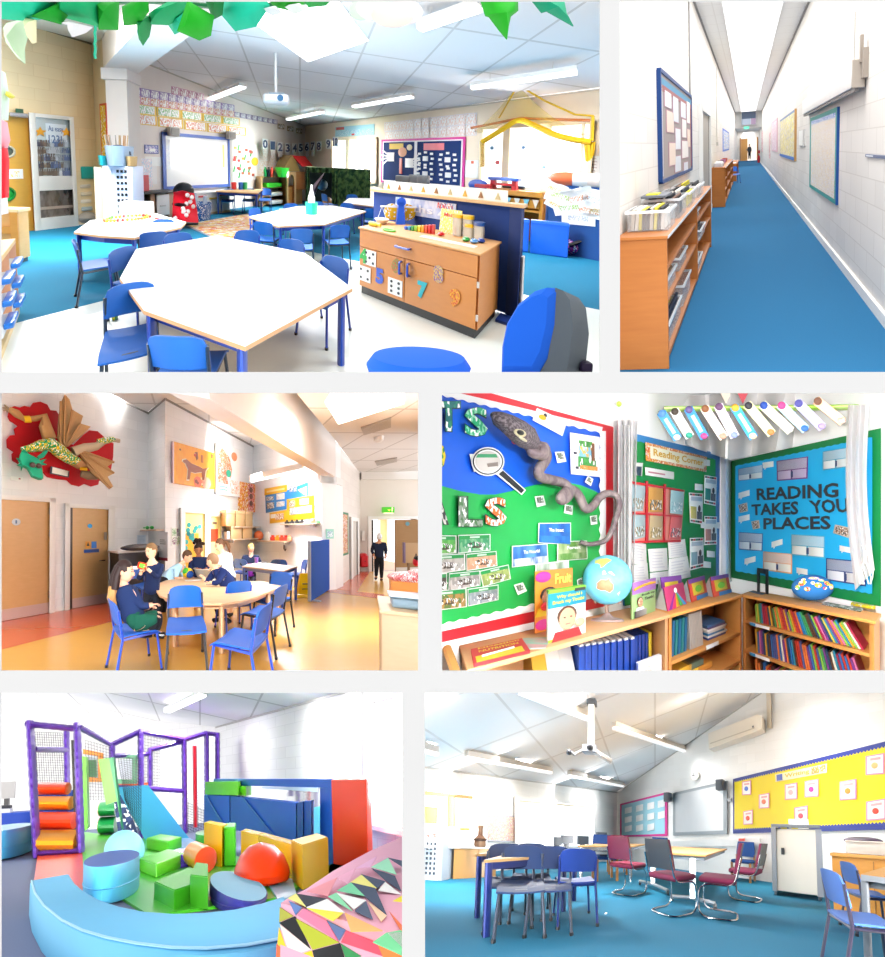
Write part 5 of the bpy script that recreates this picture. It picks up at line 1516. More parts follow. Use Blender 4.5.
 P(n,'top',Bx(-.6,0,z-.04,L+.02,.35,z),Wd('f2d29a','e8c486'))
 for x in(L-.04,L*.45,-.15):
  P(n,'upright',Bx(x,0,.06,x+.05,.33,z-.04),Wd('d9a07c','cc926c'))
 P(n,'plinth',Bx(-.6,.0,0,L+.02,.33,.06),Wd('f0d8a4','e4c890'))
 P(n,'back_panel',Bx(-.6,.3,.06,L,.33,z-.04),'f4ece0')
 for j in range(3):
  for x in(L*.45+.06,L*-.05):
   tr=P(n,'tray',Bx(x,-.0,.12+j*.17,x+L*.4,.28,.2+j*.17),'e4ecf2')
   P(n,'tray_lip',Bx(x+.02,-.06,.17+j*.17,x+L*.36,0,.22+j*.17,.012),RM('2f7fe0',.3),tr)
 for(px,y_,c_,nm,lab)in(([(0,150),(4,148),(6,160),(5.5,198),(-6,200),(-6,148)],1.7,'e01f30','felt_hanging','bright red felt hanging at the left picture edge'),([(-4,200),(4,198),(5,214),(-4,216)],1.68,'f0ece8','paper_hanging','white paper hanging below the red felt'),([(-4,118),(4,122),(7,140),(4,149),(-4,150)],1.72,'f2a8b8','paper_flower','pink and white paper flower above the red felt'),([(-4,68),(2,72),(6,96),(5,120),(-4,120)],1.75,'cfe8da','tinsel_drape','pale green tinsel drape at the left picture edge'),([(6,91),(12,96),(9,98),(5,95)],1.74,'d8d23a','paper_leaf','tiny yellow leaf beside the pale tinsel drape')):
  Ps(R,px,y_,.02,nm,lab,'decoration',mat(c_),.01)
 g1,g2,g3,g4='0aa86a','0f9a28','14c49a','067a3a'
 leaves=[([(-6,20),(-6,-12),(58,-12),(40,17),(20,20)],g3,'wide turquoise crepe leaf at the top corner'),([(38,20),(54,6),(70,-6),(74,0),(66,16),(62,25)],g2,'dark green pointed leaf over the door'),([(64,-10),(98,-10),(98,25),(86,22),(60,18)],g1,'pleated teal crepe fan beside the thin twist'),([(96,2),(119,1),(117,29),(98,29)],g2,'square folded green leaf above the pillar'),([(119,4),(150,-4),(151,13),(139,24),(120,23)],'0a9a1f','bright green folded leaf above the beam'),([(137,17),(151,12),(149,36),(144,46.5),(140,40)],'0a8a4a','narrow dark leaf hanging lowest above the beam'),([(151,16),(172,0),(192,-4),(184,14),(168,25),(152,26)],g1,'teal leaf folded over beside the lowest leaf'),([(167,24),(178,13),(191,11),(186,30),(174,34)],'0fb48a','small rounded turquoise leaf'),([(179,33),(190,4),(213,14),(209,33),(198,39)],'12a81a','vivid green leaf with a cut corner'),([(205,0),(226,-8),(222,14),(212,18)],g4,'shadowy dark green leaf behind the turquoise pleat'),([(219,12),(226,-6),(262,-6),(270,6),(256,27),(235,31)],'12bf9a','large turquoise pleated leaf left of the skylight'),([(262,-8),(308,-8),(304,4),(288,11),(275,8)],'15a01f','green leaf over the skylight corner'),([(300,-8),(338,-8),(326,5),(308,8)],'0c9a40','dark green leaf tip above the skylight'),([(477,-8),(522,-8),(521,9),(512,16),(509,26),(506,40),(498,31),(488,18),(484,17)],'1fa81f','pointed jagged green leaf left of the pair at the ceiling'),([(520,-8),(566,-8),(569,12),(576,25),(560,18),(546,12),(540,14)],'0f9a72','pointed dark teal leaf at the end of the garland'),([(-4,18),(30,18),(31,38),(28,50),(31.5,66),(19,58),(8,48),(2,36)],'d4ecc8','large pale mint paper leaf hanging over the door'),([(26,18),(36,20),(35,42),(31,43)],'f4ecc0','cream curled leaf edge behind the mint leaf'),([(63,24),(71,21),(89,25),(84,32),(74,38),(71,31),(73,27)],'f0eaf0','small white ragged leaf under the pleated fan'),([(262,10),(276,6),(282,12),(272,15)],'dfe9ee','pale translucent leaf near the skylight'),([(284,9),(302,4),(303,10),(294,14)],'e2ece8','small pale translucent leaf touching the skylight')]
 for i,(px,c_,lab)in enumerate(leaves):
  rr=random.Random(i)
  Ps(R,px,1.5+.03*(i%4),.006,'paper_leaf',lab,'paper leaf',mat(c_,'wood',rough=.7,h2=None,scale=(30,5,6)),.05*rr.uniform(.5,1.3),(rr.uniform(-.4,.4),rr.uniform(-.3,.3)),'paper leaves of the garland')
 S(R,'crepe_twist','thin turquoise crepe twist dangling before the door wall','decoration',Tu([R.y(95.3+.5*sin(i*2.2),26+i*3.6,1.5)-R.y(95,26,1.5)for i in range(10)],.006,6),'10b890',R.y(95,26,1.5))
 q0=R.y(-6,2,1.66)
 S(R,'garland_rope','dark green garland rope along the top of the picture','garland',Tu([R.y(u,4+3*sin(u/30),1.66)-q0 for u in range(-6,330,12)],.014,6),'0a6a3a',q0)
 fl=R.y(388,10,1.5)
 n=T(R,'tissue_flower','pale see-through tissue flower hanging near the top edge','decoration',fl)
 for i,(u,v,rx,rz_,c_)in enumerate(((392,16,.1,.055,'f4e6dc'),(375,6,.09,.06,'eef4ea'),(408,8,.09,.06,'f8ecec'),(392,2,.11,.05,'e8f2ec'),(364,2,.06,.05,'d8ead8'))):
  q=R.y(u,v,1.5)-fl
  P(n,'petal',Bl((q.x,.02*i,q.z),(rx,.01,rz_),18,8),mat(c_,rough=.6,alpha=.75))
 y0=1.12
 n=T(R,'swivel_chair','large royal blue upholstered swivel chair cropped at the bottom edge','chair',Vec((R.y(520,360,y0).x,y0,0)),k=1.5)
 o=Vec((R.y(520,360,y0).x,y0,0))
 ou=[(508,385),(509,355),(514,330),(527,308),(545,294),(558,290),(566,295),(564,330),(556,365),(545,385)]
 def loft(rows,m_=None):
  mb=MB()
  k_=len(rows[0])
  vs=[p for r_ in rows for p in r_]
  fs=[(j*k_+i,j*k_+(i+1)%k_,(j+1)*k_+(i+1)%k_,(j+1)*k_+i)for j in range(len(rows)-1)for i in range(k_)]
  fs+=[tuple(range(k_)),tuple((len(rows)-1)*k_+i for i in reversed(range(k_)))]
  return mb.add(vs,fs)
 def ring(px,y,dx=0.):
  return[R.y(u,v,y)-o+Vec((dx,0,0))for u,v in px]
 ctr=(538,345)
 sh=lambda px,s_:[(ctr[0]+(u-ctr[0])*s_,ctr[1]+(v-ctr[1])*s_)for u,v in px]
 P(n,'back_cushion',loft([ring(sh(ou,.8),y0-.09),ring(sh(ou,.95),y0-.07),ring(ou,y0-.03),ring(ou,y0)]),RM('1f66dc',.9))
 ob=[(545,385),(556,365),(563,325),(564,292),(572,295),(579,305),(582,330),(579,360),(574,385)]
 P(n,'back_shell',loft([ring(ob,y0-.06),ring([(u+1,v)for u,v in ob],y0+.04)]),RM('5f686e',.6))
 sp=R.y(425,372,y0-.05)-o
 seat=[]
 ex=R.y(377,368,y0-.05).x-o.x;ex2=R.y(472,368,y0-.05).x-o.x
 zt=R.y(415,354,y0).z
 P(n,'seat_cushion',La([(.13,-.12),(.19,-.1),(.205,-.05),(.18,-.015),(.1,0)],((ex+ex2)/2,.02,zt),n=32),RM('1f66dc',.9))
 P(n,'knob',Bx(R.y(580,366,y0).x-o.x,-.02,R.y(580,372,y0).z,R.y(592,366,y0).x-o.x,.04,R.y(580,362,y0).z,.01),'2a1f3a')
 P(n,'column',Cy(((ex+ex2)/2,.02,0),((ex+ex2)/2,.02,zt-.1),.03),BLACK)
 q=R.z(115,320)
 S(R,'toy_brick','tiny yellow and green toy dropped on the pale floor','toy',Bx(-.02,-.02,0,.02,.02,.05,.006),mat('d8c81f','stripe',h2='1fa85a',scale=8.),(q.x,q.y,.005))
 return R
R1=classroom()
# ================================================================== the hall with children round a table
P3L=2.6
def hall():
 R=Room((0,393,418,671),(209,531),260,1.5,.5)
 white=mat('f3f2f2','block',rough=.75,h2='e9e8e8');plain=RM('f4f3f2',.8)
 WD=Wall(R,R.z(-25,626),R.z(148,595))
 WR_=Wall(R,R.z(148,595),R.z(165,600.5))
 WP=Wall(R,R.z(165,600.5),R.z(253.5,580.3))
 WK=Wall(R,R.z(253.5,580.3),R.z(322,591))
 pil=R.z(322,591);pil2=R.z(336,589.5)
 WC=Wall(R,R.z(336,589),R.z(360.5,571.5))
 ye=R.z(360.5,571.5).y
 ST(R,'floor',floor_mb([R.z(-60,625),R.z(-60,720),R.z(460,720),R.z(460,590),R.z(420,566),R.z(360,570),R.z(336,588),R.z(253,579),R.z(165,599.5),R.z(148,594)]),mat('e6ac4c',rough=.22,h2='dfa444'))
 red=RM('d4572f',.22)
 def inlay(px,nm='floor_band'):
  ST(R,nm,face(MB(),[R.z(u,v,.003)for u,v in px]),red)
 inlay([(-40,660),(112,621.5),(190,601),(160,600.5),(148,595.2),(-40,628.8)])
 inlay([(330,588.6),(384,594.6),(384,599),(328,592)]);inlay([(337,588.7),(361,571.8),(370,571),(357,591.8)])
 zt=lambda w,u,v:w.at(u,v)[1]
 h1=zt(WD,147,412);h2=zt(WP,165,398);h3=zt(WP,253.5,446)
 P1=WD.pt(WD.at(147,412)[0],h1);Q1=WP.pt(0,h2);Q2=WP.pt(WP.len,h3)
 hD0=zt(WD,108,392.5)
 aD=WD.at(108,392.5)[0]
 ST(R,'wall_left',wall_face(MB(),WD,[(0,0),(WD.len,0),(WD.len,h1),(aD,hD0),(0,hD0+(hD0-h1)*aD/(WD.len-aD))]),white)
 ST(R,'wall_return',wall_face(MB(),WR_,[(0,0),(WR_.len,0),(WR_.len,h2),(0,h1)]),white)
 ST(R,'wall_back',wall_face(MB(),WP,[(0,0),(WP.len,0),(WP.len,h3),(0,h2)]),white)
 ST(R,'wall_alcove',wall_face(MB(),WK,[(0,0),(WK.len,0),(WK.len,h3),(0,h3)]),white)
 cn=(Q1-P1).cross(Q2-P1).normalized()
 onc=lambda u,v:R.plane(u,v,P1,cn)
 cp=[onc(u,v)for u,v in((108,392),(147.2,412.3),(165,398),(253.5,446.5),(310,470),(250,380),(108,375))]
 ST(R,'ceiling',face(MB(),cp,[(p.x,p.y)for p in cp]),mat('eceae8','tile',rough=.9,h2='cfccc9',scale=1.2))
 for w,a0,z0,a1,z1 in((WD,aD,hD0,WD.len,h1),(WR_,0,h1,WR_.len,h2),(WP,0,h2,WP.len,h3)):
  ST(R,'trim_1',Xt([w.pt(a0,z0-.05,.015),w.pt(a1,z1-.05,.015),w.pt(a1,z1,.015),w.pt(a0,z0,.015)],w.n*.01),RM('8d8681',.7))
 zb=zat(R,335,477,pil2.y)
 dv=WP.d
 pw=Vec((pil.x,pil.y,0));pe=Vec((pil2.x,pil2.y,0))
 side=(pe-pw)
 ST(R,'pillar',MB().prism([(p.x,p.y)for p in(pw,pe,pe+dv*.5,pw+dv*.5)],0,zb),plain)
 ST(R,'trim_2',MB().prism([(p.x,p.y)for p in(pw-side*.12,pe+side*.12,pe+side*.12+dv*.4,pw-side*.12+dv*.4)],zb-.18,zb),RM('efeae6',.8))
 zr=3.72
 ST(R,'beam',MB().prism([(p.x,p.y)for p in(pw,pe,pe-WC.d*5.,pw-WC.d*5.)],zb,zb+1.6),RM('efe3dc',.8))
 ST(R,'wall_upper',MB().prism([(p.x,p.y)for p in(pw+dv*.05,pe+dv*.05,pe+dv*.35,pw+dv*.35)],zb,zr),plain)
 hc=zat(R,359.5,473,ye)
 ST(R,'wall_corridor',wall_face(MB(),WC,[(0,0),(WC.len,0),(WC.len,hc),(0,zat(R,336.5,441,WC.p.y))]),mat('efe6e0','block',rough=.8,h2='e2d8d2'))
 x1=R.y(430,571,ye).x;xd0,xd1=R.y(371,560,ye).x,R.y(415.5,560,ye).x;zd=zat(R,390,519,ye)
 x0=R.y(360.5,571,ye).x
 ST(R,'wall_far',Bx(x0,ye,0,xd0,ye+.2,zd).box(xd1,ye,0,x1,ye+.2,zd).box(x0,ye,zd,x1,ye+.2,hc+.5),RM('efe6de',.8))
 ST(R,'trim_3',Bx(x0,ye-.1,zat(R,380,480,ye),x1,ye+.05,hc+.1),RM('ece6e0',.8))
 fr=RM('f8f7f5',.5)
 ST(R,'trim_4',Bx(xd0-.12,ye-.05,0,xd0,ye+.22,zd+.1).box(xd1,ye-.05,0,xd1+.12,ye+.22,zd+.1).box(xd0,ye-.05,zd,xd1,ye+.22,zd+.1),fr)
 zz=lambda u,v:tuple(R.z(u,v,hc+.02))
 cpx=[(296,392.5),(336.5,441.5),(359.8,473.2),(440,470),(460,385),(300,385)]
 ST(R,'ceiling',face(MB(),[zz(u,v)for u,v in cpx],[zz(u,v)[:2]for u,v in cpx]),mat('dcd6d2','tile',rough=.9,h2='b5aca6',scale=1.1))
 ST(R,'floor',floor_mb([(xd0-1,ye,.002),(xd1+1,ye,.002),(xd1+1,ye+9,.002),(xd0-1,ye+9,.002)]),RM('e0913c',.3))
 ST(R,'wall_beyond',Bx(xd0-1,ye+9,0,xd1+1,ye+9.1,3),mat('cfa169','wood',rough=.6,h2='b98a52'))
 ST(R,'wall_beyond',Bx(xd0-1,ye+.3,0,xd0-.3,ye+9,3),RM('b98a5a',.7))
 a,b=R.y(384.5,540,ye+8).x,R.y(395,540,ye+8).x
 n=T(R,'door_frame','cream doorway frame seen far beyond the hall doors','door',(a,ye+8.6,0))
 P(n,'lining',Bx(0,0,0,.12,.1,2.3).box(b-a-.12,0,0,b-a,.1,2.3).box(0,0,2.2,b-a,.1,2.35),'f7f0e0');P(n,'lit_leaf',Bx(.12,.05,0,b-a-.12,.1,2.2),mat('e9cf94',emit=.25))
 lamp(R,((xd0+xd1)/2,ye+4,2.9),(1,3),18*P3L)
 q=R.y(396,560,ye-.5);q2=R.y(415,560,ye-.2)
 n=T(R,'hall_door','brown fire door folded open beside the far doorway','door',(q.x,ye-.5,0))
 P(n,'leaf',Bx(0,0,.02,q2.x-q.x,.06,zd-.05),mat('a9855f','wood',h2='99764f',rough=.5));P(n,'kick_plate',Bx(0,-.01,.02,q2.x-q.x,0,.2),mat('d9d4cf',rough=.3,metal=.5));P(n,'blue_disc',Cy(((q2.x-q.x)*.45,-.01,zd*.9),((q2.x-q.x)*.45,.0,zd*.9),.07,n=14),'6a9aa8')
 P(n,'dark_edge',Bx(q2.x-q.x,-.02,.02,q2.x-q.x+.12,.08,zd-.05),'3a302a')
 xq=R.y(371.5,550,ye-.05).x
 S(R,'dark_door','dark door edge standing open at the near side of the doorway','door',Bx(0,0,0,.09,.5,zd-.03).box(.09,.35,0,.2,.5,zd-.03),RM('3a2f2c',.5),(xq,ye-.02,.001))
 sk=[Vec(zz(u,v))for u,v in((325,401),(338.5,423),(404,402),(404,380),(338,380))]
 c=sum(sk,Vec())/5
 n=T(R,'skylight','bright skylight panel in the corridor ceiling','skylight',c)
 P(n,'glazing',Xt([p-c-Vec((0,0,.03))for p in sk],(0,0,.02)),mat('ffffff',emit=2.))
 P(n,'kerb',Xt([(p-c)*1.02-Vec((0,0,.01))for p in sk],(0,0,.008)),fr)
 lamp(R,Vec(c)-Vec((0,0,.1)),(1.2,.8),110*P3L)
 for px,lab in((((361,427),(391,417),(391,426),(364,434)),'grey ceiling vent next to the skylight'),(((375,461),(397,457),(397,461),(377,465)),'smaller grey ceiling vent towards the far doorway')):
  q=[Vec(zz(u,v))for u,v in px];c=sum(q,Vec())/4
  n=T(R,'ceiling_vent',lab,'vent',c)
  P(n,'frame',Xt([p-c-Vec((0,0,.03))for p in q],(0,0,.03)),'a9a29d')
  P(n,'grille',Xt([(p-c)*.85-Vec((0,0,.035))for p in q],(0,0,.005)),mat('b9b2ad','stripe',h2='8d8681',scale=14.))
 q=Vec(zz(379,437))
 S(R,'smoke_detector','round white smoke detector between the two ceiling vents','detector',La([(.04,-.12),(.09,-.08),(.1,0)],n=16),'e9e4e0',q)
 a=R.y(383.5,507,ye-.15);b=R.y(394.5,512.5,ye-.15)
 n=T(R,'exit_sign','green running man exit sign lit above the far doorway','sign',(a.x,ye-.15,b.z))
 w_,h_=b.x-a.x,a.z-b.z
 P(n,'box',Bx(0,0,0,w_,.1,h_),mat('4fc22f',emit=.5));P(n,'arrow',Xt([(w_*.35,-.01,h_*.55),(w_*.5,-.01,h_*.2),(w_*.65,-.01,h_*.55)],(0,.008,0)),mat('f2f26a',emit=.6));P(n,'running_figure',Bl((w_*.78,-.01,h_*.75),(.03,.01,.04),8,6).box(w_*.72,-.012,h_*.2,w_*.82,-.002,h_*.65),mat('f2f2c0',emit=.6))
 P(n,'down_lens',Bx(.05,.0,-.04,w_-.05,.08,0),mat('f4f0c0',emit=1.))
 p0=R.y(251,481,pil.y+.3);p1=R.y(303,469,pil.y-.3)
 n=T(R,'strip_light','long white strip light crossing under the beam in the alcove','ceiling light',p0,math.atan2(p1.y-p0.y,p1.x-p0.x))
 L=math.hypot(p1.x-p0.x,p1.y-p0.y)
 P(n,'housing',Xt([(0,-.08,0),(0,.08,0),(0,.08,.14),(0,-.08,.14)],(L,0,p1.z-p0.z)),'f6f3f0');P(n,'tube_cover',Xt([(0,-.07,-.03),(0,.07,-.03),(0,.07,-.001),(0,-.07,-.001)],(L,0,p1.z-p0.z)),mat('ffffff',emit=2.))
 lamp(R,(p0+p1)/2-Vec((0,0,.1)),(L*.7,.05),70*P3L,along=p1-p0)
 lamp(R,(p0+p1)/2+Vec((-.3,.1,.3)),(1.,.3),70*P3L,aim=WK.pt(.5,1.2))  # extra fill aimed at the alcove wall, has no fitting
 lamp(R,R.z(120,389,h2+.2),(1.5,.04),150*P3L)  # unseen lamp added above the opening to brighten the dragon wall
 front_fill(R,120,386,190,110,540,4);front_fill(R,290,386,70,250,590,4)
 door=mat('dcb27c','wood',h2='d0a468',rough=.45)
 for i,(u0,u1,vt,lab)in enumerate(((-20,49,500.5,'left hand oak door below the dragon, cut by the picture edge'),(72,107.5,507.5,'oak door with blue stickers between dragon wall and counter'))):
  a0,a1=WD.at(u0,560)[0],WD.at(u1,560)[0];z=WD.at(48 if i==0 else 73,502.3 if i==0 else 508)[1]
  n=T(R,'hall_door',lab,'door',WD.pt(a0,0),WD.rz)
  w_=a1-a0
  P(n,'leaf',Bx(0,-.03,.01,w_,-.003,z),door)
  P(n,'kick_plate',Bx(.0,-.036,.01,w_,-.03,.2),RM('d6b9b2',.35))
  P(n,'frame',Bx(w_,-.06,0,w_+(.09 if i==0 else .13),0,z+.08).box(-.13,-.06,z+.002,w_+.1,0,z+.08).box(-.13,-.06,0,-.045 if i else-.01,0,z+.08),fr)
  if i:
   P(n,'gap',Bx(-.045,-.034,.01,-.001,-.002,z),'4a3c34')
   for(u,v,r_,c_)in((89.5,526,1.8,'2f9fe0'),):
    a,z2=WD.at(u,v);P(n,'blue_disc',Cy((a-a0,-.036,z2),(a-a0,-.03,z2),.045,n=16),mat(c_))
   for nm,u,v,uu,vv,c_ in(('warning_sticker',85,541.5,90,548,'f0a53a'),('mandatory_sticker',91,541.5,96,548,'2f7fd8'),('name_strip',83.5,549.5,98.5,552,'1f4fa8')):
    b0,zq1=WD.at(u,v);b1,zq0=WD.at(uu,vv)
    P(n,nm,Bx(b0-a0,-.036,zq0,b1-a0,-.03,zq1),mat(c_))
   b0,zq=WD.at(85,545);b1,_=WD.at(90,545)
   P(n,'triangle',Xt([(b0-a0+.02,-.038,zq-.02),(b1-a0-.02,-.038,zq-.02),((b0+b1)/2-a0,-.038,zq+.06)],(0,.004,0)),'3a2f20')
   b0,zq=WD.at(105,536);P(n,'lock_plate',Bx(b0-a0-.03,-.05,zq-.08,b0-a0+.02,-.03,zq+.08),mat('a5a09c',rough=.3,metal=.7))
   b0,zq=WD.at(104,560);P(n,'lever_handle',Tu(arc_pts([(b0-a0,-.03,zq),(b0-a0,-.08,zq),(b0-a0-.12,-.08,zq)]),.012),CHROME)
  else:
   a,z2=WD.at(16,522);P(n,'number_disc',Cy((a-a0,-.04,z2),(a-a0,-.03,z2),.06,n=20),RM('c9d6e2',.3))
   P(n,'numeral',Lt(MB(),'1',a-a0-.012,z2-.03,a-a0+.012,z2+.03,-.043),'5f7fa8')
   for z2 in(.35,z*.72,z*.92):
    P(n,'hinge',Bx(w_-.01,-.045,z2-.06,w_+.02,-.03,z2+.06),CHROME)
 b=Ow(WD,51,570,71.5,570.5)
 ST(R,'baseboard_left',Xt([WD.pt(b[0],0,.012),WD.pt(b[2],0,.012),WD.pt(b[2],.09,.012),WD.pt(b[0],.09,.012)],WD.n*.01),fr)
 b=Ow(WD,10.5,476.5,22.5,481.5)
 n=Sh(WD,b,'junction_box','small white box with a red light below the dragon head','box',PAPER,.05)
 Pr(n,'red_light',.3,-.3,.6,.4,'b02a4a')
 def dp(x,y,off):
  a,z=WD.back(x/6.556,393+y/6.556,off)
  return a,z
 o_a,o_z=dp(330,350,0)
 n=T(R,'dragon_sculpture','papier mache dragon with tan wings on a red cloud backing','sculpture',WD.pt(o_a,o_z),WD.rz)
 def L3(x,y,off):
  a,z=dp(x,y,off)
  return Vec((a-o_a,-off,z-o_z))
 cloud=[(50,150),(60,100),(95,85),(130,95),(160,84),(195,92),(215,65),(265,56),(310,75),(330,112),(370,116),(390,150),(388,230),(395,310),(480,340),(540,280),(585,245),(640,250),(680,285),(700,310),(745,330),(742,420),(725,520),(700,560),(650,575),(645,600),(600,612),(555,595),(520,612),(470,600),(440,570),(380,565),(310,550),(275,510),(250,450),(150,430),(120,465),(80,440),(75,400),(90,385),(45,355),(42,305),(65,278),(98,275),(92,235),(118,214),(65,180)]
 P(n,'red_cloud',Xt([L3(x,y,.05)for x,y in cloud],(0,.045,0)),RM('c3141f',.8))
 tan=mat('cfa878','wood',rough=.8,h2='bb9262',scale=(30,30,5))
 def wing(pts,ribs,nm):
  P(n,nm,Xt([L3(x,y,o)for x,y,o in pts],(0,.03,0)),tan)
  for a,b in ribs:
   P(n,'wing_rib',Tu([L3(*a),L3(*b)],.022,6),RM('b98f5f',.8))
 wing([(425,10,.3),(455,40,.3),(475,110,.3),(545,150,.34),(530,200,.3),(595,220,.34),(540,275,.25),(450,350,.12),(400,350,.12),(375,290,.15),(385,150,.25),(405,50,.3)],[((430,20,.34),(420,340,.18)),((475,110,.34),(430,345,.18)),((530,200,.34),(440,345,.18)),((400,55,.34),(395,340,.18))],'raised_wing')
 wing([(500,365,.2),(560,378,.28),(640,408,.34),(752,450,.4),(705,482,.36),(752,525,.4),(705,548,.36),(742,612,.4),(720,630,.4),(690,600,.38),(600,520,.3),(540,430,.22)],[((505,370,.26),(750,455,.44)),((505,370,.26),(748,525,.44)),((505,372,.26),(730,622,.44))],'lowered_wing')
 def limb(nm,pts,m_):
  P(n,nm,Tu([L3(x,y,o)for x,y,o,r_ in pts],1.,12,taper=[r_/6.556/260*R.z(40,615).y*1.0 for x,y,o,r_ in pts]),m_,ang=80)
 grn=mat('1f9a5a','patch',rough=.9,h2='f0c81f',scale=9.)
 limb('hind_leg',[(60,105,.2,14),(110,135,.2,24),(160,172,.2,14),(230,168,.2,16),(290,155,.22,26),(298,220,.22,36),(325,300,.2,40)],mat('b58c5c','wood',rough=.8,h2='a67c4c',scale=(20,20,20)))
 limb('yellow_cuff',[(158,172,.2,19),(200,172,.2,19)],RM('f2c41a',.9))
 for dx,dy in((-28,-32),(-38,-12),(-34,8),(-10,18),(-20,-22)):
  limb('claw',[(70,112,.2,7),(55+dx*.5,105+dy*.5,.22,5),(55+dx,108+dy,.24,2)],'9a8a70')
 limb('torso',[(140,372,.22,14),(210,362,.22,24),(270,345,.24,34),(330,335,.24,44),(390,380,.24,44),(450,425,.22,38),(510,455,.2,34),(560,480,.18,20)],grn)
 limb('belly',[(470,440,.19,32),(520,465,.2,36),(570,480,.18,22)],RM('b98a5a',.9))
 limb('foreleg',[(480,385,.24,30),(560,362,.24,32),(630,350,.24,26),(680,318,.24,20),(745,305,.24,16),(785,315,.25,14)],RM('cbb89c',.9))
 limb('green_cuff',[(640,320,.26,18),(690,312,.26,22),(750,300,.26,16)],grn)
 limb('foot',[(530,530,.22,20),(580,540,.22,30),(640,560,.22,12)],mat('8f7a60','wood',rough=.9,scale=(20,20,20)))
 limb('yellow_cuff',[(525,495,.24,10),(570,500,.24,12)],RM('f2c41a',.9))
 teal=RM('12b890',.7)
 P(n,'head',Xt([L3(x,y,.34)for x,y in((140,385),(190,400),(240,425),(262,440),(275,480),(285,560),(262,560),(215,540),(185,485),(150,470),(128,430))],(0,.2,0)),teal)
 for pts in(((245,415),(300,372),(318,380),(290,420),(255,432)),((140,385),(155,365),(195,405),(170,420)),((135,430),(108,425),(130,445)),((140,460),(112,470),(138,480),(140,510),(155,475)),((265,440),(305,432),(280,455),(308,468),(268,472))):
  P(n,'ear',Xt([L3(x,y,.3)for x,y in pts],(0,.06,0)),RM('0f9a78',.7))
 for x,y in((215,472),(255,478)):
  c=L3(x,y,.36);P(n,'eye',Bl(c,.045,10,8),'5a4a48')
 c=[L3(x,y,.12)for x,y in((335,480),(457,512),(452,552),(330,526))]
 P(n,'plaque_frame',Xt(c,(0,.06,0)),'3a4a5e')
 cc=sum(c,Vec())/4
 P(n,'plaque',Xt([cc+(p-cc)*.85+Vec((0,-.01,0))for p in c],(0,.012,0)),PAPER)
 def canvas(px,label,m_):
  (u0,v0),(u1,v1),(u2,v2),(u3,v3)=px
  a0,za=WP.at(u0,v0);a1,zb_=WP.at(u1,v1);_,zc=WP.at(u3,v3)
  n=Sh(WP,(a0,(WP.at(u3,v3)[1]+WP.at(u2,v2)[1])/2,a1,(za+zb_)/2),'canvas_painting',label,'painting',m_,.06)
  return n
 rnd=random.Random(12)
 n=canvas(((172.5,440),(213,455.5),(212.5,490.5),(172.5,482)),'orange canvas painting of a brown animal, nearest the dragon',mat('f09a1f','cloud',h2='f2a82a',scale=5.))
 def poly_on(n,pts,m_,nm,lift=.004):
  P(n,nm,Xt([(x*n.hw,-n.th-lift,z*n.hh)for x,z in pts],(0,lift,0)),m_)
 kang=[(-.45,.28),(-.2,.12),(.2,.05),(.35,-.02),(.62,.1),(.5,-.1),(.42,-.6),(.32,-.62),(.3,-.2),(-.05,-.32),(-.25,-.3),(-.3,-.7),(-.42,-.72),(-.38,-.2),(-.5,.05),(-.62,.12),(-.6,.22)]
 poly_on(n,[(x*1.08,z*1.1)for x,z in kang],'f6ead2','pale_outline',.003);poly_on(n,kang,'8a3d18','brown_animal',.006)
 poly_on(n,[(-.05,.75),(.08,.8),(.12,.45),(.02,.35)],'8a3d18','boomerang');poly_on(n,[(.25,.7),(.35,.7),(.38,.3),(.26,.3)],'a3502a','stripe')
 for i in range(12):
  x,z=rnd.uniform(-.9,.9),rnd.choice([-.8,-.65,.75,.6])+rnd.uniform(-.1,.1)
  P(n,'dot',Cy((x*n.hw,-n.th-.004,z*n.hh),(x*n.hw,-n.th,z*n.hh),rnd.uniform(.02,.05),n=10),mat(rnd.choice(['d8402a','1f7a4a','f6e2b0','7a3418'])))
 P(n,'pink_patch',Cy((.1*n.hw,-n.th-.003,-.75*n.hh),(.1*n.hw,-n.th,-.75*n.hh),.13,n=16),'e0705a')
 P(n,'pink_patch',Cy((.55*n.hw,-n.th-.003,-.75*n.hh),(.55*n.hw,-n.th,-.75*n.hh),.15,n=16),'f0a08a')
 P(n,'side_edge',Bx(-n.hw-.03,-n.th,-n.hh,-n.hw,0,n.hh),'f4d6e0')
 n=canvas(((214.5,440.5),(238,453),(236.5,498),(214.5,493)),'white canvas with orange shapes and green dots, middle painting','f4f1ec')
 poly_on(n,[(-.85,.5),(-.55,.9),(.1,.55),(.3,.1),(.2,-.3),(-.2,-.1)],PT('ee7a4a','f09a72',8.),'orange_shape')
 poly_on(n,[(-.9,.45),(-.3,.05),(.0,-.55),(-.9,-.55)],PT('e8683a','f0805a',8.),'orange_shape')
 P(n,'orange_disc',Cy((.5*n.hw,-n.th-.004,.65*n.hh),(.5*n.hw,-n.th,.65*n.hh),.12,n=16),'f08a5a');P(n,'green_disc',Cy((0,-n.th-.008,-.1*n.hh),(0,-n.th,-.1*n.hh),.1,n=16),'1f9a7a')
 for z in(-.68,-.8):
  Pr(n,'green_line',-.9,z-.02,-.1,z+.03,'4fae94')
 Pr(n,'dotted_corner',.1,-.9,.9,-.35,PT('f4f1ec','f09a6a',7.))
 n=canvas(((238,481),(257,486),(256.5,513.5),(238,510.5)),'red and orange patterned canvas above the wicker boxes',mat('e8912a','patch',h2='d8502a',scale=6.,rough=.6))
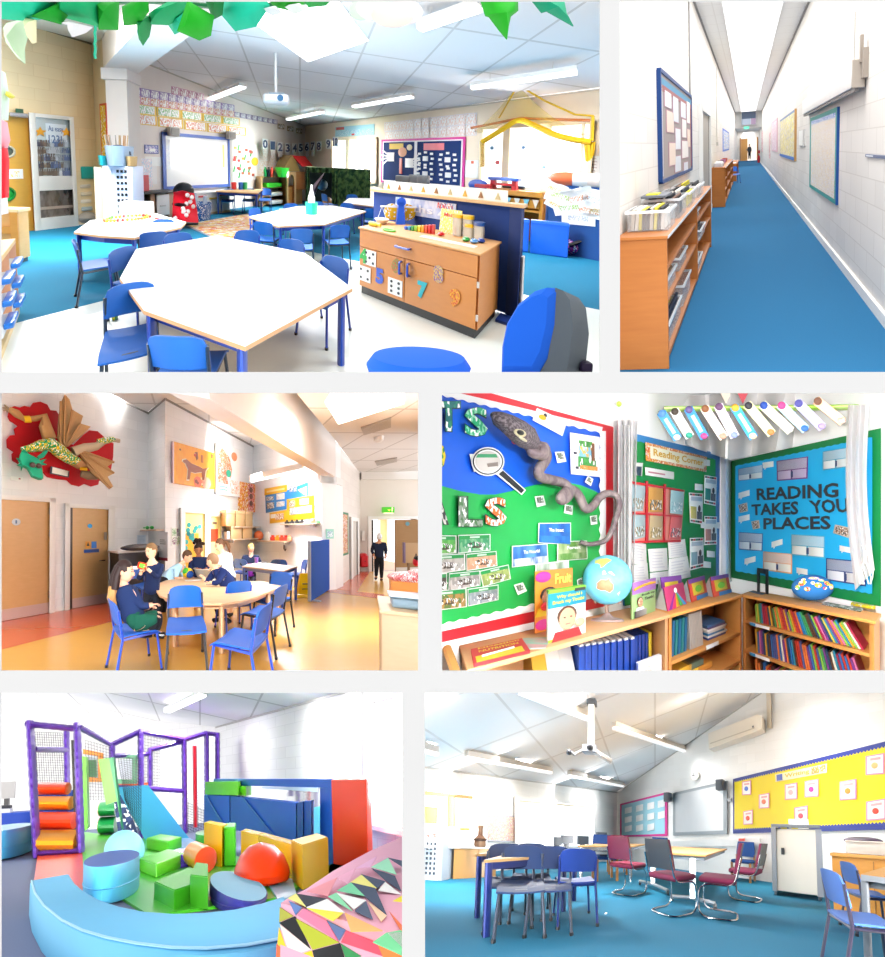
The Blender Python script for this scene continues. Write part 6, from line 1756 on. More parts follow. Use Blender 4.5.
 Pr(n,'red_panel',-.15,-.95,.45,.95,PT('d0483a','e8907a',8.))
 for z in(-.4,.1,.55):
  P(n,'dark_disc',Cy((.15*n.hw,-n.th-.006,z*n.hh),(.15*n.hw,-n.th,z*n.hh),.08,n=14),'6a3a2a')
 for i,(u0,u1,v0,v1,lab)in enumerate(((183.5,203.5,512.5,570,'white framed inner window with teal paper dots behind the children'),(208.5,219.5,516,572,'narrow inner window with a red square behind the ponytail girl'))):
  b=Ow(WP,u0,v0,u1,v1)
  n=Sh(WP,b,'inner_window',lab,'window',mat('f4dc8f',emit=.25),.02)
  hw,hh=n.hw,n.hh
  P(n,'frame',Bx(-hw-.12,-.07,-hh-.1,-hw,0,hh+.1).box(hw,-.07,-hh-.1,hw+.16,0,hh+.1).box(-hw,-.07,hh,hw,0,hh+.1),fr)
  if i==0:
   P(n,'orange_panel',Bx(-hw,-.026,-hh,hw*.4,-.02,hh*.3),'f0a81f')
   for j in range(16):
    x,z=rnd.uniform(-.9,.6),rnd.uniform(-.2,.6)
    P(n,'teal_dot',Cy((x*hw,-.032,z*hh),(x*hw,-.02,z*hh),.055,n=10),'1fa8a8')
  else:
   Pr(n,'red_square',-.9,.1,.6,.55,'ee4a2a');Pr(n,'label',-.4,.72,.4,.8,'6a5a48',.003)
 for(u0,v0,u1,v1,lab,c_,w)in((158.5,532,168,561,'tall white poster with a red foot beside the counter','f2f2f4',WR_),(171,527.5,181.5,545.5,'poster of four small landscape pictures beside the inner window','eef0ea',WP),(137,535,145.5,544,'pale blue notice on the wall above the counter','dbe6f2',WD)):
  b=Ow(w,u0,v0,u1,v1)
  n=Sh(w,b,'wall_poster',lab,'poster',mat(c_),.01)
  if w is WP:
   for x,z,c2 in((-.85,.08,'7fae7a'),(.05,.08,'6a4a7a'),(-.85,-.85,'7a3a6a'),(.05,-.85,'8fae6a')):
    Pr(n,'picture',x,z,x+.8,z+.8,mat(c2,'patch',h2='c9d6c0',scale=10.))
  elif w is WR_:
   Pr(n,'red_foot',-1,-1,1,-.8,'b5324a');P(n,'print',lines_mb(n,-.6,.1,.7,.5,3),'7a8078')
  else:
   P(n,'print',lines_mb(n,-.8,-.7,.8,.8,5),'c0cfe2')
 a0,z=WR_.at(149,530);a1,_=WR_.at(164,530)
 n=T(R,'wall_shelf','small wooden shelf holding green toys by the wall corner','shelf',WR_.pt(a0-.3,z),WR_.rz)
 P(n,'board',Bx(0,-.2,-.02,a1-a0+.3,0,.01),'d9b49a');P(n,'bracket',Bx(.1,-.15,-.08,.14,0,-.02),'e8e2dc')
 for i in range(3):
  S(R,'green_toy','little green toy on the small wall shelf','toy',Bl((0,0,.04),(.07,.04,.04),10,6),'1f9a3a',WR_.pt(a0-.1+.2*i,z+.012,.1),WR_.rz,'green toys on the small shelf')
 p,rz,w_=front(R,(108,600),(147,594.5))
 p=WD.pt(WD.at(108.5,580)[0],0,.55);w_=WD.at(147,580)[0]-WD.at(108.5,580)[0]
 z=WD.back(125,552,.55)[1]
 n=T(R,'counter_unit','black fronted counter with a white top behind the boy in navy','counter',p,WD.rz)
 P(n,'cabinet',Bx(0,0,.05,w_,.52,z-.03),RM('1d1d20',.4));P(n,'white_top',Bx(-.03,-.03,z-.02,w_+.02,.53,z+.02),'f2f2f4');P(n,'plinth',Bx(0,.03,0,w_,.5,.05),'3a3a3c')
 S(R,'black_coats','black folded coats lying along the counter edge','coat',Bl((0,0,.07),(.42,.12,.07),16,8),mat('141418','cloud',h2='2a2a30'),p+WP.d*.0+Vec((w_*.45,.12,z+.021)),WD.rz)
 def shelf(w,u0,u1,v,lab,dep=.3):
  a0,z=w.at(u0,v);a1,z1=w.at(u1,v)
  n=T(R,'wall_shelf',lab,'shelf',w.pt(a0,z),w.rz)
  P(n,'board',Bx(0,-dep,-.03,a1-a0,0,0),Wd('e6d2bc','dcc4aa'));[P(n,'bracket',Bx(x,-dep*.8,-.1,x+.03,0,-.03),'e8e4e0')for x in(.1,a1-a0-.13)]
  return a0,a1,z
 wick=mat('d9b98c','wood',rough=.8,h2='c8a674',scale=(60,60,60))
 a0,a1,z=shelf(WP,226,252.5,526.5,'upper shelf of wicker boxes in the alcove')
 for i,(u0,u1)in enumerate(((226,234.5),(235.5,244.5),(245.5,252.5))):
  b0,b1=WP.back(u0,520,.25)[0],WP.back(u1,520,.25)[0]
  n=T(R,'wicker_box',('wicker box nearest the paintings on the upper alcove shelf','middle wicker box on the upper alcove shelf','wicker box in the corner of the upper alcove shelf')[i],'box',WP.pt(b0,z+.001,.26),WP.rz,'wicker boxes on the upper shelf')
  P(n,'box',Bx(0,0,0,b1-b0,.22,.4,.01),wick);P(n,'lid',Bx(-.01,-.01,.33,b1-b0+.01,.23,.42,.01),mat('e0c298','wood',rough=.8,h2='cfae80',scale=(60,60,60)))
 a0,a1,z=shelf(WP,224,252.5,539,'lower shelf of wicker boxes in the alcove')
 for i,(u0,u1)in enumerate(((231,241.5),(242.5,252))):
  b0,b1=WP.back(u0,530,.25)[0],WP.back(u1,530,.25)[0]
  n=T(R,'wicker_box',('wicker box beside the white carton on the lower alcove shelf','wicker box beside the basketball on the lower alcove shelf')[i],'box',WP.pt(b0,z+.001,.26),WP.rz,'wicker boxes on the lower shelf')
  P(n,'box',Bx(0,0,0,b1-b0,.22,.32,.01),wick);P(n,'lid',Bx(-.01,-.01,.27,b1-b0+.01,.23,.34,.01),mat('e0c298','wood',rough=.8,h2='cfae80',scale=(60,60,60)))
 b0=WP.back(226.5,535,.2)[0]
 S(R,'white_carton','small pale blue carton on the lower alcove shelf','carton',Bx(0,0,0,.22,.15,.2),'dfeaf4',WP.pt(b0,z+.001,.22),WP.rz)
 a0,a1,z=shelf(WK,255,292,540,'long shelf on the alcove wall holding red toys and a basketball',.25)
 b0=WK.back(259,535,.12)[0]
 S(R,'basketball','brown basketball on the alcove wall shelf','ball',Bl((0,0,.14),.14,20,14),RM('b5582f',.7),WK.pt(b0,z+.001,.14),0,k=1.)
 for i,(u,c_)in enumerate(((268,'f2efe8'),(273,'d83a2a'),(277.5,'e0a52a'),(282,'d8402a'),(286,'c9302a'),(289.5,'d8a07a'))):
  S(R,'shelf_toy',['white castle toy','small red toy','amber toy house','red toy fire engine','dark red toy truck','tan clay pot'][i]+' on the alcove wall shelf','toy',Bx(-.07,-.04,0,.07,.04,.1+.12*(i==0),.015).box(-.04,-.03,.08,.03,.03,.15+.1*(i==0),.01),mat(c_),WK.pt(WK.back(u,536,.12)[0],z+.001,.12),WK.rz)
 a0,a1,z=shelf(WK,284,320,524,'shelf of tiny models under the yellow display',.2)
 for i,u in enumerate((287,292,297,302,309,314,318)):
  S(R,'model_figure','tiny dark model standing on the shelf under the yellow display' if i<4 else 'tiny coloured model at the pillar end of the display shelf','model',Bx(-.06,-.03,0,.06,.03,.06,.01).ball((0,0,.08),(.03,.03,.03),8,6),mat(['2a2a2e','33363c','2a2e34','3a3a40','a8a2a0','d86a4a','5fae6a'][i]),WK.pt(WK.back(u,520,.1)[0],z+.001,.1),WK.rz,'dark models' if i<4 else 'coloured models')
 def piece(px,m_,nm,lift,n):
  pts=[]
  for u,v in px:
   a,z=WK.at(u,v);pts.append((a-n.a0,-lift,z-n.z0))
  P(n,nm,Xt(pts,(0,.012,0)),m_)
 a,z=WK.at(288,505)
 n=T(R,'wall_display','blue and yellow paper display of photographs above the model shelf','display',WK.pt(a,z),WK.rz)
 n.a0,n.z0=a,z
 bl,ye_='1f86d8','f2bf1a'
 piece([(265.5,495),(287,490.5),(308,482),(308,497),(288.5,499),(287,509),(266,513)],bl,'blue_paper',.013,n)
 piece([(264.8,488.8),(287,484.8),(287,491.5),(264.8,495.5)],ye_,'yellow_header',.02,n)
 piece([(287,499.5),(314,495),(314.5,518),(270,523.5),(270,513),(287,510)],ye_,'yellow_paper',.016,n)
 piece([(298,490),(307,486.5),(306.5,496)],PAPER,'white_kite',.02,n)
 for i,(u,v,w_,h_,c_)in enumerate(((267,497,7,4,'5a6a78'),(277,494,8,6,'d9dde0'),(267.5,503,7,6,'3a4450'),(277,502,8,5,'c9ced4'),(289.5,501,6,6,'8a7a5a'),(300,499,9,6,'b0b8c0'),(290,508,22,7,'3f7a9a'),(276,514,8,6,'c07a2a'),(271,514.5,5,4,'f2e8d0'),(290,486,3,6,'2a5a8a'),(294,486,3,6,'2a5a8a'))):
  piece([(u,v),(u+w_,v-w_*.12),(u+w_,v+h_-w_*.12),(u,v+h_)],mat(c_,'patch',h2='eef0f2',scale=10.),'photo',.026,n)
 piece([(267,491),(285,487.8),(285,489.6),(267,493)],'f7e6a8','title_strip',.024,n)
 b=Ow(WK,284.5,543,287,551)
 S(R,'wall_hook','small dark hook with a hanging ring on the alcove wall','hook',Tu([(0,-.02,.15),(0,-.03,-.05),(.04,-.03,-.1),(.06,-.03,-.05)],.018,6),'4a4a4e',WK.pt(b[0],(b[1]+b[3])/2),WK.rz)
 Tb(R,[(242,566.2),(258,562),(297.5,566.3),(283,570.8)],.72,'white table in the alcove where the woman sits',[0,2,3],group=None,r=.03)
 bls=RM('2458b8',.4)
 Ch(R,278,572,272,562,'dark blue chair behind the alcove table by the wall',s=1.,z=None,shell=RM('1f4a8f',.4),frame='1d3f92')
 Ch(R,295,574,270,574,'dark blue chair at the screen end of the alcove table',s=1.,shell=RM('1f4a8f',.4),frame='1d3f92')
 Ch(R,244,571.5,262,566,'bright blue chair behind the ponytail girl at the alcove table',s=1.,shell=bls,frame='1d49b8')
 for u,v,c_,lab in((256.5,563,'9a6ac8','purple beaker on the alcove table'),(264.5,562.8,'3a3a42','black phone on the alcove table')):
  q=R.z(u,v,.72)
  S(R,'table_item',lab,'cup' if u<260 else 'phone',La([(.04,0),(.05,.13),(.04,.13),(.03,.02)],n=12)if u<260 else Bx(-.08,-.04,0,.08,.04,.02,.006),mat(c_),(q.x,q.y,.7215))
 q=R.z(262,565.5,.72)
 S(R,'worksheet','large white worksheet spread on the alcove table','paper',Bx(-.35,-.12,0,.35,.12,.004),PAPER,(q.x,q.y,.7212),-.15)
 p,rz,w_=front(R,(311,602.3),(331,589.3))
 z=zat(R,310,541.5,p.y)
 n=T(R,'blue_screen','tall blue felt screen standing beside the pillar','screen',p,rz)
 P(n,'felt',Bx(0,0,.02,w_,.05,z),RM('0f4fb0',.95));P(n,'edge',Bx(-.03,-.005,.02,-.001,.055,z+.01),'a8b4c8');P(n,'foot',Bx(.1,-.15,0,.2,-.001,.02),'b0b4ba')
 q=R.z(304,597)
 n=T(R,'wet_floor_sign','yellow folding wet floor sign next to the blue screen','sign',q)
 yel=RM('f5c40c',.4)
 zt_=zat(R,304,573.5,q.y)
 P(n,'front_board',Xt([(-.15,-.06,.06),(.15,-.06,.06),(.1,0,zt_),(-.08,0,zt_)],(0,.02,0)),yel);P(n,'back_board',Xt([(-.15,.1,.0),(.15,.1,.0),(.1,.03,zt_),(-.08,.03,zt_)],(0,.02,0)),yel)
 P(n,'foot_bar',Bx(-.2,-.09,0,.17,-.02,.08,.01),yel)
 P(n,'print',Bx(-.05,-.062,zt_*.55,.06,-.035,zt_*.6).box(-.06,-.07,zt_*.35,.07,-.04,zt_*.38),'8a6a10')
 q=R.z(300.5,591)
 S(R,'blue_bin','small blue bin half hidden behind the wet floor sign','bin',La([(.09,0),(.12,.35),(.1,.35),(.08,.02)],n=14),'1f4fb8',q)
 nf=Wall(R,pw,pe)
 b=Ow(nf,326,529,333.5,538.5)
 n=Sh(nf,b,'pillar_notice','mint green notice on the pillar above the blue screen','notice','a8e0d0',.01)
 Pr(n,'print',-.7,-.7,.7,.5,PT('d9eef0','8fa8c9',10.))
 b=Ow(WC,337.5,511,347.5,554)
 n=Sh(WC,b,'red_board','tall red collage board in a green frame on the corridor wall','board','1f7a4a',.03)
 Pr(n,'collage',-.78,-.9,.78,.9,PT('b53a2a','e0b04a',7.))
 a0,a1=WC.at(349.5,550)[0],WC.at(357.5,550)[0];z=WC.at(350,517)[1]
 n=T(R,'door_frame','white door frame in the corridor wall beyond the red board','door',WC.pt(a0,0),WC.rz)
 w_=a1-a0
 P(n,'lining',Bx(0,-.06,0,.25,0,z).box(w_-.25,-.06,0,w_,0,z).box(.25,-.06,z-.12,w_-.25,0,z),fr);P(n,'leaf',Bx(.25,-.02,0,w_-.25,0,z-.12),'d9d2cc')
 q=R.y(363,567,ye-.1);q1=R.y(363.5,552.5,ye-.1)
 n=T(R,'extinguisher_box','red rounded extinguisher cover on the corridor wall','extinguisher',(q.x,ye-.12,q.z))
 hh=q1.z-q.z
 P(n,'cover',Bx(-.14,-.1,0,.14,.1,hh*.85,.05).ball((0,0,hh*.82),(.14,.1,hh*.16),14,8),RM('d01f2a',.35));P(n,'latch',Bx(-.03,-.115,hh*.4,.03,-.1,hh*.46),'8f1520')
 b=(R.y(358.5,531,ye-.02),R.y(361.5,541,ye-.02))
 S(R,'wall_phone','small white panel on the wall above the extinguisher cover','panel',Bx(0,-.04,0,b[1].x-b[0].x,0,b[0].z-b[1].z,.01),'e6e0da',(R.y(361.5,541,ye-.02).x,ye-.01,b[1].z))
 p=R.z(382,690);tp=R.y(380.5,609.5,p.y)
 zt_=.86
 a=R.z(380.5,609.5,zt_);bq=R.z(384.5,596,zt_)
 rgt=R.z(425,614.5,zt_)
 rz=math.atan2(rgt.y-a.y,rgt.x-a.x)
 n=T(R,'wooden_counter','pale wood counter in the lower corner of the hall','counter',(a.x,a.y,0),rz)
 w_=(rgt-a).length;dep=(bq-a).length
 cw=Wd('dcbf9c','d0b08a')
 P(n,'front_panel',Bx(.01,0,0,w_,.03,zt_-.03),cw);P(n,'side_panel',Bx(.01,.03,0,.03,dep,zt_-.03),Wd('c9a57c','bc966c'));P(n,'top',Bx(-.005,-.01,zt_-.03,w_,dep,zt_,.004),Wd('d9bc96','ccac84'))
 q=R.z(410,610,zt_)
 n=T(R,'plastic_tray','smoky blue plastic tray on the wooden counter','tray',(q.x,q.y,zt_+.001),rz)
 P(n,'tub',Bx(-.12,-.0,0,.2,.2,.09,.02),RM('7f98a8',.3));P(n,'rim',Bx(-.14,-.02,.085,.22,.22,.1,.006),RM('6a8494',.3))
 q=R.z(413,597.5,zt_)
 n=T(R,'wooden_crate','orange wooden box of red cloths at the back of the counter','box',(q.x,q.y,zt_+.001),rz)
 P(n,'box',Bx(-.17,0,0,.2,.25,.14,.004),Wd('d9883a','cc7a2c'));P(n,'red_cloths',Bl((.0,.1,.17),(.2,.12,.06),18,8).ball((.08,.08,.22),(.12,.1,.04),14,8),mat('c94a52','patch',h2='e8b0b0',scale=14.,rough=.5))
 q=R.z(411.5,575)
 n=T(R,'pinboard_easel','brown pinboard leaning behind the counter crate','board',(q.x,q.y,0))
 z0,z1=zat(R,411,563,q.y),zat(R,411,543,q.y)
 P(n,'board',Bx(-.2,0,z0,.5,.05,z1),RM('b99a78',.9));P(n,'edge',Bx(-.25,-.01,z0,-.2,.06,z1+.02),'7a6a8a');P(n,'leg',Bx(-.1,.0,0,-.05,.05,z0),'8a7258');P(n,'leg',Bx(.35,.0,0,.4,.05,z0),'8a7258')
 q2=R.y(416,560,q.y-.4)
 n=T(R,'red_bag','red and black bag hanging beside the pinboard','bag',q2)
 P(n,'body',Bl((0,0,-.06),(.1,.06,.14),14,10),'d01f3a');P(n,'flap',Bl((.01,-.02,.06),(.09,.06,.08),12,8),'16161a');P(n,'strap',Tu([(-.06,0,.05),(0,0,.2),(.06,0,.05)],.012),'16161a')
 top=[(155.5,589),(158,583.5),(166,580.3),(180,578.2),(196,577.5),(212,580.5),(222,584),(232,585),(241,583.8),(250,581),(262,581),(281,584.8),(281,586.3),(272,590),(258,596),(240,601.2),(222,603.6),(204,603.4),(188,601.4),(172,599.5),(160,595.5)]
 wt=mat('e6c49c','wood',h2='dcb68a',rough=.4)
 Tb(R,top,.62,'pale wooden table with a wavy edge where the children gather',[2,8,11,13,16,19],top=wt,edge='d4a67c',legm=Wd('dfb48c','d0a274'),r=.035)
 for(u,v,w_,d_,lab)in((193,580.5,.28,.12,'white sheet in front of the curly haired girl'),(188,592,.28,.09,'white sheet nearest the empty blue chair')):
  q=R.z(u,v,.62)
  S(R,'paper_sheet',lab,'paper',Bx(-w_/2,-d_/2,0,w_/2,d_/2,.004),PAPER,(q.x,q.y,.6212),.2)
 q=R.z(211,585,.62)
 S(R,'pencil','thin pencil lying on the wavy wooden table','pencil',Cy((-.08,0,.006),(.08,0,.006),.006,n=6),'5a5a72',(q.x,q.y,.6212))
 q=R.z(203,578,.62)
 n=T(R,'mixing_bowl','clear plastic bowl the children reach into','bowl',(q.x,q.y,.621))
 P(n,'bowl',La([(.1,0),(.17,.18),(.16,.18),(.09,.02)],n=24),mat('c9d4da',rough=.2,alpha=.75));P(n,'rim',Tu([(.172*cos(t),.172*sin(t),.18)for t in[2*PI*i/24 for i in range(24)]],.008,6,closed=True),RM('e4eaee',.2))
 q=R.z(188,578.5,.62)
 n=T(R,'toy_ball','yellow and blue patterned toy ball beside the boy in pale blue','ball',(q.x,q.y,.621),k=1.)
 P(n,'ball',Bl((0,0,.1),.1,18,12),RM('f0c81f',.4));P(n,'blue_patch',Bl((.03,-.045,.08),.075,14,10),'1f4fa8');P(n,'green_patch',Bl((-.03,-.03,.13),.07,12,8),'3faf3a')
 cb=RM('1f66d0',.6);fb=RM('1c49c8',.35);fd=RM('3a4048',.35)
 Ch(R,186,623,190,668,'empty blue chair facing us in the middle of the picture',s=1.05,shell=cb,frame=fd)
 Ch(R,240,638,190,628,'blue chair nearest us at the end of the wavy table, seen from behind',s=1.05,shell=cb,frame=fb)
 Ch(R,263,611,225,604,'blue chair with black legs tucked behind the nearest one',s=1.05,shell=cb,frame=BLACK)
 Ch(R,272,598,245,606,'blue chair with black legs at the far end of the wavy table',s=1.05,shell=cb,frame=BLACK)
 Ch(R,233,601,212,588,'blue chair the boy in the navy jumper sits on',s=1.0,shell=cb,frame=fb)
 Ch(R,136,628,185,618,'blue chair the long haired girl sits on',s=1.0,shell=cb,frame=fb)
 Ch(R,143,585,175,590,'blue chair just showing between the girl and the boy in navy',s=1.0,shell=cb,frame=fb)
 ny='16244a'
 person(R,'girl with long dark hair blond at the ends, navy coat, seated sideways',R.z(138,628,.46).y,.82,dict(head=(125,572,0),neckb=(123,585),chest=(127,598),waist=(131,611),pelvis=(136,623),lsh=(119,592,.06),lel=(130,611,.05),lha=(150,607,-.02),rsh=(134,592,-.08),rel=(142,606,-.1),rha=(154,604,-.1),lhip=(138,623,.08),lkn=(160,614,.08),lan=(156,633,.08),lto=(164,636,.08),rhip=(138,624,-.08),rkn=(160,617,-.08),ran=(150,632,-.08),rto=(139,633,-.1)),75,5,'d9a184',('2a1a18','long'),[('coat','1a2a52','top',1.3),('green_skirt','0f4a38','skirt',1.25),('black_tights','15161c','legs',1.02),('shoes','101014','shoes',1)])
 yb=R.z(150,605,.4).y
 person(R,'boy in a navy jumper holding up a red and green toy',yb,.8,dict(head=(151,551.5,0),neckb=(152,561),chest=(153,570),waist=(152,584),pelvis=(151,597),lsh=(161.5,567,0),lel=(158,578,-.1),lha=(147.5,568,-.16),rsh=(145,567,0),rel=(139,579,-.06),rha=(142,571,-.16),lhip=(156,598),lkn=(158,606,-.15),lan=(157,625),lto=(158,629,-.1),rhip=(147,598),rkn=(149,606,-.15),ran=(150,625),rto=(150,629,-.1)),-40,8,'eebf9f',('80603e','short'),[('shirt_collar','a9c8e6','vest',1.02),('jumper',ny,'top',1.22),('trousers','1c1f28','legs',1.12),('shoes','101014','shoes',1)])
 q=R.y(142.5,565.5,yb)
 n=T(R,'toy_cube','red, green and white plastic toy held by the boy in navy','toy',q+Vec((0,-.03,0)),k=1.)
 P(n,'red_body',rot(Bx(-.065,-.05,-.05,.065,.05,.05,.02),15,'Y'),RM('e03a1f',.35));P(n,'green_panel',rot(Bx(-.035,-.06,-.03,.045,-.05,.035,.004),15,'Y'),'6fd03a');P(n,'white_spout',Cy((-.06,0,-.03),(-.13,0,-.03),.025),'e8f0f4')
 yc=R.z(180,585,.5).y
 person(R,'boy in a pale blue shirt leaning over the table on his elbows',yc,.8,dict(head=(187.5,557,-.02),neckb=(183,563),chest=(178,568),waist=(170,575),pelvis=(163,582),lsh=(182,568,.05),lel=(184,577.5,.0),lha=(191,577,-.05),rsh=(177,569,-.08),rel=(176,578,-.12),rha=(183,578.5,-.16),lhip=(163,585,.06),lkn=(165,601,.05),lan=(163,617,.05),lto=(168,619,0),rhip=(161,585,-.06),rkn=(161,601,-.05),ran=(159,617,-.05),rto=(164,619,-.1)),65,22,'eeb898',('5c4432','short'),[('pale_blue_shirt','a9d2ee','shirt',1.25),('trousers','20242e','legs',1.12),('shoes','101014','shoes',1)])
 yd=R.z(198,578,.62).y+.1
 person(R,'girl with dark curly hair and a navy jumper at the bowl',yd,.82,dict(head=(198.3,549.5,-.03),neckb=(199,557),chest=(199.5,563),waist=(199,573),pelvis=(199,584),lsh=(207,560,0),lel=(208.5,568,-.08),lha=(205,569,-.16),rsh=(192,560,0),rel=(190,569,-.08),rha=(198.5,568.5,-.16),lhip=(202,585),lkn=(202,598),lan=(202,611),lto=(203,613,-.08),rhip=(196,585),rkn=(196,598),ran=(196,611),rto=(195,613,-.08)),10,25,'a9714f',('2a1c18','curls'),[('jumper',ny,'top',1.25),('skirt','1a2030','skirt',1.2),('shoes','101014','shoes',1)])
 ye2=R.z(222,584,.6).y+.1
 person(R,'girl with a brown ponytail, white shirt and navy pinafore',ye2,.88,dict(head=(219.8,545.5,0),neckb=(222.5,552.5),chest=(225,560),waist=(228,571),pelvis=(229.5,582),lsh=(229.5,557,.05),lel=(230,567,0),lha=(221,567.5,-.06),rsh=(221,558,-.05),rel=(219,566,-.08),rha=(212,568,-.12),lhip=(231,585,.05),lkn=(231,599,.05),lan=(231,613,.05),lto=(228,615,0),rhip=(228,585,-.05),rkn=(228,599,-.05),ran=(228,613,-.05),rto=(225,615,-.1)),-65,15,'f0c4a4',('6b4a34','ponytail'),[('white_shirt','f4f4f6','shirt',1.22),('pinafore','171f3a','vest',1.18),('pinafore_skirt','171f3a','skirt',1.25),('shoes','101014','shoes',1)])
 yf=R.z(228,597,.45).y
 person(R,'fair boy in a navy jumper seated with his back turned, arms on the table',yf,.82,dict(head=(212.5,561.5,.02),neckb=(216,569),chest=(221,575),waist=(228,584),pelvis=(234,595),lsh=(214,573,.08),lel=(207,582,.05),lha=(203,577,.0),rsh=(224,572,-.08),rel=(217,583,-.1),rha=(209,582,-.1),lhip=(232,598,.08),lkn=(216,601,.1),lan=(219,618,.1),lto=(213,621,.1),rhip=(232,599,-.05),rkn=(220,603,-.05),ran=(226,617,-.05),rto=(230,622,-.05)),-120,15,'eec0a0',('94765a','short'),[('collar','f2f2f4','vest',1.0),('jumper','1a2a5e','top',1.3),('trousers','15161c','legs',1.15),('shoes','101014','shoes',1)])
 yg=R.z(252,568,.6).y+.3
 person(R,'woman with short blond hair, navy cardigan and purple top at the alcove table',yg,.95,dict(head=(251,548.5,-.02),neckb=(251,555.5),chest=(251,561),waist=(250.5,570),pelvis=(250,578),lsh=(258,557.5,0),lel=(260.5,565,-.08),lha=(257,563.5,-.22),rsh=(244,557.5,0),rel=(241,564.5,-.08),rha=(247.5,564,-.22),lhip=(253,579),lkn=(253,582,-.3),lan=(253,591,-.25),lto=(253,592,-.35),rhip=(247.5,579),rkn=(247,582,-.3),ran=(247,591,-.25),rto=(247,592,-.35)),15,22,'e9b294',('d2b46c','short'),[('purple_top','7a2aa8','vest',1.12),('navy_cardigan','14203e','top',1.12),('trousers','1a1a2a','legs',1.1),('shoes','101014','shoes',1)])
 q=R.z(379,580.5)
 person(R,'person in dark clothes and a white cap walking away down the corridor',q.y,.92,dict(head=(379.3,537.5,0),neckb=(379.3,542),chest=(379,547),waist=(379,553),pelvis=(379,559.5),lsh=(373.5,544.5,0),lel=(372,551,.02),lha=(374,556,-.08),rsh=(384.8,544.5,0),rel=(386,551,.02),rha=(385,556,-.08),lhip=(376.5,560),lkn=(376.5,569),lan=(376,577),lto=(376,578.5,.06),rhip=(381.5,560),rkn=(381.5,569.5),ran=(381.5,578.5),rto=(381.5,580,.06)),180,0,'c98f6a',('e4e4e8','short'),[('dark_jumper','1a2238','top',1.22),('dark_trousers','15161c','legs',1.2),('shoes','101014','shoes',1)])
 return R
R3=hall()
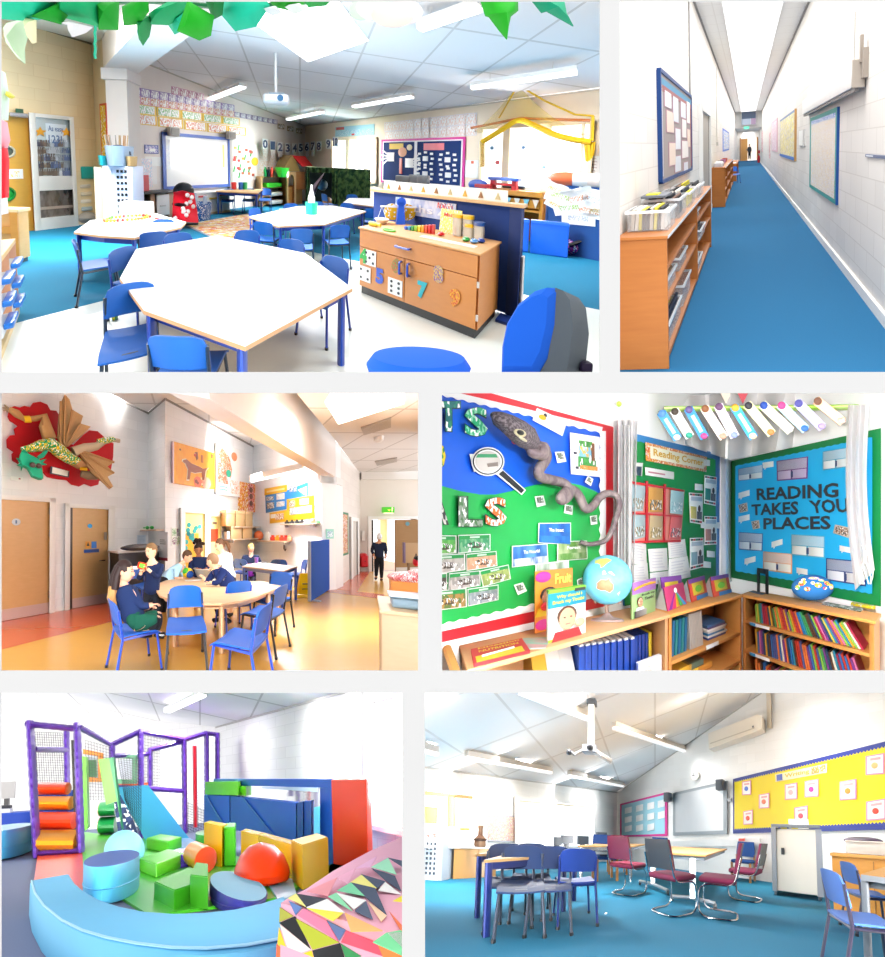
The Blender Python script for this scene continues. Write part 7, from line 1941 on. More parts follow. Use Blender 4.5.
# ================================================================== the reading corner
P4L=.75
def reading():
 R=Room((442,393,885,671),(663,526),271,1.5,.5)
 H=.9
 c=R.z(727,585.5,H)
 WL=Wall(R,R.z(425,652.5,H),c);WR_=Wall(R,c,R.z(900,611,H))
 white=RM('f5f4f2',.8)
 ST(R,'wall_left',wall_face(MB(),WL,[(0,0),(WL.len,0),(WL.len,3),(0,3)]),white)
 ST(R,'wall_right',wall_face(MB(),WR_,[(0,0),(WR_.len,0),(WR_.len,3),(0,3)]),white)
 ST(R,'floor',floor_mb([(-3,.5),(3,.5),(3,6),(-3,6)]),mat('8a9aa8','carpet',rough=.9))
 a,_=WL.at(726,560)
 n=Wn(WL,530,520,'science_board','big blue and green display board with a red border and white scallops','board')
 Wq(n,[(425,375),(613.5,427),(613,604.5),(425,646)],'e82a38','red_border',.012,.012)
 def scallop(p,q,cnt,wd,base):
  pts=[]
  p,q=Vec(p),Vec(q);d=q-p;nn=Vec((-d.y,d.x)).normalized()
  for i in range(cnt*6+1):
   t=i/(cnt*6)
   pts.append(p+d*t+nn*wd*(1+.35*cos(2*PI*i/6)))
  return[tuple(x)for x in pts]+[tuple(q-nn*base),tuple(p-nn*base)]
 Wq(n,[(425,391),(603,433),(603,593),(425,632)],'1763e0','blue_paper',.016,.004)
 hill=[(425,478)]+[(442+i*8,489+7*sin((442+i*8-452)/44.)*(1 if i<12 else .9))for i in range(0,8)]+[(506,493),(530,486),(550,482),(565,482),(580,485),(595,491),(603,497),(603,605),(425,637)]
 hill=[(425,481),(442,486),(460,491),(480,494.5),(495,494.5),(510,491.5),(530,486),(550,482),(565,482),(580,485),(595,491),(603,496),(603,593),(425,632)]
 Wq(n,hill,'1fae50','green_hill',.02,.004)
 Wq(n,scallop((425,389),(602,431),16,2.2,4),'f8f8f8','white_scallops',.022,.004)
 Wq(n,scallop((602,431),(602,595),15,2.2,4),'f8f8f8','white_scallops',.024,.004)
 Wq(n,scallop((603,591),(425,630),15,2.2,5),'f8f8f8','white_scallops',.026,.004)
 def letter(t,px,lab,c1,c2):
  q=Qd(WL,px,'letter_cutout',lab,'letter',c1,th=.002,off=.03,nm='core')
  bpy.data.objects.remove(q.o.children[0])
  qt(q,t,0,0,1,1,'2a3a3a','dark_edge',.0,.055)
  qt(q,t,.02,.02,.98,.98,PT(c1,c2,12.),'letter',.004,.035)
 letter('T',[(436,401),(461,401),(461,433),(436,431)],'leafy collage letter T at the picture edge of the blue paper','1f6a6a','2a8a6a')
 letter('S',[(464,407),(488,407),(488,438),(464,436)],'green leaf patterned letter S above the magnifying glass','2fae7a','9adfc0')
 letter('A',[(428,494),(449,496),(449,525),(428,525)],'zebra patterned letter cut off by the picture edge','3a3a3e','d9d6d0')
 letter('L',[(458,496),(483,496),(483,527),(458,527)],'woodland patterned letter L on the green hill','8a9a8a','4a7a4a')
 letter('S',[(484,497),(507,497),(507,526),(485,527)],'orange tiger patterned letter S on the green hill','e86a2a','f2ece6')
 letter('O',[(430,440),(446,443),(446,470),(430,470)],'yellow and green letter cut off at the edge above the hill','e0c81f','3a8a3a')
 n=Wn(WL,488,462,'magnifying_glass','paper magnifying glass with a black handle stuck on the blue paper','decoration')
 ring=lambda r,ry,o:[(488+r*cos(2*PI*i/28),461.5+ry*sin(2*PI*i/28))for i in range(28)]
 Wq(n,ring(16.5,14.5,0),'f6f6f6','white_rim',.032);Wq(n,ring(15.2,13.2,0),'25282c','black_ring',.034);Wq(n,ring(14,12,0),'f4f4f4','inner_rim',.036);Wq(n,ring(12.5,10.5,0),'d6cfca','lens',.038)
 Wq(n,[(478,454),(496,454),(498,457.5),(476,457.5)],'3f9a6a','green_title',.04);Wq(n,[(487,463.5),(498,462),(498,466),(488,467)],'8a7f78','insect_picture',.04)
 Wq(n,[(496,474),(502,469),(526,490),(522,495)],'f6f6f6','handle_edge',.033);Wq(n,[(499,474),(503,470.5),(524.5,490),(521.5,493.2)],'25282c','handle',.036)
 Wq(n,[(469.5,454),(474,454),(478,471),(474,472)],'e9ece6','tucked_paper',.03,.002)
 a,z=WL.back(514.8,441,.04)
 S(R,'ladybird','small red ladybird under the snake head','decoration',Bl((0,0,0),(.02,.014,.02),12,8),'d8182c',WL.pt(a,z,.045),WL.rz)
 def note(px,lab,m,nm='note',grp=None,off=.026):
  return Qd(WL,px,nm,lab,'paper',m,grp,.003,off)
 q=note([(537,408),(567,422),(562.5,436),(532.5,420)],'white note with a bee picture by the scallops',PAPER)
 P(q,'bee',Bl(q.f(.24,.48),(.022,.006,.016),10,6),'d8a81f');P(q,'bee_wing',Bl(q.f(.3,.25),(.01,.005,.012),8,6),'3a3a3e');ql(q,.45,.3,.9,.7,3,'e6dcc8')
 q=note([(570,432.5),(599.5,437),(600,477),(571,474)],'white poster of a jungle tree house',PAPER,'jungle_poster')
 qp(q,.28,.18,.8,.62,PT('7fb8d0','e0b45a',9.),'landscape');qp(q,.25,.55,.85,.8,PT('2f8a3a','3f9a4a',9.),'bushes',.004);qp(q,.3,.76,.9,.86,PT('e09a4a','d8803a',9.),'rocks',.005);qp(q,.7,.2,.8,.62,'7a4a2a','trunk',.006);qp(q,.28,.16,.72,.3,PT('3f8a3a','5aa84a',12.),'leaves',.006)
 for x,y in((.1,.45),(.15,.8)):
  qp(q,x,y,x+.1,y+.06,'3a3a4a','insect')
 for px,lab in(([(555,452),(564,451.5),(566.5,461.5),(557.5,463)],'small white photo between the snake and the jungle poster'),([(588,476),(593.5,479),(591,486),(584.8,482)],'tiny tilted photo below the jungle poster'),([(534.8,496.5),(543.5,495.5),(546,505),(537,507.2)],'tiny photo on the hill right of the orange letter'),([(565,504.5),(573,505.5),(572.5,515),(564,513)],'tiny photo of a dark insect on the hill below the snake coil'),([(590,516),(597,515),(597.5,524),(591,525)],'tiny photo beside the white scallops on the hill'),([(577,580),(583,577),(583,585),(578,587)],'tiny photo half hidden behind the globe'),([(514,585),(523,582.5),(527,591),(518,595)],'small tilted photo above the flat red book')):
  q=note(px,lab,PAPER,'photo')
  qp(q,.15,.12,.85,.7,PT('5a6a5a','8a8f80',20.),'picture')
 for px,t,lab,c1,c2 in(([(538.5,523),(571,522.5),(571,545),(538,543)],'The Insect','deep blue sky card titled The Insect on the hill','1f5fb8','2f7fd0'),([(512,546),(547.5,543.5),(548.5,563),(512,567.5)],'The Waterfall','blue lake card on the hill above the red book','1f5fb0','5a9ad0'),([(557.5,541.5),(587,540.5),(587.5,559),(557,561.5)],'Forest','green pond card touching the snake tail','a9b88a','5a8a3a'),([(535.5,564),(569,560),(569,585),(535.5,585)],'','pale forest photo behind the fruit book','8fa88a','d9e2da')):
  q=note(px,lab,PAPER,'landscape_card')
  qp(q,.03,.04,.97,.96,mat(c1,'cloud',h2=c2,scale=6.),'picture')
  qp(q,.03,.62,.97,.96,mat('dfeaf2' if t=='The Waterfall' else c2,'cloud',h2=c1,scale=9.),'lower_picture',.004)
  if t:
   qt(q,t,.3,.25,.75,.42,PAPER)
 an=[([(425,535),(456.5,535.5),(456.5,553),(425,556)],'green leaf'),([(458,535),(490.5,534),(490.5,550.5),(458,553.5)],'green lizard'),([(425,555.5),(465,553.5),(465.5,570),(425,576)],'brown worm on pale ground'),([(466,554),(496.5,551),(497.5,566),(466.5,571)],'grey woodlouse'),([(425,575),(447,573),(447,590),(425,592)],'dark bark'),([(449,573.5),(480,570.5),(480.5,585.5),(448.5,591)],'scaly pine cone'),([(479.5,571),(508.5,564.5),(511,579),(483,587)],'black beetle'),([(425,592),(466.5,588),(467,607),(425,612)],'brown moth'),([(467.5,589),(498.5,584.5),(498.5,600),(468,606.5)],'grey newt')]
 cs=[('5aae4a','7fc06a'),('3f9a6a','7fb88a'),('c9c2bc','b9b2ac'),('d9a888','c99a7a'),('4a3f38','5a4f46'),('9a9490','c0b8b4'),('a8b86a','8fa05a'),('b08a4a','5f7a3a'),('8a949c','a0a8ae')]
 for(px,t),(c1,c2)in zip(an,cs):
  q=note(px,'animal card with a green heading picturing a '+t,PAPER,'animal_card','animal cards on the science board')
  qp(q,.03,.05,.97,.25,'1f9a4a','heading');qp(q,.03,.25,.97,.95,PT(c1,c2,10.),'picture')
  P(q,'animal',Bl(q.f(.55,.6),(.04,.006,.016),12,6),PT('4a4038',c1,18.))
  qp(q,.35,.1,.65,.2,'d9f0de','heading_text',.005)
 sp=[(522,440,.06),(531,447,.08),(544,447,.12),(543,455,.13),(532,452,.1),(534,446,.07),(545,451,.06),(546,459,.07),(539,470,.08),(541,477,.08),(552,480,.07),(565,484,.08),(569.5,493,.1),(563,500,.12),(560.5,498,.13),(567,491,.1),(573,490,.07),(579,496,.07),(585,508,.08),(592,507,.08),(600,497,.08),(609,493.5,.1),(617,497,.12),(619,507,.14),(615,520,.14),(612,530,.14),(606,540,.12),(596,543.5,.08),(587,544,.06),(579,541,.05)]
 a,z=WL.at(545,470)
 n=T(R,'toy_snake','long grey pink soft toy snake winding across the board','toy snake',WL.pt(a,z),WL.rz,k=None)
 def sl(u,v,o):
  b,y=WL.back(u,v,o);return Vec((b-a,-o,y-z))
 pts=[sl(*p)for p in sp]
 sm=[]
 for i in range(len(pts)-1):
  p0,p1,p2,p3=pts[max(i-1,0)],pts[i],pts[i+1],pts[min(i+2,len(pts)-1)]
  for t in(0,.25,.5,.75):
   sm.append(.5*((2*p1)+(p2-p0)*t+(2*p0-5*p1+4*p2-p3)*t*t+(3*p1-p0-3*p2+p3)*t**3))
 m_=len(sm)
 P(n,'body',Tu(sm,.028,12,taper=[1.05 if i<m_*.6 else max(.35,1.05-(i/m_-.6)*1.5)for i in range(m_)]),mat('857876','cloud',rough=.9,h2='6a5c60',scale=14.),ang=80)
 hd=[sl(*p)for p in((494,415,.06),(499,419,.09),(508,424,.11),(518,431,.13),(526,437,.12),(533,444,.09),(536,447,.08))]
 P(n,'head',Tu(hd,.055,14,taper=[.35,.75,.95,1.15,1.2,.85,.5]),mat('4a4246','cloud',rough=.9,h2='7a7074',scale=60.),ang=80)
 e=sl(520,433,.185)
 P(n,'eye_ring',Bl(e,(.03,.012,.02),14,8),'c9bf9a');P(n,'eye',Bl(e+Vec((0,-.008,0)),(.018,.01,.013),12,8),'17171a')
 P(n,'stripe',Tu([sl(514,431,.17),sl(521,438,.185),sl(530,443,.15)],.008,6),'d0c8a8')
 n=Wn(WL,672,500,'reading_board','green board with a blue edge for the reading corner','board')
 Wq(n,[(624,431),(720,454),(719,588),(624,606)],'2f86c9','blue_edge',.012,.012)
 Wq(n,scallop((625,437),(716,458.5),14,1.2,0)[:-2]+[(716,588),(625,606)],'128a3c','green_paper',.018,.006)
 q=note([(645.5,442),(707,457),(706.5,472),(646,460.5)],'Reading Corner banner with a bright chequered border',PT('e8a83a','d0503a',22.),'reading_banner')
 qp(q,.06,.16,.94,.84,'f4f0da','panel');qt(q,'Reading Corner',.1,.26,.92,.78,'d8a82a')
 q=note([(645,467),(674,472),(674,479.5),(645.5,475)],'white label strip under the reading banner',PAPER);ql(q,.1,.35,.9,.8,1,'d08a9a')
 q=note([(634,462.5),(643,463),(642,476),(636,475)],'small dark portrait card at the edge of the green board',PAPER);qp(q,.15,.3,.85,1,'3a4a5a','portrait')
 n=Wn(WL,658,512,'pocket_chart','red edged pocket chart holding six picture books','chart')
 Wq(n,[(630.5,481.5),(684.5,490.5),(681,541),(633,542)],'f0a090','cloth',.03)
 rd=RM('e0202a',.4)
 for px in([(630.5,481),(684.8,490),(684.8,491.5),(630.5,482.8)],[(633,512),(682.5,516),(682.5,517.5),(633,513.5)],[(633,541),(681,540),(681,542),(633,543)],[(646,481),(648,481),(648,543),(646,543)],[(664,484),(666,484),(665.5,541),(663.8,541)]):
  Wq(n,px,rd,'red_band',.045)
 for i,(px,c1,c2)in enumerate((([(631,484),(646,486.5),(643,511),(633,511)],'b9d0d6','9a8a6a'),([(648.5,487),(663,489),(662.5,512),(648.5,512)],'d9a04a','5a5a52'),([(671,490),(684,492),(682.5,514.5),(670,513)],'a8ccd2','8fb4c0'),([(633,515),(646,515),(645,537),(633,540)],'b5ccd0','8a7a5a'),([(650,515),(663,516),(662,539),(649,540)],'c9b48a','8a7a4a'),([(671,517),(682,517.5),(681,539),(669,539)],'d96a6a','6a4a52'))):
  q=Qd(WL,px,'picture_book','picture book in the red pocket chart, %s row %s'%(('top','bottom')[i//3],('nearest the drape','middle','nearest the posters')[i%3]),'book',c1,off=.036,th=.004,nm='cover')
  qp(q,.1,.5,.9,.92,PT(c2,c1,14.),'picture')
 for i,px in enumerate(([(630,540),(646,544),(647,564),(632,564)],[(648,549),(667,548),(668,570),(650,572)],[(668,542),(685,539),(687,556),(669,558.5)],[(632,565),(647.5,563),(649,584),(632,584)],[(669,559),(687.5,556),(691,577),(668,582)],[(650,573),(668,571),(668,584),(650,584)])):
  q=note(px,'white lined sheet pinned low on the green board',PAPER,'review_sheet','white sheets on the green board');ql(q,.12,.12,.88,.9,6,'e6e6ea')
 for px,c1,lab in(([(689,492.5),(703,493.5),(702.5,524.5),(690,522.5)],'d9c96a','author poster with a yellow patch on the green board'),([(704.5,475),(717,477),(716,506),(704,503.5)],'2f8a7a','author poster with a teal patch by the blue edge'),([(704.5,516),(717,516.5),(717,544.5),(704.5,545)],'c98a7a','author poster with a pinkish patch by the blue edge'),([(690,538),(703.5,537.5),(704,567),(690,570.5)],'8fb4c0','author poster lowest on the green board')):
  q=note(px,lab,PAPER,'author_poster')
  for y in(.03,.9):
   for i,c2 in enumerate(('2a2a2e','d0303a','2f8a6a','2a2a2e','d0303a')):
    qp(q,.05+.18*i,y,.2+.18*i,y+.06,c2,'edge_square')
  qp(q,.1,.13,.9,.26,'b8c4d0','name_line');qp(q,.08,.45,.5,.85,c1,'colour_patch');P(q,'portrait',Bl(q.f(.72,.5),(.018,.004,.03),10,8),'3a3438');qp(q,.55,.6,.92,.85,'5a5a60','shoulders')
 n=Wn(WR_,800,520,'travel_board','bright blue board about reading with a green scalloped edge','board')
 Wq(n,[(731.5,461),(881,428),(881,606.5),(731,577.5)],'128040','green_edge',.012,.012)
 Wq(n,scallop((735,465),(872,436),20,1.,0)[:-2]+scallop((872,595),(735,572),20,1.,0)[:-2],'22a8e0','blue_paper',.018,.006)
 for t,px in(('READING',[(756.5,488.5),(838.5,482.5),(838.5,497.5),(757,500.5)]),('TAKES',[(751.5,504.5),(798.5,501),(798.5,514.5),(752,515.5)]),('YOU',[(808.5,500.5),(848,498),(848.5,512.5),(812,513.5)]),('PLACES',[(763.5,518),(830.5,515.5),(831,529.5),(763.5,529.5)])):
  q=Qd(WR_,px,'word_cutout','dark patterned cut-out word '+t+' on the blue board','lettering',PAPER,off=.02,th=.002)
  bpy.data.objects.remove(q.o.children[0])
  qt(q,t,0,0,1,1,'34353b','letters',.004,.03)
 def bnote(px,lab,m,nm='note',grp=None):
  return Qd(WR_,px,nm,lab,'paper',m,grp,.003,.02)
 info=[([(738,469),(763,464.5),(763,478.5),(738,481)],'5a9ac8','e8eef2','blue headed info sheet nearest the corner, top row'),([(776.5,461),(808,456.5),(807.5,478.5),(777,481)],'7a3a8a','c9b8d8','purple info sheet in the top row of the blue board'),([(822.5,451.5),(850,447),(850,467),(822.5,470.5)],'4fa8c8','e8eef2','pale info sheet beside the drape, top row'),([(738.5,532),(763,533.5),(762.5,551.5),(738.5,549.5)],'3a6aa0','dfe6ee','slate blue info sheet above the black bookend'),([(763,551.5),(792,554),(792,574),(763,570)],'e8a87a','f6f2ea','cream info sheet beside the black bookend'),([(791,534),(825,536),(825,558.5),(791,555)],'4fb0d0','f0f2f0','info sheet with a dinosaur above the soft globe'),([(826,558),(865,561.5),(866,586.5),(826,580)],'23408a','e6e8ee','navy headed info sheet right of the soft globe')]
 for px,c1,c2,lab in info:
  q=bnote(px,lab,c1,'info_sheet')
  qp(q,.03,.04,.97,.5,mat(c1,'stripe',h2='dfe8f0',scale=60.),'heading');qp(q,.04,.54,.47,.94,c2,'panel');qp(q,.52,.54,.96,.94,c2,'panel');qp(q,.47,.6,.54,.88,'3a4a7a','figure',.005)
 for i,(u,v,t)in enumerate(((768,464.5,-10),(744,494,-20),(744,518,-15),(777,543,-20),(750,560,-18),(802,571,12),(856,480,12),(857,518.5,12),(845,549,14))):
  q=bnote([(u-5.5,v-2.6-t*.08),(u+5.5,v-2.6+t*.08),(u+5.5,v+3+t*.08),(u-5.5,v+3-t*.08)],'blank white speech bubble on the blue board',PAPER,'speech_bubble','speech bubbles on the blue board')
  P(q,'tail',Xt([q.f(.15,.9,0),q.f(.4,.9,0),q.f(.2,1.35,0)],(0,.003,0)),PAPER)
 for i,(u,v)in enumerate(((657,562),(705,525),(716,525),(699,487),(706,462.5),(711,554),(707,564.5))):
  if i:
   note([(u-4,v-3.5),(u+4,v-2.5),(u+4,v+3.5),(u-4,v+3)],'blank white speech bubble on the green board',PAPER,'speech_bubble','speech bubbles on the green board')
 for px,lab in(([(738,505),(747,502.5),(748,511),(740,513)],'small photo of a child reading by the green scallops'),([(751,521.5),(759,520),(760,528),(753,529.5)],'small black and white photo left of the lowest word'),([(835,524.5),(851.5,528),(848.5,538),(833,533)],'photo of people reading below the drape side words'),([(853,490),(864,488),(864,502),(853.5,501)],'photo of a woman beside the drape')):
  q=bnote(px,lab,'cfc4b4','photo');qp(q,.1,.1,.9,.9,PT('4a3f3a','c9a488',26.),'picture')
 sheer=mat('fdfbfb',rough=.9,alpha=.85)
 def Dr(w,fn,lab,nu=24,nv=16,m=None,o0=.0):
  p0=fn(.5,.5)
  return S(R,'white_drape',lab,'drape',MB().sheet(lambda u,v:fn(u,v)-p0,nu,nv),m or sheer,p0)
 wp_=lambda w,u,v,o:w.pt(*w.back(u,v,o),o)
 Dr(WL,lambda u,v:wp_(WL,617+17*u+(1-v)*2+(6*u-3)*(1-v)*.5,420+165*(1-v)if False else 420+165*v,.05+.035*sin(u*20)),'white net drape hanging between the science board and the green board',20,8)
 Dr(WL,lambda u,v:wp_(WL,621+9*u,425+155*v,.11+.03*sin(u*17+1)),'second layer of white net over the science board edge',14,8,mat('ffffff',rough=.9,alpha=.5))
 Dr(WR_,lambda u,v:wp_(WR_,848+22*u+8*v*(1-.3*u)-6*sin(v*3),405+(185-20*u)*v,.08+.03*sin(u*18)),'white net drape gathered down the side of the blue board',20,10)
 for i in range(5):
  S(R,'ribbon','thin white ribbon end trailing from the side drape','ribbon',Tu([wp_(WR_,862+i*2+3*sin(t*.9+i),545+t*6.5,.12)-wp_(WR_,865,560,.12)for t in range(7)],.004,5),'f4f2f0',wp_(WR_,865,560,.12),group='ribbon ends by the side drape')
 swg=[(622,424),(650,408),(690,396),(735,392),(790,392),(850,400)]
 low=[(628,431),(660,435),(700,450),(730,460),(780,450),(850,436)]
 def wsw(u,v):
  i=u*5;k_=min(int(i),4);t=i-k_
  a_=Vec(swg[k_]).lerp(Vec(swg[k_+1]),t);b_=Vec(low[k_]).lerp(Vec(low[k_+1]),t)
  q=a_.lerp(b_,v)
  d0=c.y-.35
  return R.y(q.x,q.y,d0+.12*sin(u*30)*(.4+v))
 Dr(None,wsw,'white net swag stretched across the corner under the ceiling',60,10,mat('f3efec',rough=.9,alpha=.72))
 yp=c.y-.62
 p0,p1=R.y(664,409,yp),R.y(876,407,yp)
 S(R,'bamboo_pole','bright green pole crossing the reading corner near the top','pole',Cy((0,0,0),tuple(p1-p0),.022,n=12),mat('a8dc4a','cloud',h2='c8ec8a',scale=4.),p0)
 S(R,'green_tape','green tape knot where the swag meets the wall','tape',Bl((0,0,0),(.02,.01,.02),8,6),'b8e85a',wp_(WL,619,404,.06),0)
 bm=[(661,412,678,439,'3f9ad0'),(674,410,690,437,'f0f0e8'),(688,408,705,438,'2f8fd8'),(704,407,724,438,'f4e0d0'),(718,405,735,437,'ecdcec'),(734,406,754,438,'2f9ad8'),(747,404,772,434,'f4ecb0'),(762,404,791,431,'f0eec8'),(780,404,806,430,'a8d4e4'),(797,402,823,428,'b8b4dc'),(816,400,843,422,'f4c49a')]
 for i,(u0,v0,u1,v1,c_)in enumerate(bm):
  a_,b_=Vec((u0,v0)),Vec((u1,v1));d=(b_-a_).normalized();nn=Vec((-d.y,d.x))*-5.2
  px=[a_-nn*.9,a_+nn*.9,b_+nn*.9,b_-nn*.9]
  yy=yp-.05-.012*i
  P3=[R.y(p.x,p.y,yy)for p in px]
  cc=sum(P3,Vec())/4
  n=T(R,'bookmark','giant paper bookmark hanging on the green pole, '+['first from the drape end, blue','second, white','third, blue','fourth, peach','fifth, lilac','sixth, bright blue','seventh, yellow','eighth, cream','ninth, pale blue','tenth, lavender','last, orange'][i],'bookmark',cc,0.,'giant bookmarks')
  P(n,'strip',Xt([p-cc for p in P3],(0,.004,0)),c_)
  f=lambda x,y,o=.003:(P3[0].lerp(P3[1],x)).lerp(P3[3].lerp(P3[2],x),y)-cc-Vec((0,o,0))
  n.f=f
  P(n,'print',Xt([f(.3,.25),f(.7,.25),f(.7,.8),f(.3,.8)],(0,.003,0)),mat('f4f4f4' if i in(0,2,5)else 'd9d0c0','stripe',h2=c_,scale=50.))
  P(n,'head_picture',Bl(f(.5,.06),(.03,.004,.03),10,6),['5a8ac0','4a4038','6a5a8a','8a5a3a','6a4a6a','e0a83a','3a3a40','2a4a9a','c0407a','4a4a8a','6a4a3a'][i])
  P(n,'foot_picture',Bl(f(.5,.94),(.028,.004,.024),10,6),['e8f0f4','3fa08a','c0508a','d0a08a','8a9ad0','f0d0a0','d0804a','e8e4c8','3a6ab0','9a8ac0','e0b0a0'][i])
 for i,(u,c_)in enumerate(((726,'c9b8a8'),(743,'a8323f'))):
  P3=[R.y(u-6,392,yp),R.y(u+6,391,yp),R.y(u,404,yp)]
  S(R,'bunting_flag',('tan','dark red')[i]+' bunting flag hanging at the top edge','flag',Xt([p-P3[2]for p in P3],(0,.004,0)),c_,P3[2])
 S(R,'corner_trunking','white trunking running down the corner between the boards','trunking',Bx(-.05,-.05,0,.05,0,1.3),'dfe6ee',WL.pt(WL.at(724.5,560)[0],.95,.0),WL.rz)
 wm=wm=Wd('d99a54','cc8840')
 pa,pb=R.z(470,667.5,H),R.z(742.6,594,H)
 pm=R.z(668,614.2,H)
 FL=Wall(R,pa,pb)
 dL=(WL.p-FL.p).dot(FL.n)*.98
 am=(pm-Vec((pa.x,pa.y,H))).dot(FL.d)
 s1=FL.at(741,632)[1];s2=.12
 bookcase(R,FL.p,FL.rz,am,dL,H,[s2],'long low bookcase of blue folders under the science board',Wd('dca878','d09a66'))
 bookcase(R,FL.pt(am+.012,0),FL.rz,FL.len-am-.03,dL,H,[s1,(s1+s2)/2-.02],'low bookcase with workbooks below the green board',wm)
 fa,fb=R.z(742.6,594,H),R.z(874,620,H)
 FR=Wall(R,fa,fb)
 dR=min((WR_.p-FR.p).dot(FR.n),.42)
 t1,t2=FR.at(745,620)[1],FR.at(745,649.5)[1]
 bookcase(R,FR.p,FR.rz,FR.len,dR,H,[t1,t2,.1],'low bookcase packed with thin paperbacks under the blue board',wm)
 for i,z in enumerate((t1,t2)):
  a=FR.at(750,624+29*i)[0]
  n=T(R,'shelf_label','blue and white shelf label on the %s paperback shelf'%('upper','lower')[i],'label',FR.pt(a,z-.022),FR.rz)
  P(n,'strip',Bx(0,-.004,-.008,.17,0,.016),PAPER);P(n,'blue_end',Bx(0,-.006,-.008,.05,-.003,.016),'2a9ad0')
 cols=['c83a2a','e0a52a','2a6ab0','3f9a5a','d9c84a','7a3a8a','e87a3a','2a8aa8','b02a4a','f0e6d0','4a5a9a','8ac04a','5a3a2a','d06a9a','1f4a6a']
 rnd=random.Random(21)
 for r_,(z,n_,h_,top)in enumerate(((t1,46,.235,H-.03),(t2,44,.235,t1-.03),(.1,30,.2,t2-.03))):
  a0,a1=FR.at(755,640)[0],FR.len-.05
  hmax=top-z-.012
  for i in range(n_):
   a=a0+(a1-a0)*i/n_
   lean=min(30,4+30*(i/n_))if r_==0 else 3+14*(i/n_)
   hh=hmax*rnd.uniform(.84,.98)/max(.8,cos(rads(lean)))
   hh=min(hh,hmax*.97/cos(rads(lean)))
   th=(a1-a0)/n_*.72
   mb=Bx(0,0,0,th,.15,hh*.93)
   rot(mb,-lean,'Y')
   zz=th*sin(rads(lean))+.002
   x=max(a,.03+hh*sin(rads(lean)))
   S(R,'paperback','thin paperback packed upright on the %s shelf under the blue board'%('upper','middle','bottom')[r_],'book',mb,mat(rnd.choice(cols),rough=.5),FR.pt(x,z+.002,-.02),FR.rz,'paperbacks, %s shelf'%('upper','middle','bottom')[r_])
 for i in range(9):
  u=584+i*6.6
  a=FL.at(u,660)[0]
  n=T(R,'box_folder','blue folder with white page edges in the long bookcase','folder',FL.pt(a,s2+.001,-.06),FL.rz,'blue folders')
  h_=FL.back(u,646.5-i*1.0,-.06)[1]-s2
  P(n,'cover',Bx(0,0,0,.035,.24,h_),'123f9a');P(n,'pages',Bx(.006,.004,h_-.002,.03,.23,h_+.012),'eef0f4')
 for i in range(6):
  u=641+i*3.6
  a=FL.at(u,650)[0]
  h_=FL.back(u,634.5-i*.9,-.1)[1]-s2
  S(R,'box_folder','blue folder at the divider end of the long bookcase' if i<5 else 'yellow folder against the bookcase divider','folder',Bx(0,0,0,.022,.22,h_),'14439f' if i<5 else 'e8d23a',FL.pt(a,s2+.001,-.1),FL.rz,'slim blue folders' if i<5 else None)
 a0,a1=FL.at(640,664)[0],FL.at(663,660)[0]
 h_=FL.back(650,660,-.01)[1]-s2
 n=T(R,'magazine_file','white magazine file with a printed label in front of the slim blue folders','file',FL.pt(a0,s2+.001,-.012),FL.rz)
 P(n,'front',Bx(0,0,0,a1-a0,.03,h_),'eceef2');P(n,'label',Bx(.03,-.003,h_*.6,.1,0,h_*.93),PT('e8d0c0','f0f0f4',20.))
 for i,u in enumerate((540,555,569)):
  a=FL.at(u,668)[0]
  h_=FL.back(u,660-i*3.5,-.05)[1]-s2
  mb=Xt([(0,0,0),(0,.22,0),(0,.22,h_+.02),(0,.1,h_),(0,0,h_*.75)],(.07,0,0))
  S(R,'magazine_file',('amber magazine file under the standing books','pale grey magazine file beside the amber one','pale grey magazine file next to the blue folders')[i],'file',mb,('d9a83a','d9d6d0','cfccc6')[i],FL.pt(a,s2+.001,-.05),FL.rz)
 b0=am+.04
 for i in range(6):
  a=b0+.002+i*(FL.at(692,640)[0]-b0)/6.2
  S(R,'workbook','teal workbook in the set beside the bookcase divider','book',rot(Bx(0,0,0,.022,.18,.25),3,'Y'),'1f6a9a' if i%2 else '2a8a8a',FL.pt(a,s1+.004,-.04),FL.rz,'teal workbooks')
 for i in range(9):
  a=FL.at(693,640)[0]+.006+i*.0165
  S(R,'workbook','grey and yellow workbook in the middle of the shelf','book',rot(Bx(0,0,0,.013,.18,.27),-4,'Y'),mat('b8b0a8','stripe',h2='e0b83a',scale=1.5),FL.pt(a,s1+.004,-.03),FL.rz,'grey and yellow workbooks')
 a=FL.at(714,630)[0]
 for i in range(7):
  S(R,'magazine','magazine in the stack at the corner end of the shelf','magazine',Bx(0,0,0,.24+.02*sin(i*2),.2,.016),('3a4a8a','e8e4e0','2a7ab0','d9d4ce','f0ece8','5a4a7a','3f6a9a')[i],FL.pt(a+.01*sin(i*3),s1+.003+i*.017,-.06),FL.rz,'stacked magazines')
 sb=(s1+s2)/2-.02
 a=FL.at(690,660)[0]
 for i in range(5):
  S(R,'game_box','yellow game box on the lower shelf below the workbooks','box',Bx(0,0,0,.18,.13,.05,.004),mat(('e0a82a','e8c03a','c98a3a','e0b03a','5a6a5a')[i]),FL.pt(a+(i%3)*.14-.1+.03*(i//3),sb+.003+.052*(i//3),-.08),FL.rz,'game boxes')
 a=FL.at(706,640)[0]
 S(R,'shelf_label','white label on the edge of the workbook shelf','label',Bx(0,-.006,0,.15,0,.03),PAPER,FL.pt(a,s1-.022),FL.rz)
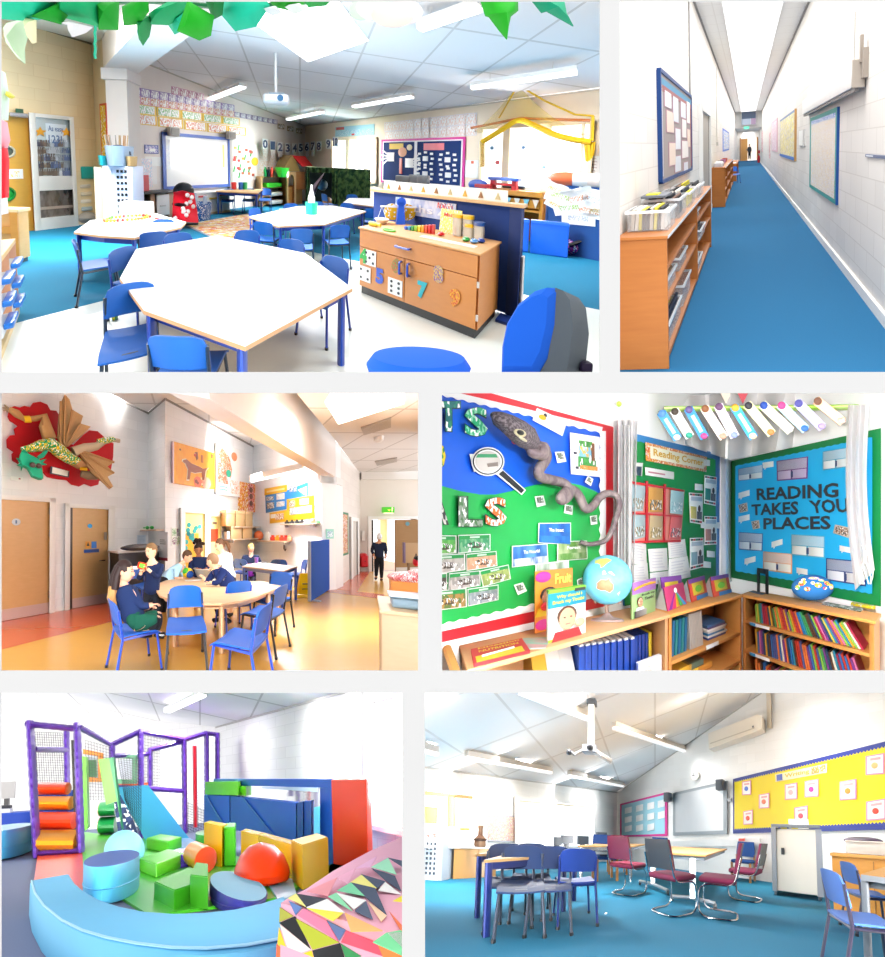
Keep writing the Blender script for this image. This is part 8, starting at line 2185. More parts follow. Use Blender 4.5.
 def face_cover(n,w_,h_,cx,cz,r,skin,hair,shirt):
  P(n,'shoulders',Xt([(cx-r*1.7,-.006,cz-r*2.2),(cx+r*1.7,-.006,cz-r*2.2),(cx+r*1.3,-.006,cz-r*1.2),(cx-r*1.3,-.006,cz-r*1.2)],(0,.003,0)),shirt)
  P(n,'hair',Bl((cx,-.005,cz+r*.35),(r*1.08,.003,r*1.0),16,8),hair)
  P(n,'face',Bl((cx,-.008,cz),(r*.9,.004,r*1.15),16,10),skin)
  P(n,'eyes',Bl((cx-r*.35,-.0125,cz+r*.2),(r*.12,.002,r*.08),8,6).ball((cx+r*.35,-.0125,cz+r*.2),(r*.12,.002,r*.08),8,6),'2a2320')
  P(n,'mouth',Bx(cx-r*.25,-.0135,cz-r*.55,cx+r*.25,-.011,cz-r*.47),'b0605a')
 def standing(p0,p1,vt,name,lab,m,lean=6,th=.012):
  p,rz,w_=front(R,p0,p1,H)
  h_=R.y(p0[0],vt,p.y).z-H
  n=T(R,name,lab,'book',p+Vec((0,0,.002)),rz)
  n.w_,n.h_=w_,h_
  P(n,'cover',rot(Bx(0,0,0,w_,th,h_),-lean,'X')if lean else Bx(0,0,0,w_,th,h_),m)
  return n
 n=standing((535,634),(572.5,625),572,'fruit_book','orange picture book titled Fruit leaning behind the blue one','f0962f',0)
 w_,h_=n.w_,n.h_
 P(n,'title',Lt(MB(),'Fruit',w_*.5,h_*.76,w_*.95,h_*.93,-.004,.03),'e8f05a');[P(n,'pink_badge',Bl((w_*.2,-.003,h_*y),(w_*.2,.004,h_*.09),14,6),'e83aa0')for y in(.9,.12)]
 face_cover(n,w_,h_,w_*.35,h_*.55,.045,'8a5a40','2a1c18','f0c81f');P(n,'apple',Bl((w_*.22,-.014,h_*.42),(.022,.006,.024),12,8),'d01f2a')
 n=standing((548,643.5),(585.5,633),592,'teeth_book','blue and white picture book about brushing teeth, showing a boy',PAPER,0,.02)
 w_,h_=n.w_,n.h_
 P(n,'blue_band',Bx(0,-.004,h_*.66,w_,0,h_*.95),'1f9ac0');P(n,'green_top',Bx(0,-.005,h_*.95,w_,.022,h_*1.02),'8ad03a');P(n,'dark_corner',Bx(w_*.68,-.007,h_*.93,w_*.98,0,h_*.99),'3a3f3a')
 P(n,'title',Lt(Lt(MB(),'Why should I',w_*.2,h_*.82,w_*.88,h_*.9,-.006,.03),'Brush my Teeth?',w_*.1,h_*.71,w_*.95,h_*.8,-.006,.03),'d8e84a')
 face_cover(n,w_,h_,w_*.48,h_*.4,.05,'e0a684','5a3a28','a02a32');P(n,'fist',Bl((w_*.8,-.014,h_*.28),(.03,.008,.022),12,8),'e0a684');P(n,'green_foot',Bx(0,-.004,0,w_*.7,0,h_*.05),'9ad03a')
 p,rz,w_=front(R,(474,667.5),(530,653.5),H)
 n=T(R,'digestion_book','red and yellow book about digestion lying flat on the bookcase','book',p+Vec((0,0,.001)),rz)
 d_=.17
 P(n,'cover',Bx(0,0,0,w_,d_,.015),'d8303a');P(n,'yellow_patch',Bx(.01,.005,.015,w_*.9,d_*.4,.0165),'f0d02a');P(n,'bone',Cy((w_*.15,d_*.3,.018),(w_*.75,d_*.4,.018),.006),'f2f0e6')
 P(n,'title',Lt(Lt(MB(),'Digestion',0,0,1,1,0,.03,lambda a,b:(w_*(.12+.8*a),d_*(.8+.14*b),.017)),'NUTRITION',0,0,1,1,0,.03,lambda a,b:(w_*(.12+.75*a),d_*(.6+.14*b),.017)),'f2d83a')
 q=R.z(533,645,H)
 S(R,'leaflet','pale green leaflet poking out behind the flat red book','leaflet',Bx(-.07,-.05,0,.07,.08,.004),mat('9ac0b0','cloud',h2='d8a0a0',scale=6.),(q.x,q.y,H+.001),rz-.5)
 y_=R.z(607,621,H).y
 cg=R.y(607.5,580,y_);rg=abs(R.y(632.5,580,y_).x-R.y(582.5,580,y_).x)/2
 n=T(R,'globe','pale blue school globe on a brown stand','globe',(cg.x,y_,H+.001),k=1.)
 hz=cg.z-H
 P(n,'sphere',Bl((0,0,hz),rg,32,20),mat('55a4c0','cloud',rough=.5,h2='6cb4cc',scale=8.))
 rr=rg*1.004
 def land(pts,m_,nm='continent'):
  mb=MB()
  vs=[]
  for lo,la_ in pts:
   lo,la_=rads(lo),rads(la_)
   vs.append(Vec((sin(lo)*cos(la_),-cos(lo)*cos(la_),sin(la_))))
  cc=sum(vs,Vec()).normalized()
  V=[cc*rr]
  for s_ in(.35,.7,1.):
   V+=[(cc.lerp(v,s_)).normalized()*rr for v in vs]
  k_=len(vs);F=[(0,1+i,1+(i+1)%k_)for i in range(k_)]
  for j in range(2):
   F+=[(1+j*k_+i,1+(j+1)*k_+i,1+(j+1)*k_+(i+1)%k_,1+j*k_+(i+1)%k_)for i in range(k_)]
  mb.add([v+Vec((0,0,hz))for v in V],F)
  P(n,nm,mb,m_)
 land([(-22,-5),(-12,3),(0,2),(6,6),(10,-2),(16,-8),(16,-20),(8,-28),(-4,-22),(-14,-22),(-24,-18)],mat('c06a4a','cloud',h2='cc8060',scale=14.))
 land([(-30,60),(0,62),(20,55),(10,48),(0,42),(-8,34),(-16,30),(-20,40),(-40,42),(-50,52)],mat('c0b450','cloud',h2='a8b060',scale=14.))
 land([(-10,22),(-4,24),(0,16),(-8,14)],'e6b898');land([(4,20),(14,14),(20,12),(12,22)],'e8d08a');land([(30,-30),(36,-24),(34,-36)],'e0b0a0')
 P(n,'stem',Cy((0,0,.02),(-.01,0,hz-rg*.9),.012),'6a5448');P(n,'cradle',Tu([(cos(t)*rg*.5,0,hz-rg*1.05+.12*rg*(1-sin(t)))for t in[PI*(1+i/10)for i in range(11)]],.012,8),'7a6458')
 P(n,'base',La([(.1*1.05,0),(.1,.012),(.04,.025),(.012,.05)],n=28),RM('7d6a66',.35))
 n=standing((632,620),(655.5,611),584,'small_teeth_book','small lilac and green book about brushing teeth beside the globe','a8d08a',0)
 w_,h_=n.w_,n.h_
 P(n,'lilac_top',Bx(0,-.004,h_*.68,w_,0,h_*1.02),'b07ac8');P(n,'title',Lt(Lt(MB(),'Brush my',w_*.38,h_*.56,w_*.95,h_*.64,-.004,.03),'Teeth!',w_*.5,h_*.44,w_*.9,h_*.53,-.004,.03),'3a4a3a')
 face_cover(n,w_,h_,w_*.3,h_*.42,.026,'d8a080','3a2418','f0f0f0');P(n,'striped_top',Bx(w_*.08,-.01,.005,w_*.55,-.005,h_*.2),mat('2a2a2e','stripe',h2='f4f4f4',scale=1.));P(n,'arc',Tu([(w_*t,-.004,h_*(.72+.18*sin(PI*(.15+.5*t))))for t in(.05,.25,.5,.75,.95)],.008,6),'f0b42a')
 for i,(p0,p1,vt,lab)in enumerate((((664,606),(684.5,602),578,'purple activity booklet, rearmost of the first pair'),((668,611.5),(687,604),588,'booklet with rainbow stripes, front of the first pair'),((692,602.5),(708,596),580.5,'yellow flower booklet standing alone between the pairs'),((704,588),(721,586),573,'purple edged booklet, rearmost of the last pair'),((714,597.5),(731.5,592.5),577.5,'yellow flower booklet, front of the last pair by the corner'))):
  n=standing(p0,p1,vt,'activity_booklet',lab,('8a3a9a','d8407a','e8503a','8a3a9a','e8503a')[i],12,.008)
  w_,h_=n.w_,n.h_
  A_=lambda mb:rot(mb,-12,'X')
  if i==1:
   for j,c_ in enumerate(('8a2a9a','e83a6a','f0c02a','4ab04a','2a9ad0')):
    P(n,'stripe',A_(Xt([(w_*.5,-.003,h_*.75),(w_*(.05+.19*j),-.003,.004),(w_*(.2+.19*j),-.003,.004)],(0,.003,0))),c_)
   P(n,'daisy',A_(Bl((w_*.5,-.004,h_*.75),(.02,.003,.02),10,6)),PAPER)
  else:
   P(n,'panel',A_(Bx(w_*.15,-.003,h_*.25,w_*.8,0,h_*.8)),'f0d83a');P(n,'flower',A_(Bl((w_*.48,-.005,h_*.5),(w_*.2,.003,h_*.16),12,6)),'7ac03a');P(n,'purple_top',A_(Bx(0,-.004,h_*.82,w_,0,h_)),'8a4ab0');P(n,'blue_foot',A_(Bx(w_*.3,-.004,.0,w_,0,h_*.18)),'3a8ad0')
  P(n,'back_flap',Xt([(0,.012,0),(0,.13,0),(0,.05,h_*.93)],(.003,0,0)),'b8b4b0')
 p,rz,w_=front(R,(757,592),(768,594.5),H)
 h_=R.y(756,568,p.y).z-H
 n=T(R,'bookend','black metal bookend standing alone on the paperback bookcase','bookend',p+Vec((0,0,.001)),rz)
 P(n,'upright',Bx(0,0,0,.025,.01,h_).box(w_-.025,0,0,w_,.01,h_).box(.025,0,h_*.8,w_-.025,.01,h_),BLACK);P(n,'foot',Bx(-.04,-.06,0,w_*.8,.0,.004),'5a6a7a')
 y_=R.z(812,601,H).y
 cg=R.y(812.5,588,y_);rg=abs(R.y(833.5,588,y_).x-R.y(791,588,y_).x)/2
 hz=cg.z-H
 n=T(R,'soft_globe','squashed cloth globe with bright continents on the bookcase','globe',(cg.x,y_,H+.001),k=1.)
 P(n,'cushion',Bl((0,0,hz+.002),(rg,rg*.9,hz),28,16),RM('2a6aa8',.9))
 for lo,la_,sx,sz,c_ in((-35,25,.4,.34,'d8502a'),(-50,5,.26,.3,'3f9a4a'),(-20,0,.3,.24,'e0402a'),(-40,42,.24,.2,'f0c02a'),(10,18,.34,.3,'e0a02a'),(0,52,.5,.22,'e8a0b8'),(40,25,.3,.28,'d8402a'),(25,40,.3,.2,'4aa84a'),(55,10,.26,.34,'e07a3a'),(-5,28,.2,.2,'f0e0d0'),(30,5,.2,.18,'d03a5a')):
  lo,la_=rads(lo),rads(la_)
  v=Vec((sin(lo)*cos(la_)*rg,-cos(lo)*cos(la_)*rg*.9,hz+sin(la_)*hz))*.97
  P(n,'continent',Bl(v,(rg*sx*.55,rg*.12,hz*sz*.7),12,8),PT(c_,'e8c84a',26.))
 for u,v,c_,c2,lab,w_ in((842,607,'3a5a3a','b0a8a0','dark picture postcard lying by the soft globe',.12),(863,607,'f0e02a','e8d83a','yellow plastic scissors case at the bookcase end',.07)):
  q=R.z(u,v,H)
  S(R,'postcard' if c_!='f0e02a' else 'plastic_case',lab,'card' if c_!='f0e02a' else 'case',Bx(-w_,-.05 if w_>.1 else-.02,0,w_,.05 if w_>.1 else .02,.004 if w_>.1 else .02),PT(c_,c2,10.),(q.x,q.y,H+.001),FR.rz)
 p0,p1=R.z(446,646,H),R.z(461,674,H)
 S(R,'wooden_rail','slanting wooden rail at the near end of the long bookcase','rail',Cy((0,0,0),tuple(p1-p0+Vec((0,0,-.05))),.018,n=8),'d9a050',p0)
 for u,p_,au in((690,14,720),(770,75,800),(850,70,840)):
  front_fill(R,u,385,p_,au,560,3,70)
 return R
R4=reading()
# ================================================================== the soft play room
P5L=1.2
def softplay():
 R=Room((0,693,402,957),(200,778),225,1.25,.5)
 W1=Wall(R,R.z(-30,823),R.z(216,823));W2=Wall(R,R.z(216,823),R.z(410,859.5))
 A,B,C=(w.pt(*w.at(u,v))for w,u,v in((W2,217,726.5),(W2,338,693),(W1,0,704)))
 cn=(B-A).cross(C-A).normalized()
 onc=lambda u,v,d=0.:R.plane(u,v,A-Vec((0,0,d)),cn)
 cz=lambda w,a:A.z-(cn.x*(w.pt(a,0).x-A.x)+cn.y*(w.pt(a,0).y-A.y))/cn.z
 ST(R,'floor',floor_mb([(-5,.8),(5,.8),(5,6.8),(-5,6.8)]),mat('7d84a0','carpet',rough=.95,h2='6b728c',scale=60.))
 for w,nm in((W1,'wall_left'),(W2,'wall_back')):
  ST(R,nm,wall_face(MB(),w,[(0,0),(w.len,0),(w.len,cz(w,w.len)),(0,cz(w,0))]),mat('dddbda','block',rough=.8,h2='cbc9c9'))
 cp=[W1.pt(0,cz(W1,0)),W1.pt(W1.len,cz(W1,W1.len)),W2.pt(W2.len,cz(W2,W2.len)),onc(440,640),onc(-40,640)]
 ST(R,'ceiling',face(MB(),cp,[(p.x,p.y)for p in cp]),mat('ebe9e8','tile',rough=.9,h2='c4c1be',scale=1.2))
 ST(R,'trim_1',Xt([W2.pt(0,cz(W2,0)-.04,.02),W2.pt(W2.len,cz(W2,W2.len)-.04,.02),W2.pt(W2.len,cz(W2,W2.len),.02),W2.pt(0,cz(W2,0),.02)],W2.n*.02),'a09b98')
 for p,q,lab in(((167,711,.15),(203,694,.15),'strip light nearest us at the top edge of the play room'),((111,738,.15),(133,728,.15),'strip light farther off above the purple frame')):
  a,b=onc(*p),onc(*q)
  Cb(R,a,b,lab,'play room strip lights',power=170*P5L,up=20,w=.2,body='f8f6f4',glow=2.5)
 for u,v,s_ in((60,689,150),(260,689,150),(330,689,90)):
  q=onc(u,v,.1);lamp(R,q,(1.,.04),s_*P5L)  # added lamps without fittings, out of view, brightening the play room
 front_fill(R,110,686,70,110,775,4.5,18);front_fill(R,200,686,50,230,810,3,30)
 n=Wn(W2,380,770,'window_blind','white vertical blind beside the orange block','blind')
 n.o['kind']='structure'
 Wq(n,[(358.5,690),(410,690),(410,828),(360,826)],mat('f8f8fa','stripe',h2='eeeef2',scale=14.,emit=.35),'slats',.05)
 Wq(n,[(356,690),(361,690),(362,826),(357.5,826)],'f4f2f0','frame',.07);Wq(n,[(366,703),(392,697),(392,698.5),(366,704.5)],'b8b4b0','head_rail',.08)
 Wq(n,[(369,825),(410,832),(410,838),(369,829)],'f4f0ee','sill',.15,.15)
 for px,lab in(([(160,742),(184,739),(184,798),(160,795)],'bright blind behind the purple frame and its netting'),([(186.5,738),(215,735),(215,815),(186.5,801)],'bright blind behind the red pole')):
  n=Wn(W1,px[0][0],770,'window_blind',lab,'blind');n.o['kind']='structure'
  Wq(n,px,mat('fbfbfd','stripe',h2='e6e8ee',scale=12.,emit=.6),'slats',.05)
 q=W2.pt(*W2.at(375,765),.3);lamp(R,q,(.8,1./R.k),130,aim=R.z(120,840,.6),name='window_daylight')
 y0=R.z(57,857).y;y1=y0+1.05
 q0=R.z(33,857)
 n=T(R,'climbing_frame','purple padded climbing frame with black netting, steps and a slide','climbing frame',q0)
 pur=mat('5a2f9a','cloud',rough=.35,h2='6a3fb0',scale=5.)
 G=lambda u,v,y:R.y(u,v,y)-q0
 def post(u0,v0,u1,v1,y,nm='post',r=.068):
  a,b=G(u0,v0,y),G(u1,v1,y)
  mb=MB();k_=max(3,int((b-a).length/.16))
  pts,tp=[],[]
  for i in range(k_*3+1):
   pts.append(a.lerp(b,i/(k_*3)));tp.append(.9 if i%3==0 else 1.)
  return P(n,nm,mb.tube(pts,r,10,taper=tp),pur)
 ya,yb=y0,y0+1.3
 y2=R.z(142,840).y;y3=R.z(185,836).y
 for u0,v0,u1,v1,y in((30,721,37,857,ya),(77,723,81,852,ya),(66.5,731,67.5,800,yb),(140.5,731,141.5,838,y2),(184,739,185,833,y3+.3),(150,748,150,786,5.6),(206.5,733,207,845,y3+.5),(217.5,733,217.5,800,5.9),(112,745,114,800,5.2)):
  post(u0,v0,u1,v1,y)
 def beam(p,yp,q,yq,r=.06):
  a,b=G(*p,yp),G(*q,yq)
  P(n,'beam',Tu([a.lerp(b,i/12)for i in range(13)],r,8,taper=[.9 if i%2 else 1 for i in range(13)]),pur)
 for p,yp,q,yq in(((27,724),ya,(80,729),ya),((79,727),ya,(112,745),5.2),((111,745),5.2,(141,731),y2),((140,731.5),y2,(185,740),y3+.3),((184,740),y3+.3,(207,733),y3+.5),((204,733),y3+.5,(219,735),5.9),((34,749),ya+.05,(67,750),yb),((112,756),5.2,(150,754),5.6),((150,750),5.6,(185,741),y3+.3),((140,788),y2,(184,791),y3+.3),((112,787),5.2,(141,789),y2),((38,853),ya,(81,850),ya),((186,835),y3+.3,(207,845),y3+.5)):
  beam(p,yp,q,yq)
 net=RM('25252b',.9)
 def netting(px,y_,nu,nv):
  c=[G(u,v,y_)for u,v in px]
  f=lambda x,y:c[0].lerp(c[1],x).lerp(c[3].lerp(c[2],x),y)
  mb=MB()
  for i in range(nu+1):
   mb.tube([f(i/nu,0),f(i/nu,1)],.0042,4)
  for j in range(nv+1):
   mb.tube([f(0,j/nv),f(1,j/nv)],.0042,4)
  P(n,'net',mb,net)
 for px,y_,a,b in(([(35,732),(62,733),(66,783),(38,783)],yb,12,20),([(142,735),(184,743),(184,790),(142,787)],y2+.5,14,16),([(186,742),(206,737),(206,840),(186,830)],y3+.4,8,36),([(118,758),(141,758),(141,835),(125,800)],5.,8,24),([(85,740),(112,748),(112,800),(88,800)],5.1,9,18),([(209,740),(216,740),(216,790),(209,790)],5.7,4,18)):
  netting(px,y_,a,b)
 def pad(px,y_,d,m,nm):
  P(n,nm,Xt([G(u,v,y_)for u,v in px],(0,d,0)),m)
 for i,(u0,u1,v0,v1,c_)in enumerate(((36.5,69,782,795,'f04a1a'),(37,72,796,810,'f5941a'),(38,76,812,829,'ee431a'),(39,80,830,852,'f5a01a'))):
  a,b=G(u0,(v0+v1)/2,ya+.5-.12*i),G(u1,(v0+v1)/2,ya+.5-.12*i)
  P(n,'step_roll',Tu([a,a+(b-a)*.03,a+(b-a)*.97,b],abs(G(u0,v1,ya+.4).z-G(u0,v0,ya+.4).z)/2*.98,18,taper=[.85,1,1,.85]),mat(c_,rough=.45))
 pad([(36,790),(74,790),(79,850),(39,852)],ya+.72,.05,'1f3f9a','blue_backing');pad([(71,740),(78,740),(80,850),(75,850)],ya+.3,.05,'3a3634','side_net')
 sky=RM('52b0dc',.45)
 pad([(119,785.5),(148,784),(178,837),(146,840)],y2+.3,.05,sky,'slide');P(n,'slide_bed',Xt([G(119,787,5.),G(148,785,5.),G(189,838,y2-.1),G(146,836,y2-.1)],(0,.02,-.12)),sky)
 pad([(116,783),(148,782.5),(148,785),(117,786)],y2+.28,.05,'e8502a','slide_lip')
 lime=RM('6fd02a',.3);grn=RM('1f9a4a',.3)
 pad([(81,756),(86,757),(88,828),(83,832)],ya+.6,.1,lime,'green_pad');pad([(98.5,759.5),(109,758),(117,801),(106,805)],4.9,.15,lime,'leaning_pad');pad([(109,758),(113,757),(122,830),(117,802)],4.9,.12,grn,'leaning_pad')
 for px,c_,nm in(([(83,749),(103,753),(103,757),(83,754)],'f5941a','orange_frame'),([(98,755),(103,756),(103,781),(98,781)],'f5941a','orange_frame'),([(83,777),(103,778),(103,782),(83,782)],'f5941a','orange_frame'),([(85,754),(99,756),(99,778),(85,778)],'c9d0d6','mirror'),([(88,760),(96,760),(97,777),(88,777)],'1f6a2a','dark_pad'),([(115,755),(137,755),(137,759),(115,758)],'2f9a5a','green_frame'),([(132,757),(137,757),(137,783),(132,783)],'2f9a5a','green_frame'),([(115,779),(137,780),(137,784),(115,784)],'2f9a5a','green_frame'),([(118,759),(132,759),(132,779),(118,779)],'d9dfe4','mirror')):
  pad(px,5.3+(.02 if nm=='mirror' else 0),.04,mat(c_,rough=.3),nm)
 pad([(113,795),(124,795),(138,834),(118,832)],5.25,.04,PT('1a2a5a','2a3f7a',4.),'printed_panel')
 a,b=G(194.5,746,y3+.35),G(195.5,827,y3+.35)
 P(n,'red_pole',Cy(a,b,.055,n=14),RM('d8182c',.3))
 q=R.z(107,835)
 n2=T(R,'green_cushion','rounded green double roll cushion with a patterned end, inside the frame','cushion',q)
 yy=q.y;g2=lambda u,v:R.y(u,v,yy)-q
 for(u,v,r_)in((108,809,.17),(108,825,.2)):
  c=g2(u,v);P(n2,'roll',Cy((c.x-.17,0,c.z),(c.x+.2,0,c.z),r_,n=20),grn);P(n2,'patterned_end',Cy((c.x-.185,0,c.z),(c.x-.171,0,c.z),r_*.95,n=20),PT('d83a2a','f0c02a',9.))
 P(n2,'patterned_side',Bl((g2(96,0).x,-.0,g2(0,822).z),(.06,.12,.16),12,8),PT('c9402a','2f8a4a',9.))
 def flat(px,c_,nm,lab,z0=0.,z1=.04,m=None):
  pts=[R.z(u,v,z1)for u,v in px];c=sum(pts,Vec())/len(pts)
  return S(R,nm,lab,'mat',MB().prism([(p.x-c.x,p.y-c.y)for p in pts],z0,z1),m or mat(c_,rough=.3),(c.x,c.y,.001))
 flat([(84,832),(120,836),(200,842),(300,880),(372,872),(335,862),(283,897),(150,915),(80,872)],'4fc02a','floor_mat','bright green padded mat under the soft blocks',0,.03)
 flat([(33,888),(38,852),(82,849),(85,895)],'e23e08','floor_mat','orange red padded mat at the foot of the steps',0,.05)
 flat([(160,838),(190,838),(204,846),(176,853),(150,843)],'3f9ad0','floor_mat','pale blue padded mat at the foot of the slide',.03,.045)
 flat([(266,880),(292,878),(297,896),(278,900)],'8fc4e0','floor_mat','pale blue mat corner under the mushroom cushion',.03,.05)
 def Bk(p0,p1,vt,dep,c_,lab,nm='soft_block',bev=.02,z=0.,c2=None):
  p,rz,w_=front(R,p0,p1,z)
  h_=R.y(p0[0],vt,p.y).z-z
  n=T(R,nm,lab,'block',p+Vec((0,0,.032 if z==0 else .002)),rz,'soft play blocks')
  h_-=.03
  P(n,'cover',Bx(0,0,0,w_,dep,h_,bev,3),mat(c_,rough=.45));P(n,'seam',Tu([(.01,-.001,h_-.02),(w_-.01,-.001,h_-.02)],.004,5),mat(c2 or c_,rough=.4))
  n.h_=h_
  return n
 Bk((139,874),(156,881),858,.5,'5cc42a','green block beside the blue topped cylinder')
 Bk((146,851),(168,855.5),838,.35,'55bf2a','green block behind the clear ball side, near the slide')
 def solid(pts_b,zt,c_,lab,nm='soft_block'):
  pts=[R.z(u,v)for u,v in pts_b];c=sum(pts,Vec())/len(pts)
  n=T(R,nm,lab,'block',(c.x,c.y,.031),0.,'soft play blocks')
  xy=[(p.x-c.x,p.y-c.y)for p in pts]
  P(n,'cover',MB().prism(xy,0,zt-.012),mat(c_,rough=.45));P(n,'top_panel',MB().prism(inset(xy,.96),zt-.0119,zt),mat(c_,rough=.45))
  return n
 solid([(154,902),(174,913),(208,900),(190,885)],R.y(170,893,R.z(174,912).y).z,'52bb2a','longest green block lying at the middle of the mat')
 solid([(190,910),(208,913),(208,895),(196,893)],.3,'4fb82a','green block half hidden by the slanted blue topped drum')
 Bk((224,869),(236,869),827,.3,'4ab82a','tall green block standing behind the mushroom cushion')
 def drum(uc,vb,wpx,vt,c1,c2,lab,nm='soft_drum',slant=0.):
  q=R.z(uc,vb);r=R.y(uc+wpx/2,vb,q.y).x-R.y(uc,vb,q.y).x
  h_=R.y(uc,vt,q.y).z-.032
  n=T(R,nm,lab,'cushion',(q.x,q.y,.032))
  N_=36
  ring=lambda r_,z,s_=0:[(r_*cos(2*PI*i/N_),r_*sin(2*PI*i/N_),z+s_*(.3*r_*sin(2*PI*i/N_)-r_*cos(2*PI*i/N_)))for i in range(N_)]
  vs=ring(r*.97,0)+ring(r,.03)+ring(r,h_-.02,slant)+ring(r*.985,h_-.004,slant)
  fs=[(k_*N_+i,k_*N_+(i+1)%N_,(k_+1)*N_+(i+1)%N_,(k_+1)*N_+i)for k_ in range(3)for i in range(N_)]+[tuple(range(N_-1,-1,-1))]
  P(n,'side',MB().add(vs,fs),c1)
  t=ring(r*.985,h_-.004,slant)
  P(n,'top',MB().add(t+[(0,0,h_+.006)],[(i,(i+1)%N_,N_)for i in range(N_)]),c2)
  P(n,'seam',Tu(ring(r*1.002,h_*.4),.006,6,closed=True),c1)
  return n
 dkb=RM('1a4aa8',.4)
 drum(112,894,53,857,sky,dkb,'pale blue drum with a dark blue top, the tallest of the round cushions')
 drum(238,901,56,884,RM('3a3a8f',.5),RM('7cc0e0',.6),'navy drum with a slanting pale blue top',slant=.22)
 drum(182.5,866,23,851,RM('3a2a7a',.25),RM('4a3a8a',.25),'small dark purple drum by the slide foot')
 drum(209,850,27,832,RM('2a9a3a',.3),RM('3fae4a',.3),'dark green drum behind the orange wheel')
 q=R.z(206,876)
 r=R.y(221,860,q.y).x-R.y(208,860,q.y).x
 n=T(R,'wheel_cushion','orange wheel cushion standing on edge with a red face','cushion',(q.x,q.y,.032),rads(28))
 P(n,'rim',Cy((0,.34,r),(0,0,r),r,n=32),RM('f59a1a',.3));P(n,'red_face',Cy((0,-.006,r),(0,.0,r),r*.97,n=32),RM('f04a1f',.35))
 q=R.z(262,888)
 r=R.y(288,870,q.y).x-R.y(260,870,q.y).x
 zb=R.y(262,880,q.y).z;zt=R.y(262,847,q.y).z
 n=T(R,'mushroom_cushion','glossy orange red mushroom dome cushion','cushion',(q.x,q.y,.051),k=2.)
 P(n,'stalk',La([(r*.6,0),(r*.62,zb-.04)],n=28),RM('d83a1a',.3))
 P(n,'dome',La([(r*.6,zb-.06),(r*.94,zb-.05),(r,zb+.02),(r*.96,zb+.25*(zt-zb)),(r*.78,zb+.62*(zt-zb)),(r*.45,zb+.9*(zt-zb)),(r*.05,zt)],n=36),RM('e63a0c',.3))
 q=R.z(124,874)
 r=abs(R.y(145,850,q.y).x-R.y(104,850,q.y).x)/2
 S(R,'clear_ball','large shiny pale blue ball behind the blue topped drum','ball',Bl((0,0,r),r,32,20),RM('7cc6e8',.3),(q.x,q.y,.035),k=1.)
 blu=RM('185ac4',.45)
 p,rz,w_=front(R,(212,845),(333,867))
 F2=Wall(R,R.z(205,846),R.z(333,866.5))
 n=Wn(F2,270,820,'blue_screen','dark blue padded screen with an open window above its lower panels','screen')
 Wq(n,[(213.5,779),(333,779),(333,788),(213.5,785)],blu,'top_rail',0,.14);Wq(n,[(320,788),(333,788),(333,866.5),(320,864)],blu,'side_post',0,.14)
 n=Wn(F2,250,815,'wedge_stack','row of dark blue wedge blocks standing on the yellow blocks','block')
 Wq(n,[(204,795),(229.5,796),(229.5,828),(204,824)],blu,'wedge',.1,.16);Wq(n,[(230.5,796),(296,803),(296,843),(230.5,829)],blu,'wedge',.1,.16);Wq(n,[(297,803),(303,802),(303,841),(297,842)],'144aa0','wedge',.12,.16);Wq(n,[(304,802),(311,801),(311,839),(304,841)],'1a52b0','wedge',.11,.16)
 for px in([(205,796),(207,796),(226,828),(224,828)],[(241,797),(243,797),(277,839),(275,839)]):
  Wq(n,px,'3a6ab0','seam',.115)
 n=Wn(F2,221,788,'soft_block','green block resting on the dark blue wedges','block');Wq(n,[(205,782),(238,781.5),(238,795.3),(205,794.5)],lime,'cover',.1,.25);Wq(n,[(238.3,786),(246,786.5),(246,796),(238.3,795.5)],lime,'end_cover',.05,.2)
 n=Wn(W2,290,800,'mirror_panel','bright mirror panel on the wall seen through the blue screen','mirror')
 Wq(n,[(236,782),(325,782),(325,850),(236,832)],mat('dfe3e8',rough=.06,metal=.6),'glass',.03);Wq(n,[(262,787),(318,787),(318,792),(262,788.5)],'b9cfe2','reflection_band',.035);Wq(n,[(311,808),(320,806),(320,846),(311,842)],'5ac4dc','blue_strip',.035)
 yel=RM('f7c814',.25)
 YW=Wall(R,R.z(204,866),R.z(296,884))
 n=Wn(YW,260,855,'soft_block','long yellow blocks in a row under the blue wedges','block');Wq(n,[(204,822.5),(222,826),(222,870),(204,866)],yel,'cover',0,.16);Wq(n,[(241,831),(258.5,835),(258.5,877),(241,872)],yel,'cover',0,.16);Wq(n,[(259,835),(294,845),(294,884),(259,877)],yel,'cover',0,.16)
 solid([(292,884),(303,893),(329,880),(318,873)],R.y(305,848,R.z(303,893).y).z,'f8c814','yellow cube block at the end of the yellow row')
 Bk((333,866.8),(369,874),779.5,.3,'ea3a08','tall orange block beside the blind')
 inner=[(70,874),(76,883),(84,890),(100,899),(120,905.5),(145,910.5),(175,912.5),(205,911.5),(235,908),(262,902),(284,895)]
 outer=[(30,881),(33,893),(42,906),(60,921),(80,931),(105,938.5),(135,944.5),(170,949),(205,950),(245,947),(284,940)]
 zs=.34
 I,O=[R.z(u,v,zs)for u,v in inner],[R.z(u,v,zs)for u,v in outer]
 c=sum(I+O,Vec())/22;c.z=0
 n=T(R,'curved_seat','long pale blue curved foam seat sweeping across the foreground','seat',c+Vec((0,0,.002)))
 k_=len(I)
 rows=[]
 for pts,sgn in((O,1),(I,-1)):
  rows.append([p-c for p in pts])
 def ringrow(f,z):
  return[tuple((rows[0][i].lerp(rows[1][i],f)).xy)+(z,)for i in range(k_)]
